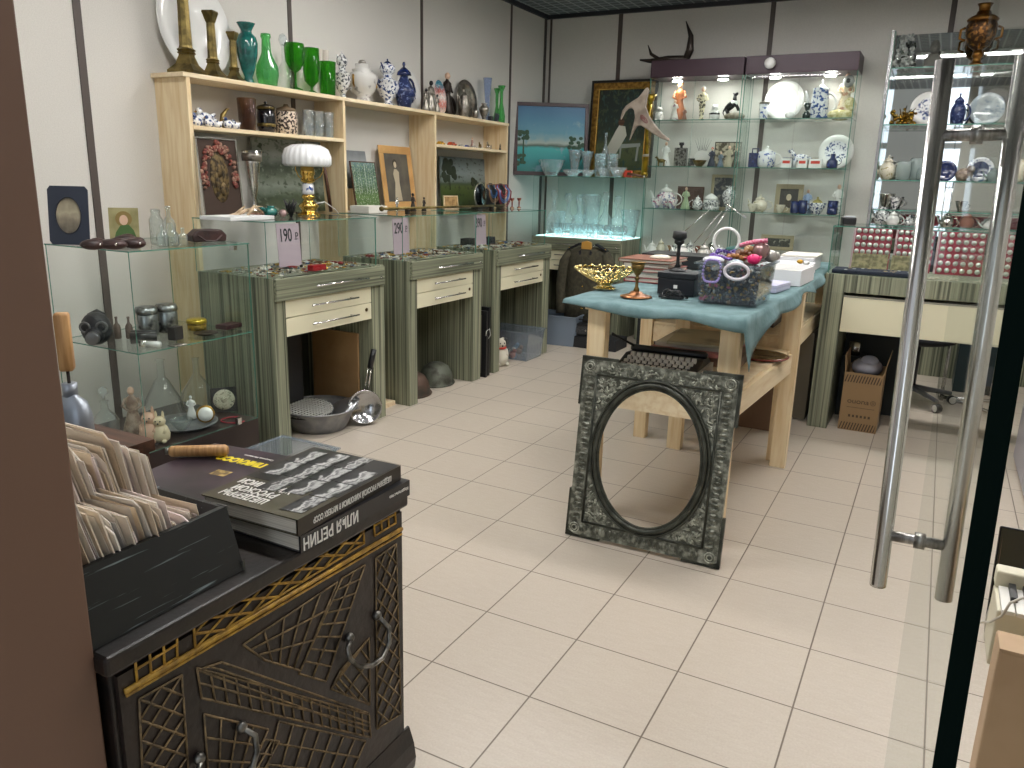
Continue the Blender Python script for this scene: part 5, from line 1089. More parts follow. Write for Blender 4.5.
cases = ((551, 5.14, 28, 15, BOWL, 'wide cut crystal bowl on top of the corner case', 'crystal_bowl', 'bowl'), (574, 5.2, 14, 25, [(.5, 0), (.6, .05), (.5, .2), (.8, .7), (1, 1)], 'crystal vase beside the wide bowl on the corner case', 'crystal_vase', 'vase'), (586, 5.26, 14, 24, [(.5, 0), (.45, .3), (.7, .7), (1, 1)], 'narrow-waisted crystal vase behind the oval dishes', 'crystal_vase', 'vase'), (600, 5.2, 13, 22, TUMBLER, 'straight crystal vase next to the decanter', 'crystal_vase', 'vase'),
         (604, 5.32, 8, 42, BOTTLE, 'slim clear bottle standing behind the crystal vases', 'glass_bottle', 'bottle'), (612, 5.2, 12, 22, TUMBLER, 'crystal tumbler vase at the right of the slim bottle', 'crystal_vase', 'vase'), (572, 5.09, 20, 6, BOWL, 'low oval crystal dish at the case edge by the wide bowl', 'crystal_dish', 'dish'), (588, 5.09, 15, 6, BOWL, 'low crystal dish in the middle of the case edge', 'crystal_dish', 'dish'), (603, 5.09, 12, 8, BOWL, 'small crystal sugar bowl at the case edge', 'crystal_dish', 'dish'), (618, 5.09, 18, 9, BOWL, 'cut crystal dish nearest the red tin', 'crystal_dish', 'dish'))
for px, y, w, h, pr, lb, nm, ct in cases:
    p = sv(px, y=y, z=ZQ); k_ = mpp(p); turned(nm, lb, ct, p, w*k_, h*k_, crystal, pr, shell=.003, n=20)
p = sv(628, y=5.12, z=ZQ); solo('red_tin', MB().box((0, 0, .028), (.065, .05, .056)), mat('coral_red', 'C8402C', .4), 'small red box on the corner case near the horn', 'box', p, .1, bev=.003)
p = sv(636, y=5.10, z=ZQ); t = thing('carved_pipe', 'brown carved pipe with pale tip lying on the corner case', 'pipe', p, .3); part('stem', MB().tube([(-.08, 0, .03), (0, 0, .02), (.06, 0, .008)], [.012, .010, .007], 8), woodbrown, t); part('mouthpiece', MB().sph((.07, 0, .009), .009, 8, 6), whitep, t)
# brass bugle and forked antler
p = sv(645, y=5.235, z=1.5); t = thing('brass_bugle', 'tarnished brass bugle hanging on end beside the showcase', 'bugle', (p.x-.003, 5.22, 1.49))
part('tube', MB().tube([(0, 0, .04), (.01, 0, .25), (-.005, 0, .45), (.015, 0, .62)], [.03, .018, .016, .015], 12), mat('yellow_brass', 'B0942C', .3, .8, c2='6A5A1E', s=12), t)
part('bell', MB().lathe([(.3, 0), (.5, .4), (1, 1), (.9, 1.0), (.4, .4)], 20, (.015, 0, .62), w=.05, h=.08), mat('yellow_brass'), t); part('ferrule', MB().lathe([(1, 0), (1.1, .5), (1, 1)], 14, (.003, 0, .18), w=.025, h=.02), mat('white_tape', 'B8B4A8', .5), t); part('foot_ball', MB().sph((0, 0, .03), (.034, .034, .03), 12, 8), mat('yellow_brass'), t)
P = lambda x, y, d=4.98: ray(x, y, y=d)
base = P(645, 110)
t = thing('forked_antler', 'smooth pale forked elk antler with a red oval mark', 'antler', base)
o_ = lambda x, y, d=4.98: P(x, y, d)-base
bone = mat('grey_bone', 'A09486', .55, c2='7E7266', s=10)
ol = [(298, 228), (318, 200), (335, 190), (345, 215), (330, 270), (322, 330), (345, 392), (382, 448), (430, 508), (492, 560), (478, 568), (425, 548), (380, 520), (335, 488), (288, 458), (262, 462), (240, 495), (206, 564), (222, 500), (236, 450), (246, 400), (240, 350), (225, 336), (203, 338), (178, 362), (158, 400), (146, 420), (148, 392), (160, 352), (182, 322), (228, 288), (272, 262)]
pl = [o_(600+u/6.99, 60+v/6.99) for u, v in ol]
part('antler', MB().prism([(q.x, q.z) for q in pl], .03, 'xz', -.015), bone, t, .009)
ov = MB(); c0 = o_(644, 119, 4.955)
for r_ in ((.045, .022),): ov.tube([c0+Vector((r_[0]*cos(a*PI/10)*.7+r_[1]*sin(a*PI/10)*.5, 0, -r_[0]*cos(a*PI/10)*.7+r_[1]*sin(a*PI/10)*.5)) for a in range(20)], .0025, 5, closed=True)
part('oval_mark', ov, mat('mark_red', '7A3038', .6), t); text('ОРЕЛ', .026, mat('mark_red'), t, 'lettering', basis(c0, (.72, 0, -.69), (.69, 0, .72)), bold=.0005)
part('red_tip', MB().sph(o_(668, 139), .008, 8, 5), mat('coral_red'), t)
t = thing('antlers', 'pair of dark curved antlers lying on top of the showcase band', 'antlers', P(672, 60, 5.3)); b0 = P(672, 60, 5.3); o2 = lambda x, y: P(x, y, 5.3)-b0
part('horn', MB().tube([o2(686, 59), o2(690, 50), o2(691, 36), o2(686, 21)], [.03, .034, .022, .003], 10), darkm, t)
part('horn', MB().tube([o2(672, 60), o2(660, 60), o2(651, 54), o2(648, 45)], [.022, .018, .014, .003], 10), darkm, t)
part('skull_plate', MB().tube([o2(640, 60), o2(650, 61), o2(668, 59), o2(688, 59)], [.008, .018, .028, .03], 10), darkm, t)
# lit crystal inside the corner case
ZI = .9335
t = thing('light_panel', 'thin bluish glowing panel on the floor of the corner crystal case', 'light panel', (-1.79, 5.33, ZI-.001)); part('diffuser', MB().bb(-.43, .43, -.26, .26, 0, .004), emit('cyan_led', 'BEEEEE', 2.0), t); ZI += .004
rr = random.Random(12); mast = {}
xs = [(553, 5.15, 15, 45, 'd', 'crystal decanter nearest the jewellery cases in the corner case'), (567, 5.18, 17, 42, 'd', 'crystal decanter, second from the case side'), (578, 5.16, 16, 38, 'd', 'crystal decanter before the tall water jug'), (590, 5.3, 20, 54, 'j', 'broad cut crystal water jug in the back row'), (604, 5.18, 15, 46, 'd', 'crystal decanter with round stopper in the middle'), (616, 5.25, 16, 42, 'd', 'crystal decanter near the front glass corner'), (629, 5.42, 20, 36, 'j', 'crystal jug nearest the side pane'), (559, 5.35, 14, 30, 'j', 'short crystal jug at the back of the corner case'), (578, 5.42, 16, 40, 'd', 'crystal decanter right at the back wall')]
for px, y, w, h, k2, lb in xs:
    p = sv(px, y=y, z=ZI); k_ = mpp(p)
    if k2 == 'd': turned('crystal_decanter', lb, 'decanter', p, w*k_, h*k_*.82, crystal, DECANT, [('stopper', [(.3, 0), (.4, .2), (1, .6), (.8, 1)], crystal, w*k_*.5, h*k_*.28, h*k_*.7)], group=None)
    else: turned('crystal_jug', lb, 'jug', p, w*k_, h*k_*.75, crystal, [(.6, 0), (.7, .1), (.8, .5), (1, .95), (1, 1)], shell=.003)
g0 = None
for i in range(22):
    px = 553+i*3.4+rr.uniform(-1, 1); y = 5.10+.045*(i % 3); p = sv(px, y=y, z=ZI)
    if g0 is None: g0 = turned('crystal_glass', '', '', p, .055, .12, crystal, GOBLET, shell=.002, n=12)
    else: g0 = dup(g0, p)
    tag(g0, 'stemmed crystal glass in the front row of the lit corner case', 'glass', 'crystal glasses in the lit corner case')
# ================================================================ back showcases
def B(px, z, y=5.42): return sv(px, y=y, z=z)
def sz(px, n, z, y=5.42): return mpp(B(px, z, y))*n
Z4, Z3b, Z2b, Z1b = 1.986, 1.594, 1.223, .782
whitef = mat('white_bisque', 'D8D6D0', .4)
def FIG(px, z, h, lb, body, y=5.42, **k): return person(lb, B(px, z, y), sz(px, h, z, y), body, **k)
beast('white porcelain cat figurine at the corner end of the top shelf', B(659, Z4), sz(659, 15, Z4), whitef, 'cat')
FIG(678, Z4, 38, 'tall orange-robed figurine on the top shelf', mat('orange_robe', 'B0683C', .4), y=5.47, hatm=mat('orange_robe'))
FIG(674, Z4, 20, 'white spotted lady figurine before the orange one', mat('white_spotted', 'D4D0C8', .4, c2='9A7A8A', s=40, lo=.58, hi=.62), y=5.38)
FIG(684, Z4, 13, 'small brown figurine on the top shelf beside the orange one', mat('brown_glaze', '8A6250', .4))
FIG(701, Z4, 33, 'tall harlequin figurine in cream, black and gold', mat('harlequin', 'D0C8A8', .4, c2='2A2A22', s=45, lo=.5, hi=.54), skirt=False, hatm=whitep)
beast('black and white panda figurine on the top shelf', B(714, Z4), sz(714, 17, Z4), whitep, 'panda', spots=blackm)
t = beast('black and white rearing horse figurine on a rocky base', B(734, Z4)+Vector((0, 0, .05)), sz(734, 17, Z4), blackm, 'rear', 2.9, spots=whitep); part('rock_base', MB().sph((0, 0, -.02), (.10, .05, .035), 12, 7), mat('rock_glaze', '77705E', .6, c2='A09A88', s=20), t)
plate('big plain white dinner plate standing on the top shelf', B(782, Z4, 5.54), sz(782, 19, Z4, 5.54), whitep, 0, .1, name='dinner_plate')
turned('cobalt_mug', 'white beer mug with blue blossom and grey lid', 'mug', B(763, Z4, 5.36), sz(763, 9, Z4), sz(763, 14, Z4), blueflw, TUMBLER, [('lid', [(1.1, 0), (1.1, .6), (.3, 1), (.01, 1)], pewt, sz(763, 9, Z4), sz(763, 3, Z4), sz(763, 14, Z4))])
solo('white_shell', MB().sph((0, 0, .028), (.035, .02, .028), 10, 7), whitep, 'small white round ornament in front of the dinner plate', 'ornament', B(789, Z4, 5.34))
turned('dark_eggcup', 'small dark green goblet left of the blue coffee pot', 'goblet', B(806, Z4, 5.34), sz(806, 8, Z4), sz(806, 14, Z4), mat('dark_green_glaze', '22302E', .2, coat=.5), [(.9, 0), (1, .3), (.4, .48), (.5, .6), (1, 1)])
pot('coffee_pot', 'tall white coffee pot with dense blue flowers on the top shelf', 'coffee pot', B(818, Z4), sz(818, 30, Z4), sz(818, 37, Z4), mat('white_blue_flowers', 'E2E4E8', .2, c2='2E4E8E', s=42, lo=.50, hi=.55, coat=.4), [(.9, 0), (1, .03), (.92, .5), (.85, .95), (.9, 1)], 0, m2=whitep)
t = FIG(843, Z4, 44, 'large cream porcelain group of a lady with a vase of flowers', mat('cream_group', 'CFC2A4', .4, c2='A87E62', s=26, lo=.55, hi=.62), y=5.44); part('flower_mound', MB().sph((-.02, -.02, .03), (.11, .06, .045), 12, 7).sph((.03, 0, .10), (.06, .05, .07), 12, 7), mat('yellow_flowers', 'B8AE70', .5, c2='E0D8B0', s=40), t)
turned('mounted_globe', 'grey glass globe with black centre above the cream group', 'lamp globe', (0, 0, 0), .09, .10, mat('grey_globe', 'A9AAA8', .2), BALL) ; o = bpy.data.objects['mounted_globe']; o.location = B(848, 2.22, 5.40); o['label'] = 'round silver-white lens unit at the top corner of the showcase'; o['category'] = 'lamp'
part('black_pupil', MB().sph((0, -.038, .05), (.018, .01, .018), 10, 7), blackm, o)
# third shelf
t = FIG(665, Z3b, 24, 'round white porcelain lady with spread skirt under the antler tip', whitep); 
beast('small brass bird ornament before the white lady', B(661, Z3b, 5.34), sz(661, 9, Z3b), obrass, 'dog')
t = thing('square_decanter', 'square silver-cased decanter with dark stopper', 'decanter', B(680, Z3b)); k_ = mpp(t.location)
part('body', MB().box((0, 0, 9*k_), (12*k_, 6*k_, 18*k_)), mat('silver_relief', '9A9A96', .3, .8, c2='4A4A48', s=60, bump=.5), t, .003); part('stopper', MB().lathe([(.5, 0), (.5, .4), (1, .5), (1, 1), (.01, 1)], 12, (0, 0, 18*k_), w=2.6*k_, h=5*k_), blackm, t)
t = thing('fan_comb', 'white fan-shaped comb with dark spikes on the middle shelf', 'comb', B(701, Z3b, 5.44)); k_ = mpp(t.location)
part('fan_plate', MB().prism([(-7*k_, 2*k_), (7*k_, 2*k_)]+[(8*k_*cos(a*PI/12), 8*k_+8*k_*sin(a*PI/12)) for a in range(13)], .006, 'xz'), whitef, t)
sp = MB()
for i in range(7):
    a = PI/2+(i-3)*.17; sp.tube([(6*k_*cos(a), .003, 12*k_+4*k_*sin(a)*.6), (17*k_*cos(a), .003, 12*k_+16*k_*sin(a))], [.0022, .001], 5)
part('spikes', sp, mat('dark_slate'), t)
solo('brass_dish', MB().lathe(BOWL, 18, w=sz(699, 7, Z3b), h=sz(699, 6, Z3b)), obrass, 'low brass dish in front of the fan comb', 'dish', B(699, Z3b, 5.33))
solo('black_relief', MB().box((0, 0, .035), (.06, .02, .07)), mat('black_relief_m', '2A2A28', .4, c2='8A8A84', s=60, lo=.55, hi=.6), 'small black and white relief tile between decanter and comb', 'tile', B(691, Z3b, 5.38), bev=.002)
FIG(711, Z3b, 19, 'figurine in dark coat with wide red hat', mat('navy_coat', '2A3040', .4), hatm=mat('coral_red'), y=5.38)
framed('relief_picture', 'rectangular silver relief picture at the back of the middle shelf', 'picture', B(726, Z3b, 5.53), sz(726, 27, Z3b), sz(726, 25, Z3b), mat('silver_relief2', 'A8A08C', .4, .5, c2='4A4436', s=24, lo=.45, hi=.55, bump=.6), darkm, .008, 0, .05, .012)
for px, h, lb, c in ((720, 15, 'blue-grey hunched figurine before the relief picture', '5A6A78'), (728, 21, 'pale robed figurine before the relief picture', 'B0A890'), (735, 19, 'dark bearded figurine at the end of the middle shelf', '4A4438')): FIG(px, Z3b, h, lb, mat('fig_'+c, c, .5), y=5.36)
t = thing('cobalt_caddy', 'square cobalt tea caddy with ring handle', 'caddy', B(754, Z3b)); k_ = mpp(t.location); part('body', MB().box((0, 0, 7*k_), (11*k_, 7*k_, 14*k_)), cobalt, t, .004); part('handle', MB().tube([(-3*k_, 0, 14*k_), (-3*k_, 0, 18*k_), (3*k_, 0, 18*k_), (3*k_, 0, 14*k_)], .006, 6), cobalt, t)
pot('white_teapot', 'white teapot with blue onion pattern on the middle shelf', 'teapot', B(768, Z3b), sz(768, 24, Z3b), sz(768, 21, Z3b), blueflw, [(.6, 0), (.9, .1), (.95, .5), (.9, .9), (.8, .95)], 0, m2=whitep, spout=False)
for px, y, w, h, lb in ((786, 5.36, 10, 9, 'white spice box with red label beside the teapot'), (802, 5.36, 9, 9, 'white spice box with red label in the middle'), (815, 5.36, 12, 9, 'wider white spice box with red label next to the blue plate')):
    t = thing('spice_box', lb, 'box', B(px, Z3b, y)); k_ = mpp(t.location); part('body', MB().box((0, 0, h*k_/2), (w*k_, 5*k_, h*k_)), whitep, t, .002); part('red_label', MB().box((0, -2.55*k_, h*k_*.62), (w*k_*.7, .002, h*k_*.3)), mat('coral_red'), t)
solo('grey_tile', MB().box((0, 0, .045), (.10, .012, .09)), mat('grey_tile_m', '5A6468', .4, c2='8A9498', s=40), 'grey patterned tile behind the first spice box', 'tile', B(788, Z3b, 5.52))
solo('grey_tile', MB().box((0, 0, .045), (.085, .012, .09)), mat('brown_tile_m', '7A7260', .4, c2='A8A088', s=40), 'brown patterned tile behind the wider spice box', 'tile', B(812, Z3b, 5.52))
beast('blue and white porcelain cow figurine above the spice boxes', B(800, Z3b, 5.46), sz(800, 18, Z3b), bluew, 'dog')
plate('round blue and white patterned plate standing on the middle shelf', B(834, Z3b, 5.54), sz(834, 16.5, Z3b, 5.54), whitep, 0, .08, bluew, name='patterned_plate', well=mat('blue_bouquet', 'DCE0E6', .2, c2='4A62A0', s=26, lo=.46, hi=.52, coat=.4))
pot('cobalt_jug', 'small cobalt blue bottle jug before the patterned plate', 'jug', B(833, Z3b, 5.36), sz(833, 14, Z3b), sz(833, 14, Z3b), cobalt, [(.9, 0), (1, .2), (.95, .5), (.4, .7), (.45, 1)], 0, lid=False, spout=False)
# second shelf
pot('floral_teapot', 'large white teapot with pink and violet flowers', 'teapot', B(665, Z2b), sz(665, 33, Z2b), sz(665, 23, Z2b), pinkflw, POTB, 0, m2=whitep)
for px, lb in ((656, 'pink-flowered white cup before the floral teapot, nearer the corner'), (672, 'pink-flowered white cup before the floral teapot, nearer the green lady')):
    turned('floral_cup', lb, 'cup', B(px, Z2b, 5.34), sz(px, 11, Z2b), sz(px, 9, Z2b), pinkflw, BOWL, shell=.003)
FIG(685, Z2b, 22, 'figurine of a girl in a green dress and white blouse', mat('pale_green', '9CB08C', .4), y=5.38)
framed('brown_plaque', 'low brown wooden plaque behind the green-dressed girl', 'plaque', B(689, Z2b, 5.54), sz(689, 27, Z2b), sz(689, 22, Z2b), mat('brown_plaque_m', '5A4238', .5, c2='4A342C', s=8), woodbrown, .01, 0, .05, .015)
pot('small_teapot', 'small round white patterned teapot on the lower shelf', 'teapot', B(697, Z2b, 5.38), sz(697, 17, Z2b), sz(697, 14, Z2b), greyflw, POTB, PI)
solo('cup_stack', MB().lathe([(.9, 0), (1, .1), (1, .4), (.8, .45), (1, .5), (1, .9), (.8, 1)], 20, w=sz(711, 8, Z2b), h=sz(711, 10, Z2b)), greyflw, 'low white and gold patterned bonbon dish', 'dish', B(711, Z2b))
solo('lidded_tureen', MB().lathe([(1, 0), (.9, .4), (.4, .8), (.1, 1)], 20, w=sz(711, 7, Z2b), h=sz(711, 6, Z2b)), whitep, 'small white domed lid lying on the bonbon dish', 'lid', B(711, Z2b+sz(711, 10.1, Z2b)))
framed('photograph', 'old group photograph in a broad buff mount on the lower shelf', 'photograph', B(721, Z2b, 5.54), sz(721, 25, Z2b), sz(721, 35, Z2b), mat('dark_group_photo', '2A2E34', .5, c2='7A766C', s=18, lo=.5, hi=.6), mat('buff_card', '9C9074', .7), .028, 0, .05, .008)
turned('upright_vase', 'white mottled porcelain vase at the middle end of the lower shelf', 'vase', B(728, Z2b, 5.38), sz(728, 14, Z2b), sz(728, 24, Z2b), greyflw, VASE)
pot('cream_teapot', 'cream teapot with olive sprigs on the lower shelf of the second case', 'teapot', B(759, Z2b), sz(759, 25, Z2b), sz(759, 17, Z2b), cream_p, POTB, 0)
for px, lb in ((753, 'cream sprigged cup before the cream teapot'), (781, 'cream sprigged cup below the portrait photograph')):
    pot('sprigged_cup', lb, 'cup', B(px, Z2b, 5.34), sz(px, 12, Z2b), sz(px, 8, Z2b), cream_p, BOWL, 0, lid=False, spout=False)
t = framed('photograph', 'portrait photograph of a man in a buff mount on the lower shelf', 'photograph', B(787, Z2b, 5.53), sz(787, 27, Z2b), sz(787, 28, Z2b), mat('dark_portrait', '3A3630', .5), mat('buff_card'), .04, 0, .05, .008)
part('portrait_head', MB().prism([(.022*cos(q*PI/8), .13+.028*sin(q*PI/8)) for q in range(16)], -.001, 'xz', .001), mat('sepia_face'), t); part('portrait_coat', MB().prism([(-.045, .042), (.045, .042), (.03, .09), (0, .1), (-.03, .09)], -.001, 'xz', .001), mat('sepia_dark'), t)
for px, y, w, h, rz, lb in ((795, 5.36, 11, 12, 0, 'cobalt cup with gold sprigs, in front of the blue-dressed figure'), (803, 5.37, 11, 13, 0, 'cobalt cup with gold sprigs, beside the onion-pattern bowl')):
    pot('cobalt_cup', lb, 'cup', B(px, Z2b, y), sz(px, w, Z2b), sz(px, h, Z2b), cobalt, [(.8, 0), (1, .15), (1, 1)], rz, lid=False, spout=False)
turned('onion_bowl', 'blue and white onion pattern sugar bowl on the lower shelf', 'bowl', B(816, Z2b, 5.36), sz(816, 17, Z2b), sz(816, 11, Z2b), bluew, BOWL, [('lid', LID, mat('olive_gold', '9A9050', .4), sz(816, 10, Z2b), sz(816, 6, Z2b), sz(816, 11, Z2b))])
FIG(806, Z2b, 24, 'figurine in pale blue dress seated behind the cobalt cups', mat('pale_blue_dress', '8CA0BC', .4), y=5.48)
for i, (h0, lb) in enumerate(((0, 'cobalt cup at the bottom of the leaning pair'), (.055, 'cobalt cup on top of the leaning pair'))):
    pot('cobalt_cup', lb, 'cup', B(833, Z2b, 5.38)+Vector((0, 0, h0)), sz(833, 13, Z2b), .06, cobalt, [(.8, 0), (1, .15), (1, 1)], 0, lid=False, spout=False)
FIG(836, Z2b, 30, 'white ballerina figurine behind the leaning cobalt cups', whitef, y=5.5)
# base level behind the table
for px, y, w, h, c, lb in ((652, 5.36, 13, 12, whitep, 'plump white porcelain ball figurine low in the showcase'), (661, 5.38, 12, 14, cream_p, 'cream lidded sugar bowl low in the showcase'), (676, 5.38, 15, 12, greyflw, 'grey patterned teapot low in the showcase'), (690, 5.4, 14, 14, greyflw, 'grey patterned coffee pot low in the showcase'), (712, 5.4, 16, 16, silver, 'silver plated teapot low in the showcase'), (722, 5.36, 14, 12, greyflw, 'grey patterned creamer low in the showcase')):
    pot('teapot', lb, 'teapot', sv(px, y=y, z=.90), mpp(sv(px, y=y, z=.9))*w*1.3, mpp(sv(px, y=y, z=.9))*h*1.3, c)
for o in [o for o in SC.objects if o.name.startswith('teapot') and o.parent is None]: o.location.z = .783
framed('small_relief', 'small dark relief of dancers in a buff frame low in the second showcase', 'relief', sv(776, y=5.50, z=.90), .28, .13, mat('dancer_relief', '3A3A34', .5, c2='8A8878', s=30, lo=.55, hi=.6), mat('buff_card'), .03, 0, .05, .01)
solo('showcase_plinth_box', MB().box((0, 0, .058), (.6, .2, .115)), mat('grey_card_box', '8A8880', .7), 'long flat grey box under the dancer relief', 'box', (0.0, 5.48, .783), bev=.002)
solo('amber_jar', MB().lathe(JAR, 18, w=.04, h=.09), mat('amber_glaze', 'A8822C', .3, coat=.4), 'amber brown jar standing low behind the white bangle', 'jar', sv(718, y=5.45, z=.9)-Vector((0, 0, .117)))
solo('wooden_box', MB().box((0, 0, .05), (.22, .08, .10)), mat('honey_wood', '8A6238', .5), 'long honey-coloured wooden box low in the first showcase', 'box', (sv(680, y=5.53, z=.9).x, 5.53, .783), bev=.002)
solo('wooden_box', MB().box((0, 0, .055), (.18, .08, .11)), mat('rose_wood', '7A4A3A', .5), 'reddish wooden box beside the honey-coloured one', 'box', (sv(706, y=5.53, z=.9).x, 5.53, .783), bev=.002)
# ================================================================ on the blue cloth
ZW = TZ-.0055
def W_(px, y): return sv(px, y=y, z=ZW)
# openwork brass bowl
t = thing('openwork_bowl', 'golden openwork bowl of looped wire at the near corner of the cloth', 'bowl', (-.142, 1.62, ZW)); goldw = mat('bright_brass', 'EADFA8', .2, 1, c2='C0A860', s=40)
part('foot', MB().lathe([(1, 0), (1, .12), (.8, .2), (.62, .55), (.7, .8), (.8, 1)], 24, w=.052, h=.028), goldw, t)
bw = MB()
for i in range(22):
    a0 = 2*PI*i/22
    for s in (-1, 1):
        pts = []
        for k_ in range(9):
            u = k_/8; a = a0+s*(u*.42); r_ = .040+.098*u**.9; pts.append((r_*cos(a), r_*sin(a), .028+.058*u))
        bw.tube(pts, .0028, 5)
for r_, z in ((.042, .029), (.138, .087), (.095, .061)): bw.tube([(r_*cos(a*PI/24), r_*sin(a*PI/24), z) for a in range(48)], .0032, 6, closed=True)
part('lattice_bowl', bw, goldw, t)
lf = MB()
for i in range(22):
    a = 2*PI*(i+.5)/22; lf.sph((.135*cos(a), .135*sin(a), .091), (.009, .009, .006), 7, 4)
part('rim_beads', lf, goldw, t)
# brass candlestick with copper foot
t = thing('copper_candlestick', 'brass candlestick on a wide copper foot beside the openwork bowl', 'candlestick', (.075, 1.44, ZW))
part('foot', MB().lathe([(1, 0), (1, .12), (.8, .3), (.45, .6), (.3, 1)], 28, w=.068, h=.024), mat('copper', 'A8744C', .32, .9, c2='7A5236', s=30), t)
part('stem', MB().lathe([(.5, 0), (.42, .1), (.28, .15), (.22, .35), (.34, .42), (.5, .46), (.3, .5), (.25, .55), (.5, .62), (1.0, .8), (1.1, 1)], 20, (0, 0, .024), w=.026, h=.118), mat('aged_brass_stem', '8E7444', .35, .9, c2='6A5430', s=30), t)
part('drip_plate', MB().lathe([(.9, 0), (1, .4), (1, 1), (.5, .6)], 24, (0, 0, .142), w=.034, h=.008), mat('aged_brass_stem'), t)
# books behind
def fbook(lb, p, W, L, h, c, rz=0, grp='books stacked behind the candlestick'):
    t = thing('book', lb, 'book', p, rz, grp); cm = mat('bookcov_'+c, c, .5)
    part('cover', MB().bb(0, W, 0, L, 0, .003).bb(0, W, 0, L, h-.003, h).bb(0, .004, 0, L, .003, h-.003), cm, t); part('pages', MB().bb(.0042, W-.004, .004, L-.004, .0031, h-.0031), pagesm, t); return t
z = ZW
for h, c, W, lb, dx, rz in ((.024, 'A03038', .24, 'red book at the bottom of the pile behind the candlestick', 0, 0), (.030, 'B8ACA0', .23, 'pale grey book second from the bottom of the pile', .005, .04), (.020, '9A5048', .22, 'faded red book in the middle of the pile', .01, -.03), (.026, '6A5A52', .23, 'brown-grey book near the top of the pile', -.01, .05), (.018, '7A4A34', .27, 'large dark brown book on top of the pile', -.035, .0)):
    fbook(lb, (-.17+dx, 1.95, z), W, .28, h*.9, c, rz); z += h*.9+.0012
solo('pale_dish', MB().lathe([(1, 0), (.98, .4), (.6, .8), (.01, 1)], 24, w=.055, h=.018), mat('ivory', 'CFC9B8', .4), 'pale domed lid lying on the book pile', 'lid', (-.03, 2.08, z))
# black box with candelabrum
t = thing('black_gift_box', 'dark navy box carrying the black candlestick', 'box', (.115, 1.60, ZW), -.05); part('body', MB().bb(0, .165, 0, .17, 0, .072), mat('navy_box', '14181F', .45), t, .003); part('lid', MB().bb(-.003, .168, -.003, .173, .0721, .097), mat('navy_box'), t, .003)
part('price_tag', MB().bb(.075, .092, -.0045, -.003, .03, .045), whitep, t)
zt = ZW+.098
t = thing('black_candlestick', 'black turned candlestick standing on the navy box', 'candlestick', (.175, 1.68, zt))
part('foot', MB().lathe([(1, 0), (1, .2), (.5, .6), (.3, 1)], 24, w=.038, h=.018), blackm, t)
part('stem', MB().lathe([(.6, 0), (.35, .1), (.3, .4), (.45, .48), (.3, .55), (.35, .8), (.9, .9), (.9, 1)], 18, (0, 0, .018), w=.024, h=.115), blackm, t)
part('cup', MB().lathe([(.6, 0), (1, .3), (.9, 1), (.7, 1)], 20, (0, 0, .133), w=.032, h=.04), blackm, t)
t = thing('black_wirework', 'tangled black filigree ornament at the foot of the navy box', 'ornament', (.19, 1.50, ZW))
fm = MB()
for i in range(5): fm.tube([(.045*cos(a*PI/6)*(.4+.15*i)+.012*i, .02*sin(a*PI/6), .018+.015*sin(a*PI/6+i)) for a in range(12)], .003, 5, closed=True)
fm.bb(-.03, .07, -.018, .018, 0, .008); part('filigree', fm, blackm, t)
# clear tub of beads
TBX, TBY, TW, TL, THh = .455, 1.60, .255, .32, .165
tb_ = bin_('bead_tub', 'clear plastic tub heaped with beads and bangles on the cloth', (TBX, TBY, ZW), TW, TL, THh, glass('clear_tub', 'F2F6F8', .9, .1, haze=.05, hazec='D6DEE6', edge=.4), 0, 1.10, 'tub', ribs=False)
rr = random.Random(31)
hm = MB(); hj = [mat('heap_%s' % c, c, .35, mt_, coat=.3) for c, mt_ in (('2A2A2E', .3), ('5A5C60', .6), ('A8884A', .8), ('8A6A4A', .2), ('3A3E4A', .2), ('C8C0B4', .1), ('B8546A', .1), ('6E6A5E', .5), ('1A1C20', .2))]
for i in range(900):
    z = rr.uniform(.008, THh-.02); f = (1/1.10+(1-1/1.10)*z/THh)*.5-.03; side = rr.random() < .6
    x = rr.uniform(-f, f)*TW; y = rr.uniform(-f, f)*TL
    if side:
        if rr.random() < .6: y = -f*TL+rr.uniform(0, .01)
        else: x = (1 if rr.random() < .5 else -1)*(f*TW-rr.uniform(0, .01))
    hm.cur = min(8, int(rr.expovariate(.35))); hm.sph((x, y, z), (rr.uniform(.004, .011), rr.uniform(.004, .009), rr.uniform(.004, .010)), 6, 4)
hm.cur = 0; hm.box((0, 0, .07), (TW*.80, TL*.80, .13)); 
tag(solo('mixed_beads', hm, hj, 'dense heap of dark mixed beads and brooches filling the tub', 'beads', (TBX, TBY, ZW)), None, None, kind='stuff')
def bstring(lb, c, cx, cy, cz, a, b, n=26, r=.006, name='bead_necklace', tilt=0, tw=1, group=None, metal=0):
    t = MB()
    for i in range(n):
        an = 2*PI*i/n; t.sph((a*cos(an), b*sin(an)*cos(tilt), b*sin(an)*sin(tilt)+.006*sin(3*an*tw)), r, 7, 5)
    t.tube([(a*cos(2*PI*i/n), b*sin(2*PI*i/n)*cos(tilt), b*sin(2*PI*i/n)*sin(tilt)+.006*sin(3*2*PI*i/n*tw)) for i in range(n)], .001, 4, closed=True)
    return solo(name, t, mat('bead_'+c, c, .3, metal, coat=.4), lb, 'necklace', (cx, cy, cz))
zt = ZW+THh+.004
bstring('violet bead necklace draped on top of the tub, nearest corner', '7A5AB0', TBX-.06, TBY-.05, zt+.014, .045, .04, 24, .007)
bstring('deep purple bead necklace coiled behind the violet one', '4A2E86', TBX-.055, TBY+.0, zt+.032, .038, .03, 20, .006)
bstring('lilac pearl necklace hanging over the front wall of the tub', 'A494CC', TBX-.065, TBY-.168, zt-.035, .035, .05, 28, .0055, tilt=1.45)
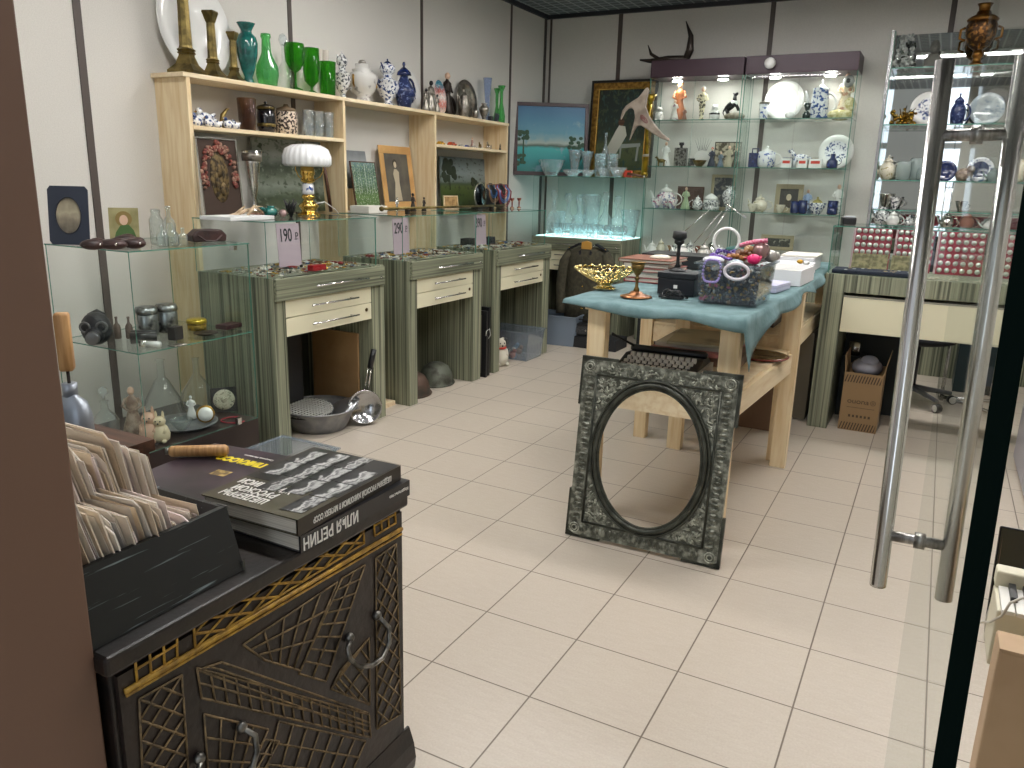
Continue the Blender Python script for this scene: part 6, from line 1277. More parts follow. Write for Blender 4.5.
for i in range(3): bstring('amber-brown chunky bead necklace in the middle of the tub' if i == 0 else ('brown bead necklace against the pink ribbon' if i == 1 else 'tan bead necklace below the green hat'), ('A06A30', '6A4022', 'B08A5A')[i], TBX+.0+.028*i, TBY-.03+.03*i, zt+.018+.014*i, .034, .034, 14, .0105)
bstring('crimson bead necklace beside the hot pink ball', 'B02048', TBX+.06, TBY-.03, zt+.016, .035, .03, 20, .006)
solo('pink_ball', MB().sph((0, 0, 0), (.026, .024, .021), 14, 9), mat('hot_pink', 'D8206A', .4), 'hot pink ball at the front rim of the tub', 'ball', (TBX+.085, TBY-.115, zt+.018))
solo('silver_ball', MB().sph((0, 0, 0), .036, 18, 12), mat('rose_silver', 'A88A88', .2, .7), 'shiny rose-silver Christmas ball on top of the tub', 'ball', (TBX+.085, TBY+.01, zt+.045))
bt_ = MB().tube([(-.05, 0, 0), (-.02, .0, .012), (.02, -.005, .022), (.06, .0, .026)], .009, 8); solo('pink_scrunchie', bt_, mat('striped_pink', 'C43A66', .6, c2='E0A0B4', s=120), 'pink striped hair band lying across the bead heap', 'hair band', (TBX+.05, TBY-.0, zt+.06))
solo('green_beret', MB().sph((0, 0, 0), (.085, .06, .018), 18, 8).sph((.02, 0, .012), (.06, .045, .014), 14, 7), mat('bottle_velvet', '1E4E48', .9), 'dark green velvet hat behind the bead heap', 'hat', (TBX-.0, TBY+.11, zt+.035))
solo('white_bangle', MB().tube([(.052*cos(a*PI/16), .006*sin(a*PI/16), .052*sin(a*PI/16)) for a in range(32)], .0065, 8, closed=True), whitep, 'white bangle standing upright out of the tub', 'bangle', (TBX-.07, TBY+.06, zt+.072), .25)
solo('white_bangle', MB().tube([(.047*cos(a*PI/16), 0, .031*sin(a*PI/16)) for a in range(32)], .0065, 8, closed=True), mat('beaded_white', 'DAD2D8', .4, bump=.6, bs=200), 'beaded white bangle hung over the front wall of the tub', 'bangle', (TBX+.035, TBY-.175, zt-.03))
solo('lace_cloth', MB().sph((0, 0, 0), (.045, .045, .016), 12, 7), mat('white_lace', 'C9C9CE', .8, bump=1, bs=90), 'crumpled white lace at the near corner of the tub', 'lace', (TBX-.075, TBY-.115, zt+.004))
solo('pearl_comb', MB().sph((0, 0, 0), (.03, .022, .026), 10, 7).sph((.02, .02, .0), .018, 8, 6), mat('grey_pearl', 'A8A49E', .3, .4), 'grey pearl cluster clip at the far rim of the tub', 'clip', (TBX+.115, TBY+.07, zt+.02))
# antenna with telescopic rods
t = thing('rod_antenna', 'grey table antenna with spread telescopic rods behind the bead tub', 'antenna', (.30, 2.25, ZW))
part('base', MB().lathe([(1, 0), (1, .3), (.5, .8), (.4, 1)], 20, w=.06, h=.05), mat('grey_antenna', '9A9C9C', .4), t)
part('knob_cluster', MB().sph((0, 0, .08), (.05, .04, .04), 12, 8), mat('silver_tinsel', 'A8AAAC', .3, .7, bump=1, bs=120), t)
A0 = Vector((.30, 2.25, ZW))
for a, b in (((684, 232), (708, 211)), ((694, 243), (722, 211)), ((702, 246), (727, 211)), ((725, 203), (746, 217)), ((727, 205), (746, 218))):
    part('rod', MB().tube([ray(*a, y=2.25)-A0, ray(*b, y=2.25)-A0], [.0022, .0028], 6), silver, t)
# stationery behind the tub
def bx(lb, x0, x1, y0, y1, z0, h, m_, nm='white_box', cat='box', rz=0, bev=.003): return solo(nm, MB().bb(0, x1-x0, 0, y1-y0, 0, h), m_, lb, cat, (x0, y0, z0), rz, bev=bev)
card = mat('white_card'); whp = mat('white_card_bright', 'E2E2E4', .5)
bx('pile of white and violet cards at the cloth edge by the tub', .43, .56, 1.98, 2.20, ZW, .035, mat('violet_white_cards', 'CFCFE0', .5, c2='A8A4C4', sc=(1, 1, 80), s=2), 'card_box', 'box', -.12)
t = thing('white_letter_tray', 'shallow white open tray leaning on the cloth behind the card pile', 'tray', (.35, 2.32, ZW+.0), -.04); part('bottom', MB().bb(0, .26, 0, .36, 0, .006), whp, t)
for q in ((0, .26, 0, .006), (0, .26, .354, .36), (0, .006, .006, .354), (.254, .26, .006, .354)): part('wall', MB().bb(*q, .006, .075), whp, t)
part('papers', MB().bb(.01, .25, .01, .35, .0061, .045), card, t)
bx('flat white box beyond the open tray', .33, .58, 2.75, 3.05, ZW, .06, whp)
bx('second flat white box stacked near the coin counter', .36, .56, 3.12, 3.42, ZW, .075, whp)
bx('thin white folder on the stacked box near the coin counter', .37, .57, 3.13, 3.40, ZW+.0765, .012, card, 'white_folder', 'folder')
bx('flat brown leather album behind the white boxes', .10, .32, 2.85, 3.15, ZW, .05, mat('bookcov_4A3028', '4A3028', .5), 'album', 'album')
bx('dark brown flat case across the far end of the cloth', .02, .30, 3.2, 3.5, ZW, .07, mat('bookcov_4A3028'), 'flat_case', 'case')
for px, y, c, lb in ((800, 2.88, 'B08A3A', 'small gold trinket on the white boxes'), (806, 2.82, 'C8C8C4', 'small silver trinket on the white boxes')): solo('trinket', MB().sph((0, 0, .012), (.02, .015, .012), 8, 6), mat('jewel_'+c, c, .3, 1), lb, 'trinket', sv(px, y=y, z=ZW+.061))
bx('long black flat case at the back of the blue cloth', -.36, .05, 2.75, 3.0, ZW, .075, blackm, 'black_case', 'case')
bx('white notebook beside the black candlestick', .16, .32, 1.98, 2.2, ZW, .05, whp, 'white_notebook', 'notebook')
for i, (x, y, c, lb) in enumerate(((-.28, 3.3, 'D0CEC8', 'white porcelain sugar bowl behind the long black case'), (-.12, 3.25, 'A8A49A', 'grey teapot on the back of the blue cloth'), (.0, 3.12, 'BDBDBD', 'silvery coffee pot at the back of the cloth'))):
    pot('teapot', lb, 'teapot', (x, y, ZW), .15, .12, mat('pot_'+c, c, .3, .2, coat=.3))
solo('teal_pouch', MB().sph((0, 0, .03), (.06, .045, .03), 14, 8), mat('teal_velvet', '2E5E5A', .9), 'teal velvet pouch left of the bead tub', 'pouch', (.24, 1.90, ZW))
# ================================================================ under the table
ZL = .6285
t = thing('typewriter', 'portable typewriter with grey keys on the lower table shelf', 'typewriter', (.045, 1.315, ZL), .04)
part('body', MB().prism([(0, 0), (.33, 0), (.33, .035), (.26, .075), (.14, .085), (.0, .05)], .34, 'yz', 0), mat('typewriter_black', '1E1E20', .4), t, .004)
for x in (-.008, .34): part('side_cheek', MB().prism([(-.02, 0), (.30, 0), (.30, .05), (.02, .055), (-.02, .03)], .016, 'yz', x-.004), mat('grey_plastic', 'B8B6AE', .5), t, .002)
part('red_badge', MB().bb(.349, .3535, .03, .1, .012, .036), mat('badge_red', '8A2030', .4), t)
part('carriage', MB().at((0, .22, .090), (0, PI/2, 0)).lathe([(.6, 0), (1, .03), (1, .97), (.6, 1)], 18, w=.017, h=.34), blackm, t)
part('carriage_lever', MB().tube([(.02, .18, .11), (-.03, .12, .15), (-.055, .10, .165)], [.006, .005, .008], 6), blackm, t)
km = mat('key_grey', 'D2D0CA', .45)
kb = None
for r_ in range(4):
    for i in range(11):
        loc = (.025+i*.0265+r_*.006, .03+r_*.027, .052+r_*.011)
        if kb is None:
            kb = part('key', MB().box((0, 0, 0), (.0205, .0205, .02), .8), km, t); kb.location = loc
        else:
            c = kb.copy(); COL.objects.link(c); c.parent = t; c.location = loc
def flat(lb, x, y, z, W, L, h, c, rz, nm='record_sleeve', cat='record', grp='records and magazines on the lower shelf'):
    return solo(nm, MB().bb(-W/2, W/2, -L/2, L/2, 0, h), mat('sleeve_'+c, c, .45, c2='4A443E', s=6, lo=.55, hi=.75), lb, cat, (x, y, z), rz, group=None, bev=.0015)
z = ZL+.0
for i, (x, y, W, L, h, c, rz, lb) in enumerate(((.26, 1.98, .40, .46, .045, '8A6A54', .05, 'brown photo album at the bottom of the pile behind the typewriter'), (.24, 1.93, .34, .40, .02, 'B87A78', -.06, 'reddish magazine on the album behind the typewriter'), (.25, 1.95, .36, .38, .018, 'C4C2B8', .02, 'grey magazine above the reddish one'), (.28, 1.93, .33, .38, .014, 'A8A48C', .12, 'olive record sleeve on top of the pile behind the typewriter'))):
    flat(lb, x, y, z, W, L, h, c, rz, 'magazine' if i else 'album', 'magazine' if i else 'album'); z += h+.001
for i, (x, y, W, L, h, c, lb) in enumerate(((.20, 2.9, .5, .5, .05, '4A3A2E', 'dark brown folder on the farther lower shelf'), (.22, 2.85, .45, .45, .03, '7A6A54', 'tan folder above the dark brown one'), (.2, 3.2, .4, .3, .12, '6A5038', 'brown suitcase-like box on the farther lower shelf'))):
    flat(lb, x, y, .6855+(.0505 if i == 1 else 0), W, L, h, c, 0, 'folder' if i < 2 else 'brown_case', 'folder' if i < 2 else 'case')
t = thing('brown_disc', 'round brown and red lacquer tray jutting over the lower shelf edge', 'tray', (.50, 2.10, ZL+.001)); part('disc', MB().lathe([(.95, 0), (1, .5), (.97, 1), (.9, .7), (.01, .7)], 40, w=.125, h=.014), mat('lacquer_brown', '4E3A26', .25, c2='6E5A34', s=9, coat=.5), t); part('rim', MB().tube([(.125*cos(a*PI/20), .125*sin(a*PI/20), .009) for a in range(40)], .004, 6, closed=True), mat('lacquer_red', '7A2018', .3), t)
t = fbook('small blue book standing by the typewriter at the shelf edge', (.462, 1.46, ZL), .022, .14, .11, '2A3478', 0, None); text('книга', .02, whitep, t, 'spine_text', basis((.023, .07, .06), (0, 1, 0), (0, 0, 1))) if 0 else None
bx('brown corrugated box lying under the farther table', .02, .50, 2.98, 3.5, .001, .34, mat('corrugated_brown', '6E5440', .7), 'cardboard_box', 'box')
bx('tall grey-brown box beside the coin counter leg', .44, .585, 3.36, 3.75, .001, .56, mat('grey_cardboard', '77705F', .7), 'cardboard_box', 'box')
bx('large black flat board standing behind the tables', -1.10, -.35, 4.92, 4.96, .001, .76, mat('black_board', '12181C', .5), 'black_board', 'board')
# ================================================================ floor pieces under the left counters
t = thing('aluminium_tub', 'wide dull aluminium wash tub on the floor under the first counter', 'tub', (-1.87, 1.60, .001))
part('body', MB().lathe([(.7, 0), (.72, .02), (.8, .3), (.92, .8), (1, .95), (1.03, 1), (1.0, 1.02), (.9, .85), (.7, .05), (.01, .04)], 44, w=.215, h=.125), alu, t)
part('rim', MB().tube([(.221*cos(a*PI/24), .221*sin(a*PI/24), .127) for a in range(48)], .005, 6, closed=True), alu, t)
t = thing('metal_grid', 'checkered metal grid disc lying in the aluminium tub', 'grid', (-1.90, 1.53, .122), rot=(.05, .10, 0)); g_ = MB()
for i in range(-6, 7):
    h = math.sqrt(max(0, .15**2-(i*.023)**2)); g_.bb(i*.023-.003, i*.023+.003, -h, h, 0, .012); g_.bb(-h, h, i*.023-.003, i*.023+.003, .0, .011)
part('bars', g_, mat('grid_light', 'B4B4AE', .4), t); part('disc', MB().lathe([(.9, 0), (1, .3), (1, 1), (.01, .9)], 36, (0, 0, -.008), w=.155, h=.007), blackm, t)
for i, (x, y, r_, lb) in enumerate(((-1.80, 1.70, .10, 'largest aluminium lid leaning in the wash tub'), (-1.78, 1.73, .085, 'middle aluminium lid in the wash tub'), (-1.77, 1.755, .07, 'smallest aluminium lid in the wash tub'))):
    solo('pan_lid', MB().lathe([(1, 0), (1, .1), (.8, .5), (.01, 1)], 32, w=r_, h=.02), mat('bright_alu', 'B4B6B8', .3, .9), lb, 'lid', (x, y, .095+.012*i), rot=(.5, -.3, 0))
t = thing('frying_pan', 'steel pan with black handle propped against the counter leg', 'pan', (-1.70, 1.80, .105), rot=(0, 0, 0))
part('bowl', MB().at((0, 0, 0), (PI/2-.15, 0, .85)).lathe([(.01, 0), (.85, 0), (1, .6), (1.04, 1), (.98, 1), (.82, .15), (.01, .12)], 32, w=.098, h=.045), mat('polished_steel', 'B0B0B0', .18, 1), t)
part('handle_rods', MB().tube([(0, .01, .09), (.015, .035, .24)], .005, 6).tube([(.015, .02, .09), (.03, .045, .24)], .005, 6), silver, t); part('black_grip', MB().tube([(.022, .04, .23), (.038, .06, .34)], .017, 8), blackm, t)
bx('upright brown hardboard panel stored inside the first counter', -2.12, -1.765, 1.838, 1.852, .001, .53, mat('hardboard', '9A7A52', .6, c2='8A6A44', s=4), 'wood_panel', 'panel')
bx('black speaker-like box in the shade inside the first counter', -2.12, -2.0, 1.25, 1.62, .001, .55, blackm, 'black_box', 'box')
def helmet(lb, p, c, rz):
    t = thing('steel_helmet', lb, 'helmet', p, rz, 'steel helmets on the floor')
    part('shell', MB().lathe([(1.04, 0), (1.0, .03), (.98, .2), (.9, .5), (.7, .8), (.4, .95), (.01, 1)], 32, w=.125, h=.155, sy=1.18), mat('helmet_'+c, c, .6, .4, c2='3A3830', s=14, lo=.45, hi=.7, bump=.4, bs=40), t)
    part('brim', MB().tube([(.132*cos(a*PI/20), .156*sin(a*PI/20), .006+.012*max(0, -cos(a*PI/20))) for a in range(40)], .005, 6, closed=True), mat('helmet_'+c), t); return t
helmet('grey-green steel helmet with worn paint under the second counter', (-1.88, 2.845, .001), '62665A', .4)
helmet('rusty brown steel helmet, nearer the counter leg', (-1.85, 2.50, .001), '5A463A', .2)
bin_('clear_storage_bin', 'large clear storage bin under the third counter', (-1.86, 3.965, .001), .30, .46, .24, clearplast, PI/2, 1.12)
rr = random.Random(3)
for i, (x, y, c, lb) in enumerate(((-1.80, 3.86, 'B86048', 'small orange toy in the clear storage bin'), (-1.84, 3.92, 'C8C0B0', 'small white toy in the clear storage bin'), (-1.82, 4.02, '8A6A50', 'small brown toy in the clear storage bin'), (-1.9, 4.1, '5A7A8A', 'small blue toy in the clear storage bin'))): solo('small_toy', MB().sph((0, 0, .03), (.03, .025, .03)).sph((.02, 0, .065), .018), mat('toyc_'+c, c, .5), lb, 'toy', (x, y, .006))
t = beast('white plush dog sitting beside the clear bin under the third counter', (-1.78, 3.60, .001), .25, mat('white_plush', 'C9C4B4', .9), 'plush', 1.0, 'plush_dog', cat='plush toy')
part('collar', MB().tube([(.045*cos(a*PI/8), -.01+.045*sin(a*PI/8), .145) for a in range(16)], .008, 6, closed=True), mat('coral_red'), t)
for s in (-1, 1): part('floppy_ear', MB().tube([(s*.045, 0, .215), (s*.062, 0, .17)], [.018, .014], 7), blackm, t)
bx('red folded bag at the back of the third counter', -2.05, -2.0, 3.60, 3.78, .001, .38, mat('bag_red', '8A1828', .6), 'red_bag', 'bag')
for i, (y, h, x, lb) in enumerate(((3.185, .50, -1.655, 'black-framed picture leaning in the gap between the counters, front one'), (3.245, .52, -1.67, 'black-framed picture leaning in the gap between the counters, rear one'))):
    t = thing('stored_frame', lb, 'frame', (x, y, .001)); part('frame', MB().bb(-.34, 0, -.012, .012, 0, h), blackm, t, .002); part('backing', MB().bb(-.30, -.04, -.014, -.0125, .03, h-.03), mat('grey_print_back', '5A5650', .7), t)
solo('white_wire', MB().tube([(0, 0, .02), (.012, -.015, .06), (.03, 0, .075), (.035, .01, .03), (.015, .01, 0)], .0025, 6), whitep, 'white wire loop hooked on the leaning frames', 'wire', (-1.655, 3.165, .30))
# corner: bin, uniform jacket, black cases
bin_('grey_blue_bin', 'grey-blue plastic bin before the corner counter', (-1.80, 4.72, .001), .32, .46, .27, glass('blue_grey_plastic', 'B0BCC8', .7, .2, haze=.5, hazec='A4B2C2', edge=.3), PI/2+.1, 1.1)
olive = mat('khaki_wool', '4A4636', .9, c2='3C392C', s=30, bump=.3, bs=200)
jx, jy = sv(587, y=4.88, z=.6).x, 4.88
t = thing('uniform_jacket', 'khaki officer jacket with navy shoulder boards on a wooden hanger', 'jacket', (jx, jy, 0))
jm_ = MB()
sec = [(.14, .245, .10), (.30, .25, .11), (.48, .23, .10), (.62, .235, .10), (.72, .235, .09), (.78, .20, .07), (.815, .10, .05)]
n = 24; vs = []; fs = []
for z, a, b in sec:
    for i in range(n): an = 2*PI*i/n; vs.append((a*cos(an), b*sin(an)*(1+.06*sin(5*an)), z))
for j in range(len(sec)-1):
    for i in range(n): fs.append((j*n+i, j*n+(i+1) % n, (j+1)*n+(i+1) % n, (j+1)*n+i))
fs.append(tuple(range(n))[::-1]); fs.append(tuple((len(sec)-1)*n+i for i in range(n)))
jm_.add(vs, fs, True); part('body', jm_, olive, t)
for s in (-1, 1):
    part('sleeve', MB().tube([(s*.19, 0, .76), (s*.255, -.01, .66), (s*.285, -.02, .48), (s*.27, -.05, .28), (s*.262, -.06, .20)], [.055, .066, .06, .052, .05], 12), olive, t)
    part('shoulder_board', MB().at((s*.15, -.01, .805), (0, s*.42, 0)).box((0, 0, .012), (.14, .07, .014)), mat('navy_wool', '14161E', .8), t, .003)
    part('star', MB().at((s*.20, -.03, .795), (0, s*.42, 0)).lathe([(1, 0), (1, 1), (.01, 1)], 5, w=.012, h=.012), polbrass, t)
    part('lapel', MB().prism([(s*.02, .74), (s*.085, .70), (s*.07, .60), (s*.004, .50)], -.012, 'xz', -.085), mat('khaki_lapel', '444234', .9), t, .003)
    part('collar_patch', MB().prism([(s*.05, .79), (s*.075, .78), (s*.065, .73), (s*.045, .74)], -.006, 'xz', -.07), mat('navy_wool'), t)
for i in range(3): part('button', MB().sph((.0, -.108, .47-.1*i), .010, 8, 6), polbrass, t)
t.scale = (.86, .9, 1); t.location.z = .055
t2 = thing('coat_hanger', 'wooden coat hanger holding the khaki jacket', 'hanger', (jx, jy, .865)); part('wood_bar', MB().prism([(-.05, -.012), (.05, -.012), (.045, .05), (.0, .062), (-.045, .05)], .03, 'xz', -.055), mat('hanger_wood', 'B88A3E', .5), t2, .004)
part('hook', MB().tube([(0, -.04, .06), (0, -.04, .09), (.015, -.03, .105), (.012, .0, .115)], .003, 6), silver, t2)
bx('flat black suitcase on the floor under the jacket', jx-.10, jx+.42, 4.60, 4.88, .001, .10, mat('dusty_black', '1C1E22', .6), 'black_suitcase', 'suitcase')
t = thing('cassette_recorder', 'small black radio recorder on the flat suitcase', 'radio', (jx+.06, 4.68, .102)); part('body', MB().bb(-.11, .11, -.05, .05, 0, .11), blackm, t, .006); part('speaker_panel', MB().bb(-.09, .09, -.052, -.0501, .02, .09), mat('grey_grille', '4A4C4E', .5, c2='1A1A1C', s=200), t); part('knob', MB().sph((.06, -.055, .055), .012, 8, 6), silver, t)
part('handle', MB().tube([(-.09, 0, .11), (-.08, 0, .14), (.08, 0, .14), (.09, 0, .11)], .005, 6), blackm, t)
# ================================================================ coin counter contents
cz0 = .9475; GX = CX0+.01; GY = CY0+.01
t = thing('card_terminal', 'small black payment terminal on the glass of the coin counter', 'terminal', (sv(848, y=3.5, z=1.222).x, 3.5, 1.2225), .2)
part('body', MB().prism([(-.045, 0), (.045, 0), (.045, .035), (-.045, .05)], .14, 'yz', -.07) if 0 else MB().box((0, 0, .022), (.075, .15, .044)), blackm, t, .006); part('paper_lid', MB().box((0, -.03, .0475), (.06, .07, .006)), mat('pale_paper', 'C8CCD0', .5), t)
redp = mat('album_red', 'A83A4C', .6, c2='8A2A3C', s=40, lo=.4, hi=.7)
coinm = [mat('coin_silver', 'C9C6C0', .35, .6), mat('coin_brass', 'B8A078', .4, .6)]
sheets = [(.09, .30, 'red coin sheet nearest the glass corner'), (.33, .53, 'red coin sheet with tightly set coins, second from the corner'), (.56, .80, 'red coin sheet directly behind the door handle'), (.83, 1.06, 'red coin sheet between the two door handle bars'), (1.09, 1.32, 'red coin sheet beyond the door handles')]
coin0 = None; cnt = 0
for si, (x0, x1, lb) in enumerate(sheets):
    t = thing('coin_sheet', lb, 'coin sheet', (GX+x0, GY+.40, cz0), rot=(-.12, 0, 0), group='red coin sheets'); Wd = x1-x0
    part('sheet', MB().bb(0, Wd, 0, .004, .0, .255), redp, t); part('spine_strip', MB().bb(-.012, 0, -.001, .005, 0, .255), mat('pinkish_strip', 'C8A8AC', .5), t)
    for r_ in range(5 if si < 2 else 6):
        for c_ in range(6):
            lx, lz = Wd*(c_+.5)/6, .235-r_*.042
            loc = Matrix.Rotation(-.12, 3, 'X') @ Vector((lx, -.0035, lz)) + Vector((GX+x0, GY+.40, cz0))
            if coin0 is None: coin0 = solo('coin', MB().lathe([(.01, -.5), (1, -.5), (1, .5), (.01, .5)], 14, w=.0145, h=.002), coinm[0], '', 'coin', loc)
            c = coin0 if cnt == 0 else dup(coin0, loc)
            c.rotation_euler = (PI/2-.12, 0, 0)
            c['label'] = 'silvery coin in the %s' % lb; c['group'] = 'coins in the '+lb; cnt += 1
bone_ = mat('banknote', 'A89A74', .7, c2='6E6648', s=35, lo=.4, hi=.6)
for x, w, lb in ((.10, .20, 'greenish old banknote standing in front of the first coin sheet'), (.32, .17, 'yellowish old banknote beside the greenish one'), (1.16, .10, 'yellowish banknote behind the door handle bar')):
    solo('banknote', MB().bb(0, w, 0, .0015, 0, .095), bone_, lb, 'banknote', (GX+x, GY+.26, cz0+.012), rot=(-.2, 0, 0))
t = thing('velvet_tray', 'dark navy velvet tray of small badges in the coin counter', 'tray', (GX+.02, GY+.015, cz0)); part('pad', MB().bb(0, .47, 0, .2, 0, .022), mat('navy_velvet', '1E2234', .9), t, .004)
rr = random.Random(17)
for i in range(12): solo('badge', MB().lathe([(1, 0), (1, .6), (.01, 1)], 8, w=rr.uniform(.006, .011), h=.004), coinm[i % 2], 'small metal badge pinned on the navy velvet tray', 'badge', (GX+.05+rr.uniform(0, .40), GY+.03+rr.uniform(0, .15), cz0+.0225), group='badges on the navy velvet tray')
for i in range(10): solo('coin_packet', MB().bb(0, .045, 0, .04, 0, .004), mat('pale_packet', 'C8C2B0', .5, c2='8A8474', s=90), 'small clear coin packet lying in the glass counter', 'packet', (GX+.52+(i % 5)*.13+rr.uniform(-.02, .02), GY+.04+.07*(i//5), cz0), rr.uniform(-.5, .5), group='coin packets lying in the counter')
FIGc = person('small gilt figurine on the counter floor between handle bars', (GX+.86, GY+.12, cz0), .11, polbrass, headm=polbrass, hatm=mat('coral_red'))
# ================================================================ mirrored showcase wares
def Mi(px, z, y=5.38): return sv(px, y=y, z=z)
def mz(px, n, z): return mpp(Mi(px, z))*n
z1, z2, z3, z4 = [q+.001 for q in MSH]
lacey = mat('lacy_white', 'B8BCB8', .4, c2='8A908C', s=40, bump=.8, bs=60)
m_ = MB(); rr = random.Random(40)
for i in range(90):
    zz_ = rr.uniform(.01, .25); m_.sph((rr.uniform(-.075, .075)*(1-zz_*1.6), rr.uniform(-.03, .03), zz_), rr.uniform(.009, .018), 7, 5)
solo('coral_ornament', m_, lacey, 'bushy white coral-like glass ornament on the top shelf by the post', 'ornament', Mi(903, z4))
t = thing('stone_bust', 'dark grey stone bust on the top of the mirrored showcase', 'bust', Mi(932, z4)); k_ = mpp(t.location)
stone = mat('grey_stone', '5E5E58', .7, c2='4A4A46', s=20); part('shoulders', MB().prism([(-8*k_, 0), (8*k_, 0), (8*k_, 9*k_), (4*k_, 14*k_), (-4*k_, 14*k_), (-8*k_, 9*k_)], 8*k_, 'xz', -4*k_), stone, t, .01); part('head', MB().sph((0, 0, 20*k_), (4.6*k_, 4.6*k_, 7*k_), 14, 10).sph((0, -4.6*k_, 20*k_), (1*k_, 1*k_, 1.6*k_), 8, 6), stone, t)
cop = mat('chased_copper', '4A3524', .35, .8, c2='9A6C38', s=38, lo=.5, hi=.6, bump=.8, bs=70)
p = ray(976, 64, y=5.30); p.z = z4
t = thing('copper_samovar', 'large chased copper and brass samovar standing on the top shelf', 'samovar', p); k_ = mpp(p)
part('foot', MB().lathe([(1, 0), (1, .1), (.6, .2), (.5, .5), (.75, .6), (.6, 1)], 24, w=7*k_, h=14*k_), polbrass if 0 else mat('warm_brass', '8E6630', .3, .9, c2='7A4E20', s=30), t)
part('body', MB().lathe([(.3, 0), (.7, .15), (1, .5), (1.02, .8), (.9, .92), (.6, 1)], 28, (0, 0, 14*k_), w=13.5*k_, h=29*k_), cop, t)
part('shoulder', MB().lathe([(1, 0), (1.05, .2), (.8, .5), (.5, .7), (.45, 1)], 28, (0, 0, 41*k_), w=13.5*k_, h=9*k_), mat('warm_brass'), t)
part('crown', MB().lathe([(.7, 0), (.75, .6), (1, 1), (.8, 1)], 20, (0, 0, 50*k_), w=7*k_, h=7*k_), mat('warm_brass'), t)
for s in (-1, 1): part('handle', MB().tube([(s*14*k_, 0, 36*k_), (s*18*k_, 0, 34*k_), (s*18*k_, 0, 26*k_), (s*13*k_, 0, 24*k_)], 1.3*k_, 8), mat('warm_brass'), t)
part('tap', MB().tube([(0, -10*k_, 18*k_), (0, -17*k_, 18*k_), (0, -18*k_, 13*k_)], 1.2*k_, 8), mat('warm_brass'), t)
# second shelf
m_ = MB()
for i in range(40): m_.sph((rr.uniform(-.09, .09), rr.uniform(-.03, .03), rr.uniform(.01, .12)), rr.uniform(.008, .022), 7, 5)
for i in range(8): m_.tube([(0, 0, .03), (rr.uniform(-.1, .1), rr.uniform(-.03, .03), rr.uniform(.08, .15))], [.008, .003], 5)
solo('gilt_clock_figure', m_, mat('ormolu', 'B8963E', .25, 1, c2='6A4E1E', s=40), 'ornate gilt ormolu group beside the showcase post', 'ornament', Mi(902, z3))
plate('large pale blue rimmed plate behind the gilt group', Mi(926, z3, 5.50), mz(926, 17, z3), whitep, 0, .12, bluew)
pot('cobalt_lidded_jar', 'cobalt and white lidded jug between the door handle bars', 'jug', Mi(958, z3, 5.36), mz(958, 18, z3), mz(958, 30, z3), mat('blue_relief'), POTB, 0, spout=False)
plate('clear glass plate with blue rim beyond the cobalt jug', Mi(984, z3, 5.46), mz(984, 16, z3), mat('pale_glass_plate', 'B8C4C4', .1, c2='9CAAB0', s=20, coat=.5), 0, .12)
# third shelf
pot('cream_teapot', 'cream relief teapot on the third shelf by the showcase post', 'teapot', Mi(886, z2), mz(886, 26, z2), mz(886, 24, z2), cream_p, POTB, 0)
for px, w, h, lb in ((902, 15, 20, 'frosted glass jar with lid on the third shelf'), (916, 17, 24, 'larger frosted glass jar beside the handle bar'), (924, 16, 13, 'round clear glass bowl by the handle bar')): turned('frosted_jar', lb, 'jar', Mi(px, z2, 5.36 if h < 22 else 5.42), mz(px, w, z2), mz(px, h, z2), glass('frosted_glass', 'DCE8E6', .9, .2, haze=.35, hazec='C8D4D2', edge=.5), JAR)
plate('small cobalt patterned plate between the handle bars, left of the terminal', Mi(944, z2, 5.42), mz(944, 10, z2), cobalt, 0, .12)
solo('shell_ornament', MB().sph((0, 0, .05), (.06, .04, .05)).sph((.04, 0, .09), (.03, .03, .03)), mat('shell', 'A89A8A', .4, c2='7A6A5C', s=30), 'mottled shell ornament between the handle bars', 'ornament', Mi(963, z2, 5.40))
plate('cobalt patterned oval plate right of the shell ornament', Mi(978, z2, 5.42), mz(978, 12, z2), bluew, 0, .1, cobalt)
pot('clear_teapot', 'pale glass teapot near the second handle bar', 'teapot', Mi(992, z2, 5.40), mz(992, 20, z2), mz(992, 15, z2), glass('frosted_glass'), POTB)
turned('ribbed_cup', 'cream ribbed tall cup beyond the second handle bar', 'cup', Mi(1018, z2, 5.40), mz(1018, 10, z2), mz(1018, 22, z2), cream_p, [(.6, 0), (.9, .1), (.85, .3), (1, .35), (.9, .6), (1, 1)])
# fourth shelf / behind counter
for px, z, c, w, h, lb in ((886, z1, 'silver', 16, 15, 'silver and dark glass salt cellar on the lowest mirrored shelf'), (896, z1, 'grey', 14, 12, 'white glass basket on the lowest mirrored shelf'), (962, z1, 'silver', 14, 10, 'silver figurine group between the handle bars'), (1000, z1, 'grey', 12, 16, 'white animal figurine right of the handle bars')):
    pot('glass_basket', lb, 'basket', Mi(px, z), mz(px, w, z), mz(px, h, z), silver if c == 'silver' else greyflw, BOWL, 0, lid=False, spout=False)
for i, (px, w, h, mm, lb) in enumerate(((880, 24, 20, greyflw, 'pale openwork teapot just behind the coin counter glass'), (892, 20, 14, whitep, 'white sauce boat behind the coin counter glass'), (908, 18, 10, greyflw, 'pale glass dish behind the coin counter glass'), (946, 20, 14, silver, 'silver cutlery stand behind the coin counter'), (966, 22, 15, mat('salmon', 'A87868', .5), 'salmon pink crinkled dish behind the coin counter'), (990, 24, 10, whitep, 'flat white dish behind the second handle bar'))):
    p = sv(px, y=5.32, z=1.15); k_ = mpp(p)
    pot('porcelain_piece', lb, 'dish', (p.x, 5.32 if i % 2 else 5.38, 1.151), w*k_, (h+1)*k_*1.1, mm, POTB, 0)
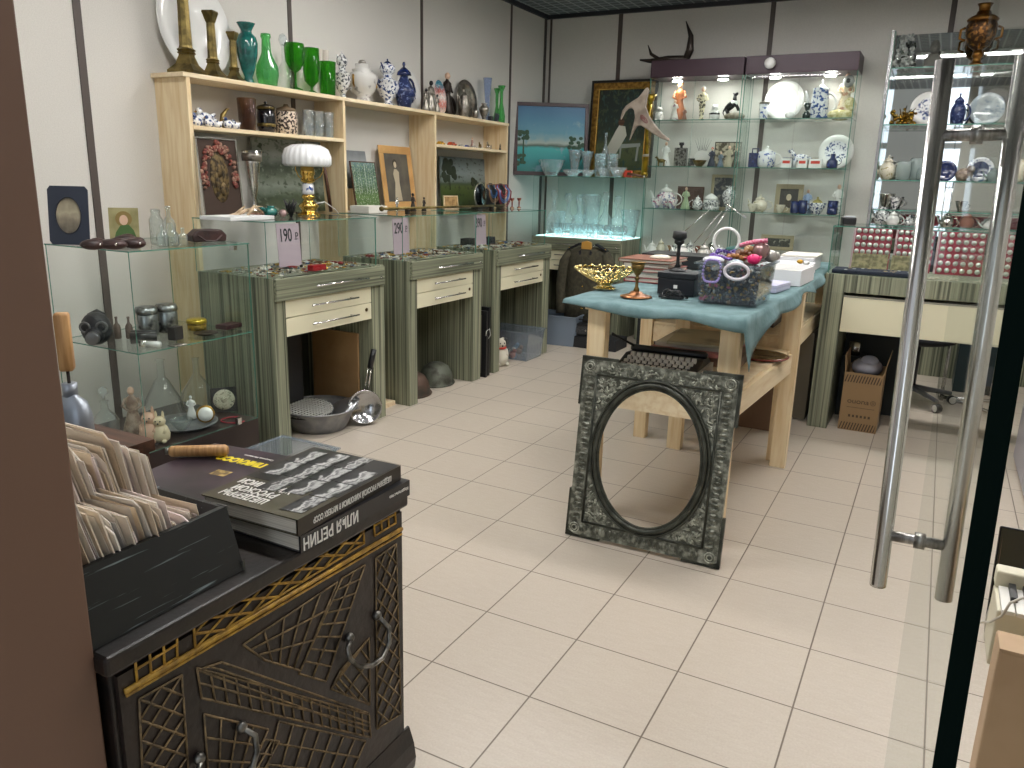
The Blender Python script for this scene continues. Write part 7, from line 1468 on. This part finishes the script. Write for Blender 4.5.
# right-hand wall: grey cabinet row with black knobs
gc = mat('grey_cabinet', '9C9AA2', .4); xk = onf = ray(1007, 428, z=0).x
t = thing('grey_cabinet', 'low light grey cabinet with black knobs along the right side', 'cabinet', (xk, 1.2, 0))
part('carcass', MB().bb(0, .5, .35, 2.0, 0, .90), gc, t, .003)
for y0 in (.36, .90, 1.44):
    d = part('door', MB().bb(-.016, -.001, y0, y0+.53, .03, .88), gc, t, .002)
    part('knob', MB().sph((-.035, y0+.06 if y0 < .5 else y0+.06, .42), .018, 10, 7).tube([(-.016, y0+.06, .42), (-.035, y0+.06, .42)], .007, 6), blackm, d)
# cardboard box with white bag, chair, glass leg under the coin counter
t = thing('cardboard_box', 'open tall cardboard box printed ouona under the coin counter', 'box', (.79, 3.28, .001))
cb = mat('kraft_card', '8E7350', .7); cbi = mat('kraft_inside', '9A7E5A', .7); pr = mat('kraft_print', '4A3A2A', .7)
BW, BD, BH = .215, .30, .36
part('body', MB().bb(0, BW, 0, .004, 0, BH).bb(0, BW, BD-.004, BD, 0, BH).bb(0, .004, .004, BD-.004, 0, BH).bb(BW-.004, BW, .004, BD-.004, 0, BH).bb(.004, BW-.004, .004, BD-.004, 0, .004), cb, t)
part('flap', MB().prism([(0, BH), (-.01, BH+.10), (-.006, BH+.10), (.004, BH)], BD-.02, 'xz', .01), cbi, t); part('flap', MB().prism([(BW, BH), (BW+.02, BH+.11), (BW+.016, BH+.11), (BW-.004, BH)], BD-.02, 'xz', .01), cbi, t)
text('ouona', .044, pr, t, 'printing', basis((.095, -.0006, .185), (1, 0, 0), (0, 0, 1)), squeeze=1.1, bold=.0002)
rg = MB(); rg.tube([(.178+.014*cos(a*PI/10), -.0006, .185+.014*sin(a*PI/10)) for a in range(20)], .0012, 4, closed=True); rg.tube([(.178+.006*cos(a*PI/6), -.0006, .185+.006*sin(a*PI/6)) for a in range(12)], .0012, 4, closed=True); rg.bb(.035, .19, -.0008, -.0001, .145, .1475)
for i in range(6): rg.bb(.05+i*.022, .062+i*.022, -.0008, -.0001, .085, .10)
part('printed_marks', rg, pr, t)
hz = MB()
for z0_ in (.005, .30):
    for i in range(13): hz.prism([(.004+i*.016, z0_), (.011+i*.016, z0_), (.023+i*.016 if i < 12 else .21, z0_+.045), (.016+i*.016, z0_+.045)], -.0006, 'xz', -.0001)
part('hatched_band', hz, pr, t)
rr = random.Random(3); bm = MB().sph((0, 0, 0), (.09, .12, .06), 14, 9).sph((.01, -.03, .04), (.055, .06, .04), 12, 8)
solo('plastic_bag', bm, glass('bag_film', 'D8DCE4', .8, .2, haze=.55, hazec='B0B0BC', edge=.3), 'crumpled clear plastic bag stuffed in the cardboard box', 'bag', (.90, 3.43, .375))
turned('metal_tin', 'small shiny tin can behind the plastic bag', 'tin', (.80, 3.66, .40), .07, .085, silver, [(1, 0), (1, 1)]); bx('dark box supporting the tin can under the counter', .735, .87, 3.60, 3.745, .001, .398, dark, 'dark_box', 'box')
t = thing('office_chair', 'black office chair on castors behind the coin counter', 'chair', (1.15, 4.25, 0)); seat = mat('black_fabric', '14161C', .8)
part('seat', MB().sph((0, 0, .46), (.25, .25, .05), 20, 8), seat, t); part('backrest', MB().box((0, .24, .78), (.42, .06, .5)), seat, t, .03); part('column', MB().tube([(0, 0, .08), (0, 0, .43)], .028, 10), blackm, t)
for i in range(5):
    a = i*2*PI/5-.9; lg = part('star_arm', MB().tube([(0, 0, .11), (.27*cos(a), .27*sin(a), .075)], [.022, .014], 8), mat('grey_plastic_arm', '6A6C70', .4), t)
    c = part('castor', MB().at((.28*cos(a), .28*sin(a), .03), (PI/2, 0, a)).lathe([(.01, -.5), (1, -.5), (1, .5), (.01, .5)], 16, w=.029, h=.04), blackm, t); part('castor_ring', MB().at((.28*cos(a), .28*sin(a), .03), (PI/2, 0, a)).lathe([(.6, -.5), (.85, -.5), (.85, .5), (.6, .5)], 16, w=.029, h=.044), whitep, c)
t = thing('steel_stand', 'slim steel stand on crossed feet behind the coin counter', 'stand', (1.35, 4.42, 0)); part('post', MB().tube([(0, 0, 0), (0, .03, .62)], .012, 8), chrome, t); part('foot', MB().tube([(-.02, 0, .02), (.35, .1, .02)], .012, 8), chrome, t); part('foot', MB().tube([(.0, .0, .03), (.3, -.25, .02)], .012, 8), chrome, t)
bx('dark blue-green storage box standing behind the steel stand', 1.42, 1.66, 4.76, 5.1, .001, .55, mat('petrol_board', '1E3034', .4), 'storage_box', 'box')
bx('brown carton seen between the handle bar and the door edge', 1.42, 1.60, 3.0, 3.3, .001, .50, mat('kraft_card'), 'carton', 'carton') if 0 else None
# ================================================================ things at the right edge, inside the door
p = ray(983, 622, z=.0); t = thing('lacquer_tray', 'black lacquer tray with painted brown bouquet leaning on the floor', 'tray', (1.50, 1.13, .002), rot=(-.25, 0, .02))
part('panel', MB().bb(0, .34, 0, .012, 0, .34), mat('black_lacquer', '141210', .25, coat=.4), t, .006); part('edge_line', MB().tube([(.012, -.001, .012), (.328, -.001, .012), (.328, -.001, .328), (.012, -.001, .328)], .0022, 5, closed=True), mat('worn_gilt_line', '6A4426', .5), t)
fl = MB(); rr = random.Random(5)
for i in range(16): fl.at((.19+rr.uniform(-.06, .06), -.001, .20+rr.uniform(-.06, .06)), (0, rr.uniform(0, 3), 0)).sph((0, 0, 0), (.026, .0012, .010), 8, 5)
part('painted_bouquet', fl.at(), mat('rust_paint', '8A4E26', .5, c2='C08A54', s=40), t)
t = thing('wood_panel', 'small dark wooden panel standing behind the lacquer tray', 'panel', (1.60, 1.30, .001), rot=(-.1, 0, 0)); part('board', MB().bb(0, .25, 0, .015, 0, .40), woodbrown, t, .003)
# keyboard on end, cream case and big carton close to the door
kp = ray(1001, 590, y=-.12)
t = thing('toy_piano', 'white toy keyboard with black keys standing near the door', 'keyboard', (kp.x, -.12, kp.z-.16)); cr_ = mat('ivory_plastic', 'D8D2BA', .4)
part('body', MB().bb(.0, .30, .0, .12, 0, .118), cr_, t, .004); part('back_ridge', MB().bb(0, .30, .10, .14, .1181, .155), cr_, t, .004)
for i in range(12): part('white_key', MB().bb(.006+i*.024, .028+i*.024, -.014, .095, .1185, .127), mat('key_white', 'E4E2DA', .3), t, .001)
for i in (0, 1, 3, 4, 5, 7, 8): part('black_key', MB().bb(.022+i*.024, .034+i*.024, .03, .095, .1275, .137), blackm, t, .001)
zb = kp.z-.16
t = thing('cream_carton', 'cream coloured open carton supporting the toy keyboard', 'carton', (kp.x-.01, -.19, 0)); part('body', MB().bb(.045, .40, .0, .26, 0.001, zb-.002), mat('cream_card', 'D0C490', .6), t, .004); part('tab', MB().bb(.05, .2, -.05, -.001, zb-.06, zb-.055), mat('cream_card'), t)
cp = ray(999, 650, y=-.42)
t = thing('brown_carton', 'tall plain brown carton at the door edge', 'carton', (cp.x, -.42, 0)); kraft2 = mat('plain_kraft', 'CDB090', .7, c2='C0A282', s=5)
part('body', MB().bb(0, .40, 0, .07, .001, cp.z), kraft2, t, .004); part('top_flap', MB().bb(0, .40, -.004, .04, cp.z+.001, cp.z+.005), kraft2, t)
wp = lambda x, y, yy: ray(x, y, y=yy)
solo('white_cable', MB().tube([wp(1040, 565, .0), wp(1024, 575, .0), wp(1005, 585, .0), wp(992, 602, .02), wp(986, 622, .05), wp(985, 640, .1)], .003, 8), mat('cable_white', 'C8C4B8', .5), 'thin white cable curling down from the toy keyboard', 'cable')
solo('white_cable', MB().tube([wp(1040, 600, -.10), wp(1022, 598, -.16), wp(1010, 603, -.17), wp(1002, 616, -.17), wp(990, 622, -.1), wp(975, 622, .1)], .0025, 8), mat('cable_white'), 'second cable loop lying over the cream carton', 'cable')
# ================================================================ glass door standing open
DX = 1.212
t = bpy.data.objects.new('door_1', None); COL.objects.link(t); TA = .022; t.location = (DX+TA*1.2, 0, 0); t.rotation_euler = (0, -TA, 0); t['kind'] = 'structure'
doorg = glass('door_glass', 'FAFCFB', .3); dedge = mat('door_glass_edge', '06120F', .7, ior=1.1)
gm_ = MB().bb(-.0042, .0042, -1.42, -.38, .012, 2.4); gm_.mi = [1, 1, 1, 0, 0, 0]
part('glass_panel', gm_, [doorg, dedge], t)
HB = Vector((DX, 0, 0)); hy = -.45
b0_ = ray(872, 583, y=hy); b1_ = ray(937, 598, y=hy)
hp = part('pull_handle', MB().tube([(b0_.x-DX, hy, b0_.z), (b0_.x-DX, hy, b0_.z+.004), (b0_.x-DX, hy, 1.60)], .0125, 24), mat('polished_bar', 'D2D0CC', .22, 1), t)
hp2 = part('pull_handle', MB().tube([(b1_.x-DX, hy, b1_.z), (b1_.x-DX, hy, 1.60)], .0125, 24), mat('polished_bar'), t)
zc = ray(916, 540, y=hy).z
for z_ in (zc, 1.50): part('handle_standoff', MB().tube([(b0_.x-DX, hy, z_), (b1_.x-DX, hy, z_)], .0085, 16).tube([(-.008, hy, z_), (.008, hy, z_)], .013, 18), steel, t)
# ================================================================ render look
SC.view_settings.view_transform = 'Standard'; SC.view_settings.look = 'None'; SC.view_settings.gamma = 1
SC.view_settings.use_curve_mapping = False; SC.view_settings.exposure = 0.82
SC.cycles.transparent_max_bounces = 48; SC.cycles.max_bounces = 8; SC.cycles.caustics_reflective = False; SC.cycles.caustics_refractive = False
SC.cycles.sample_clamp_indirect = 6
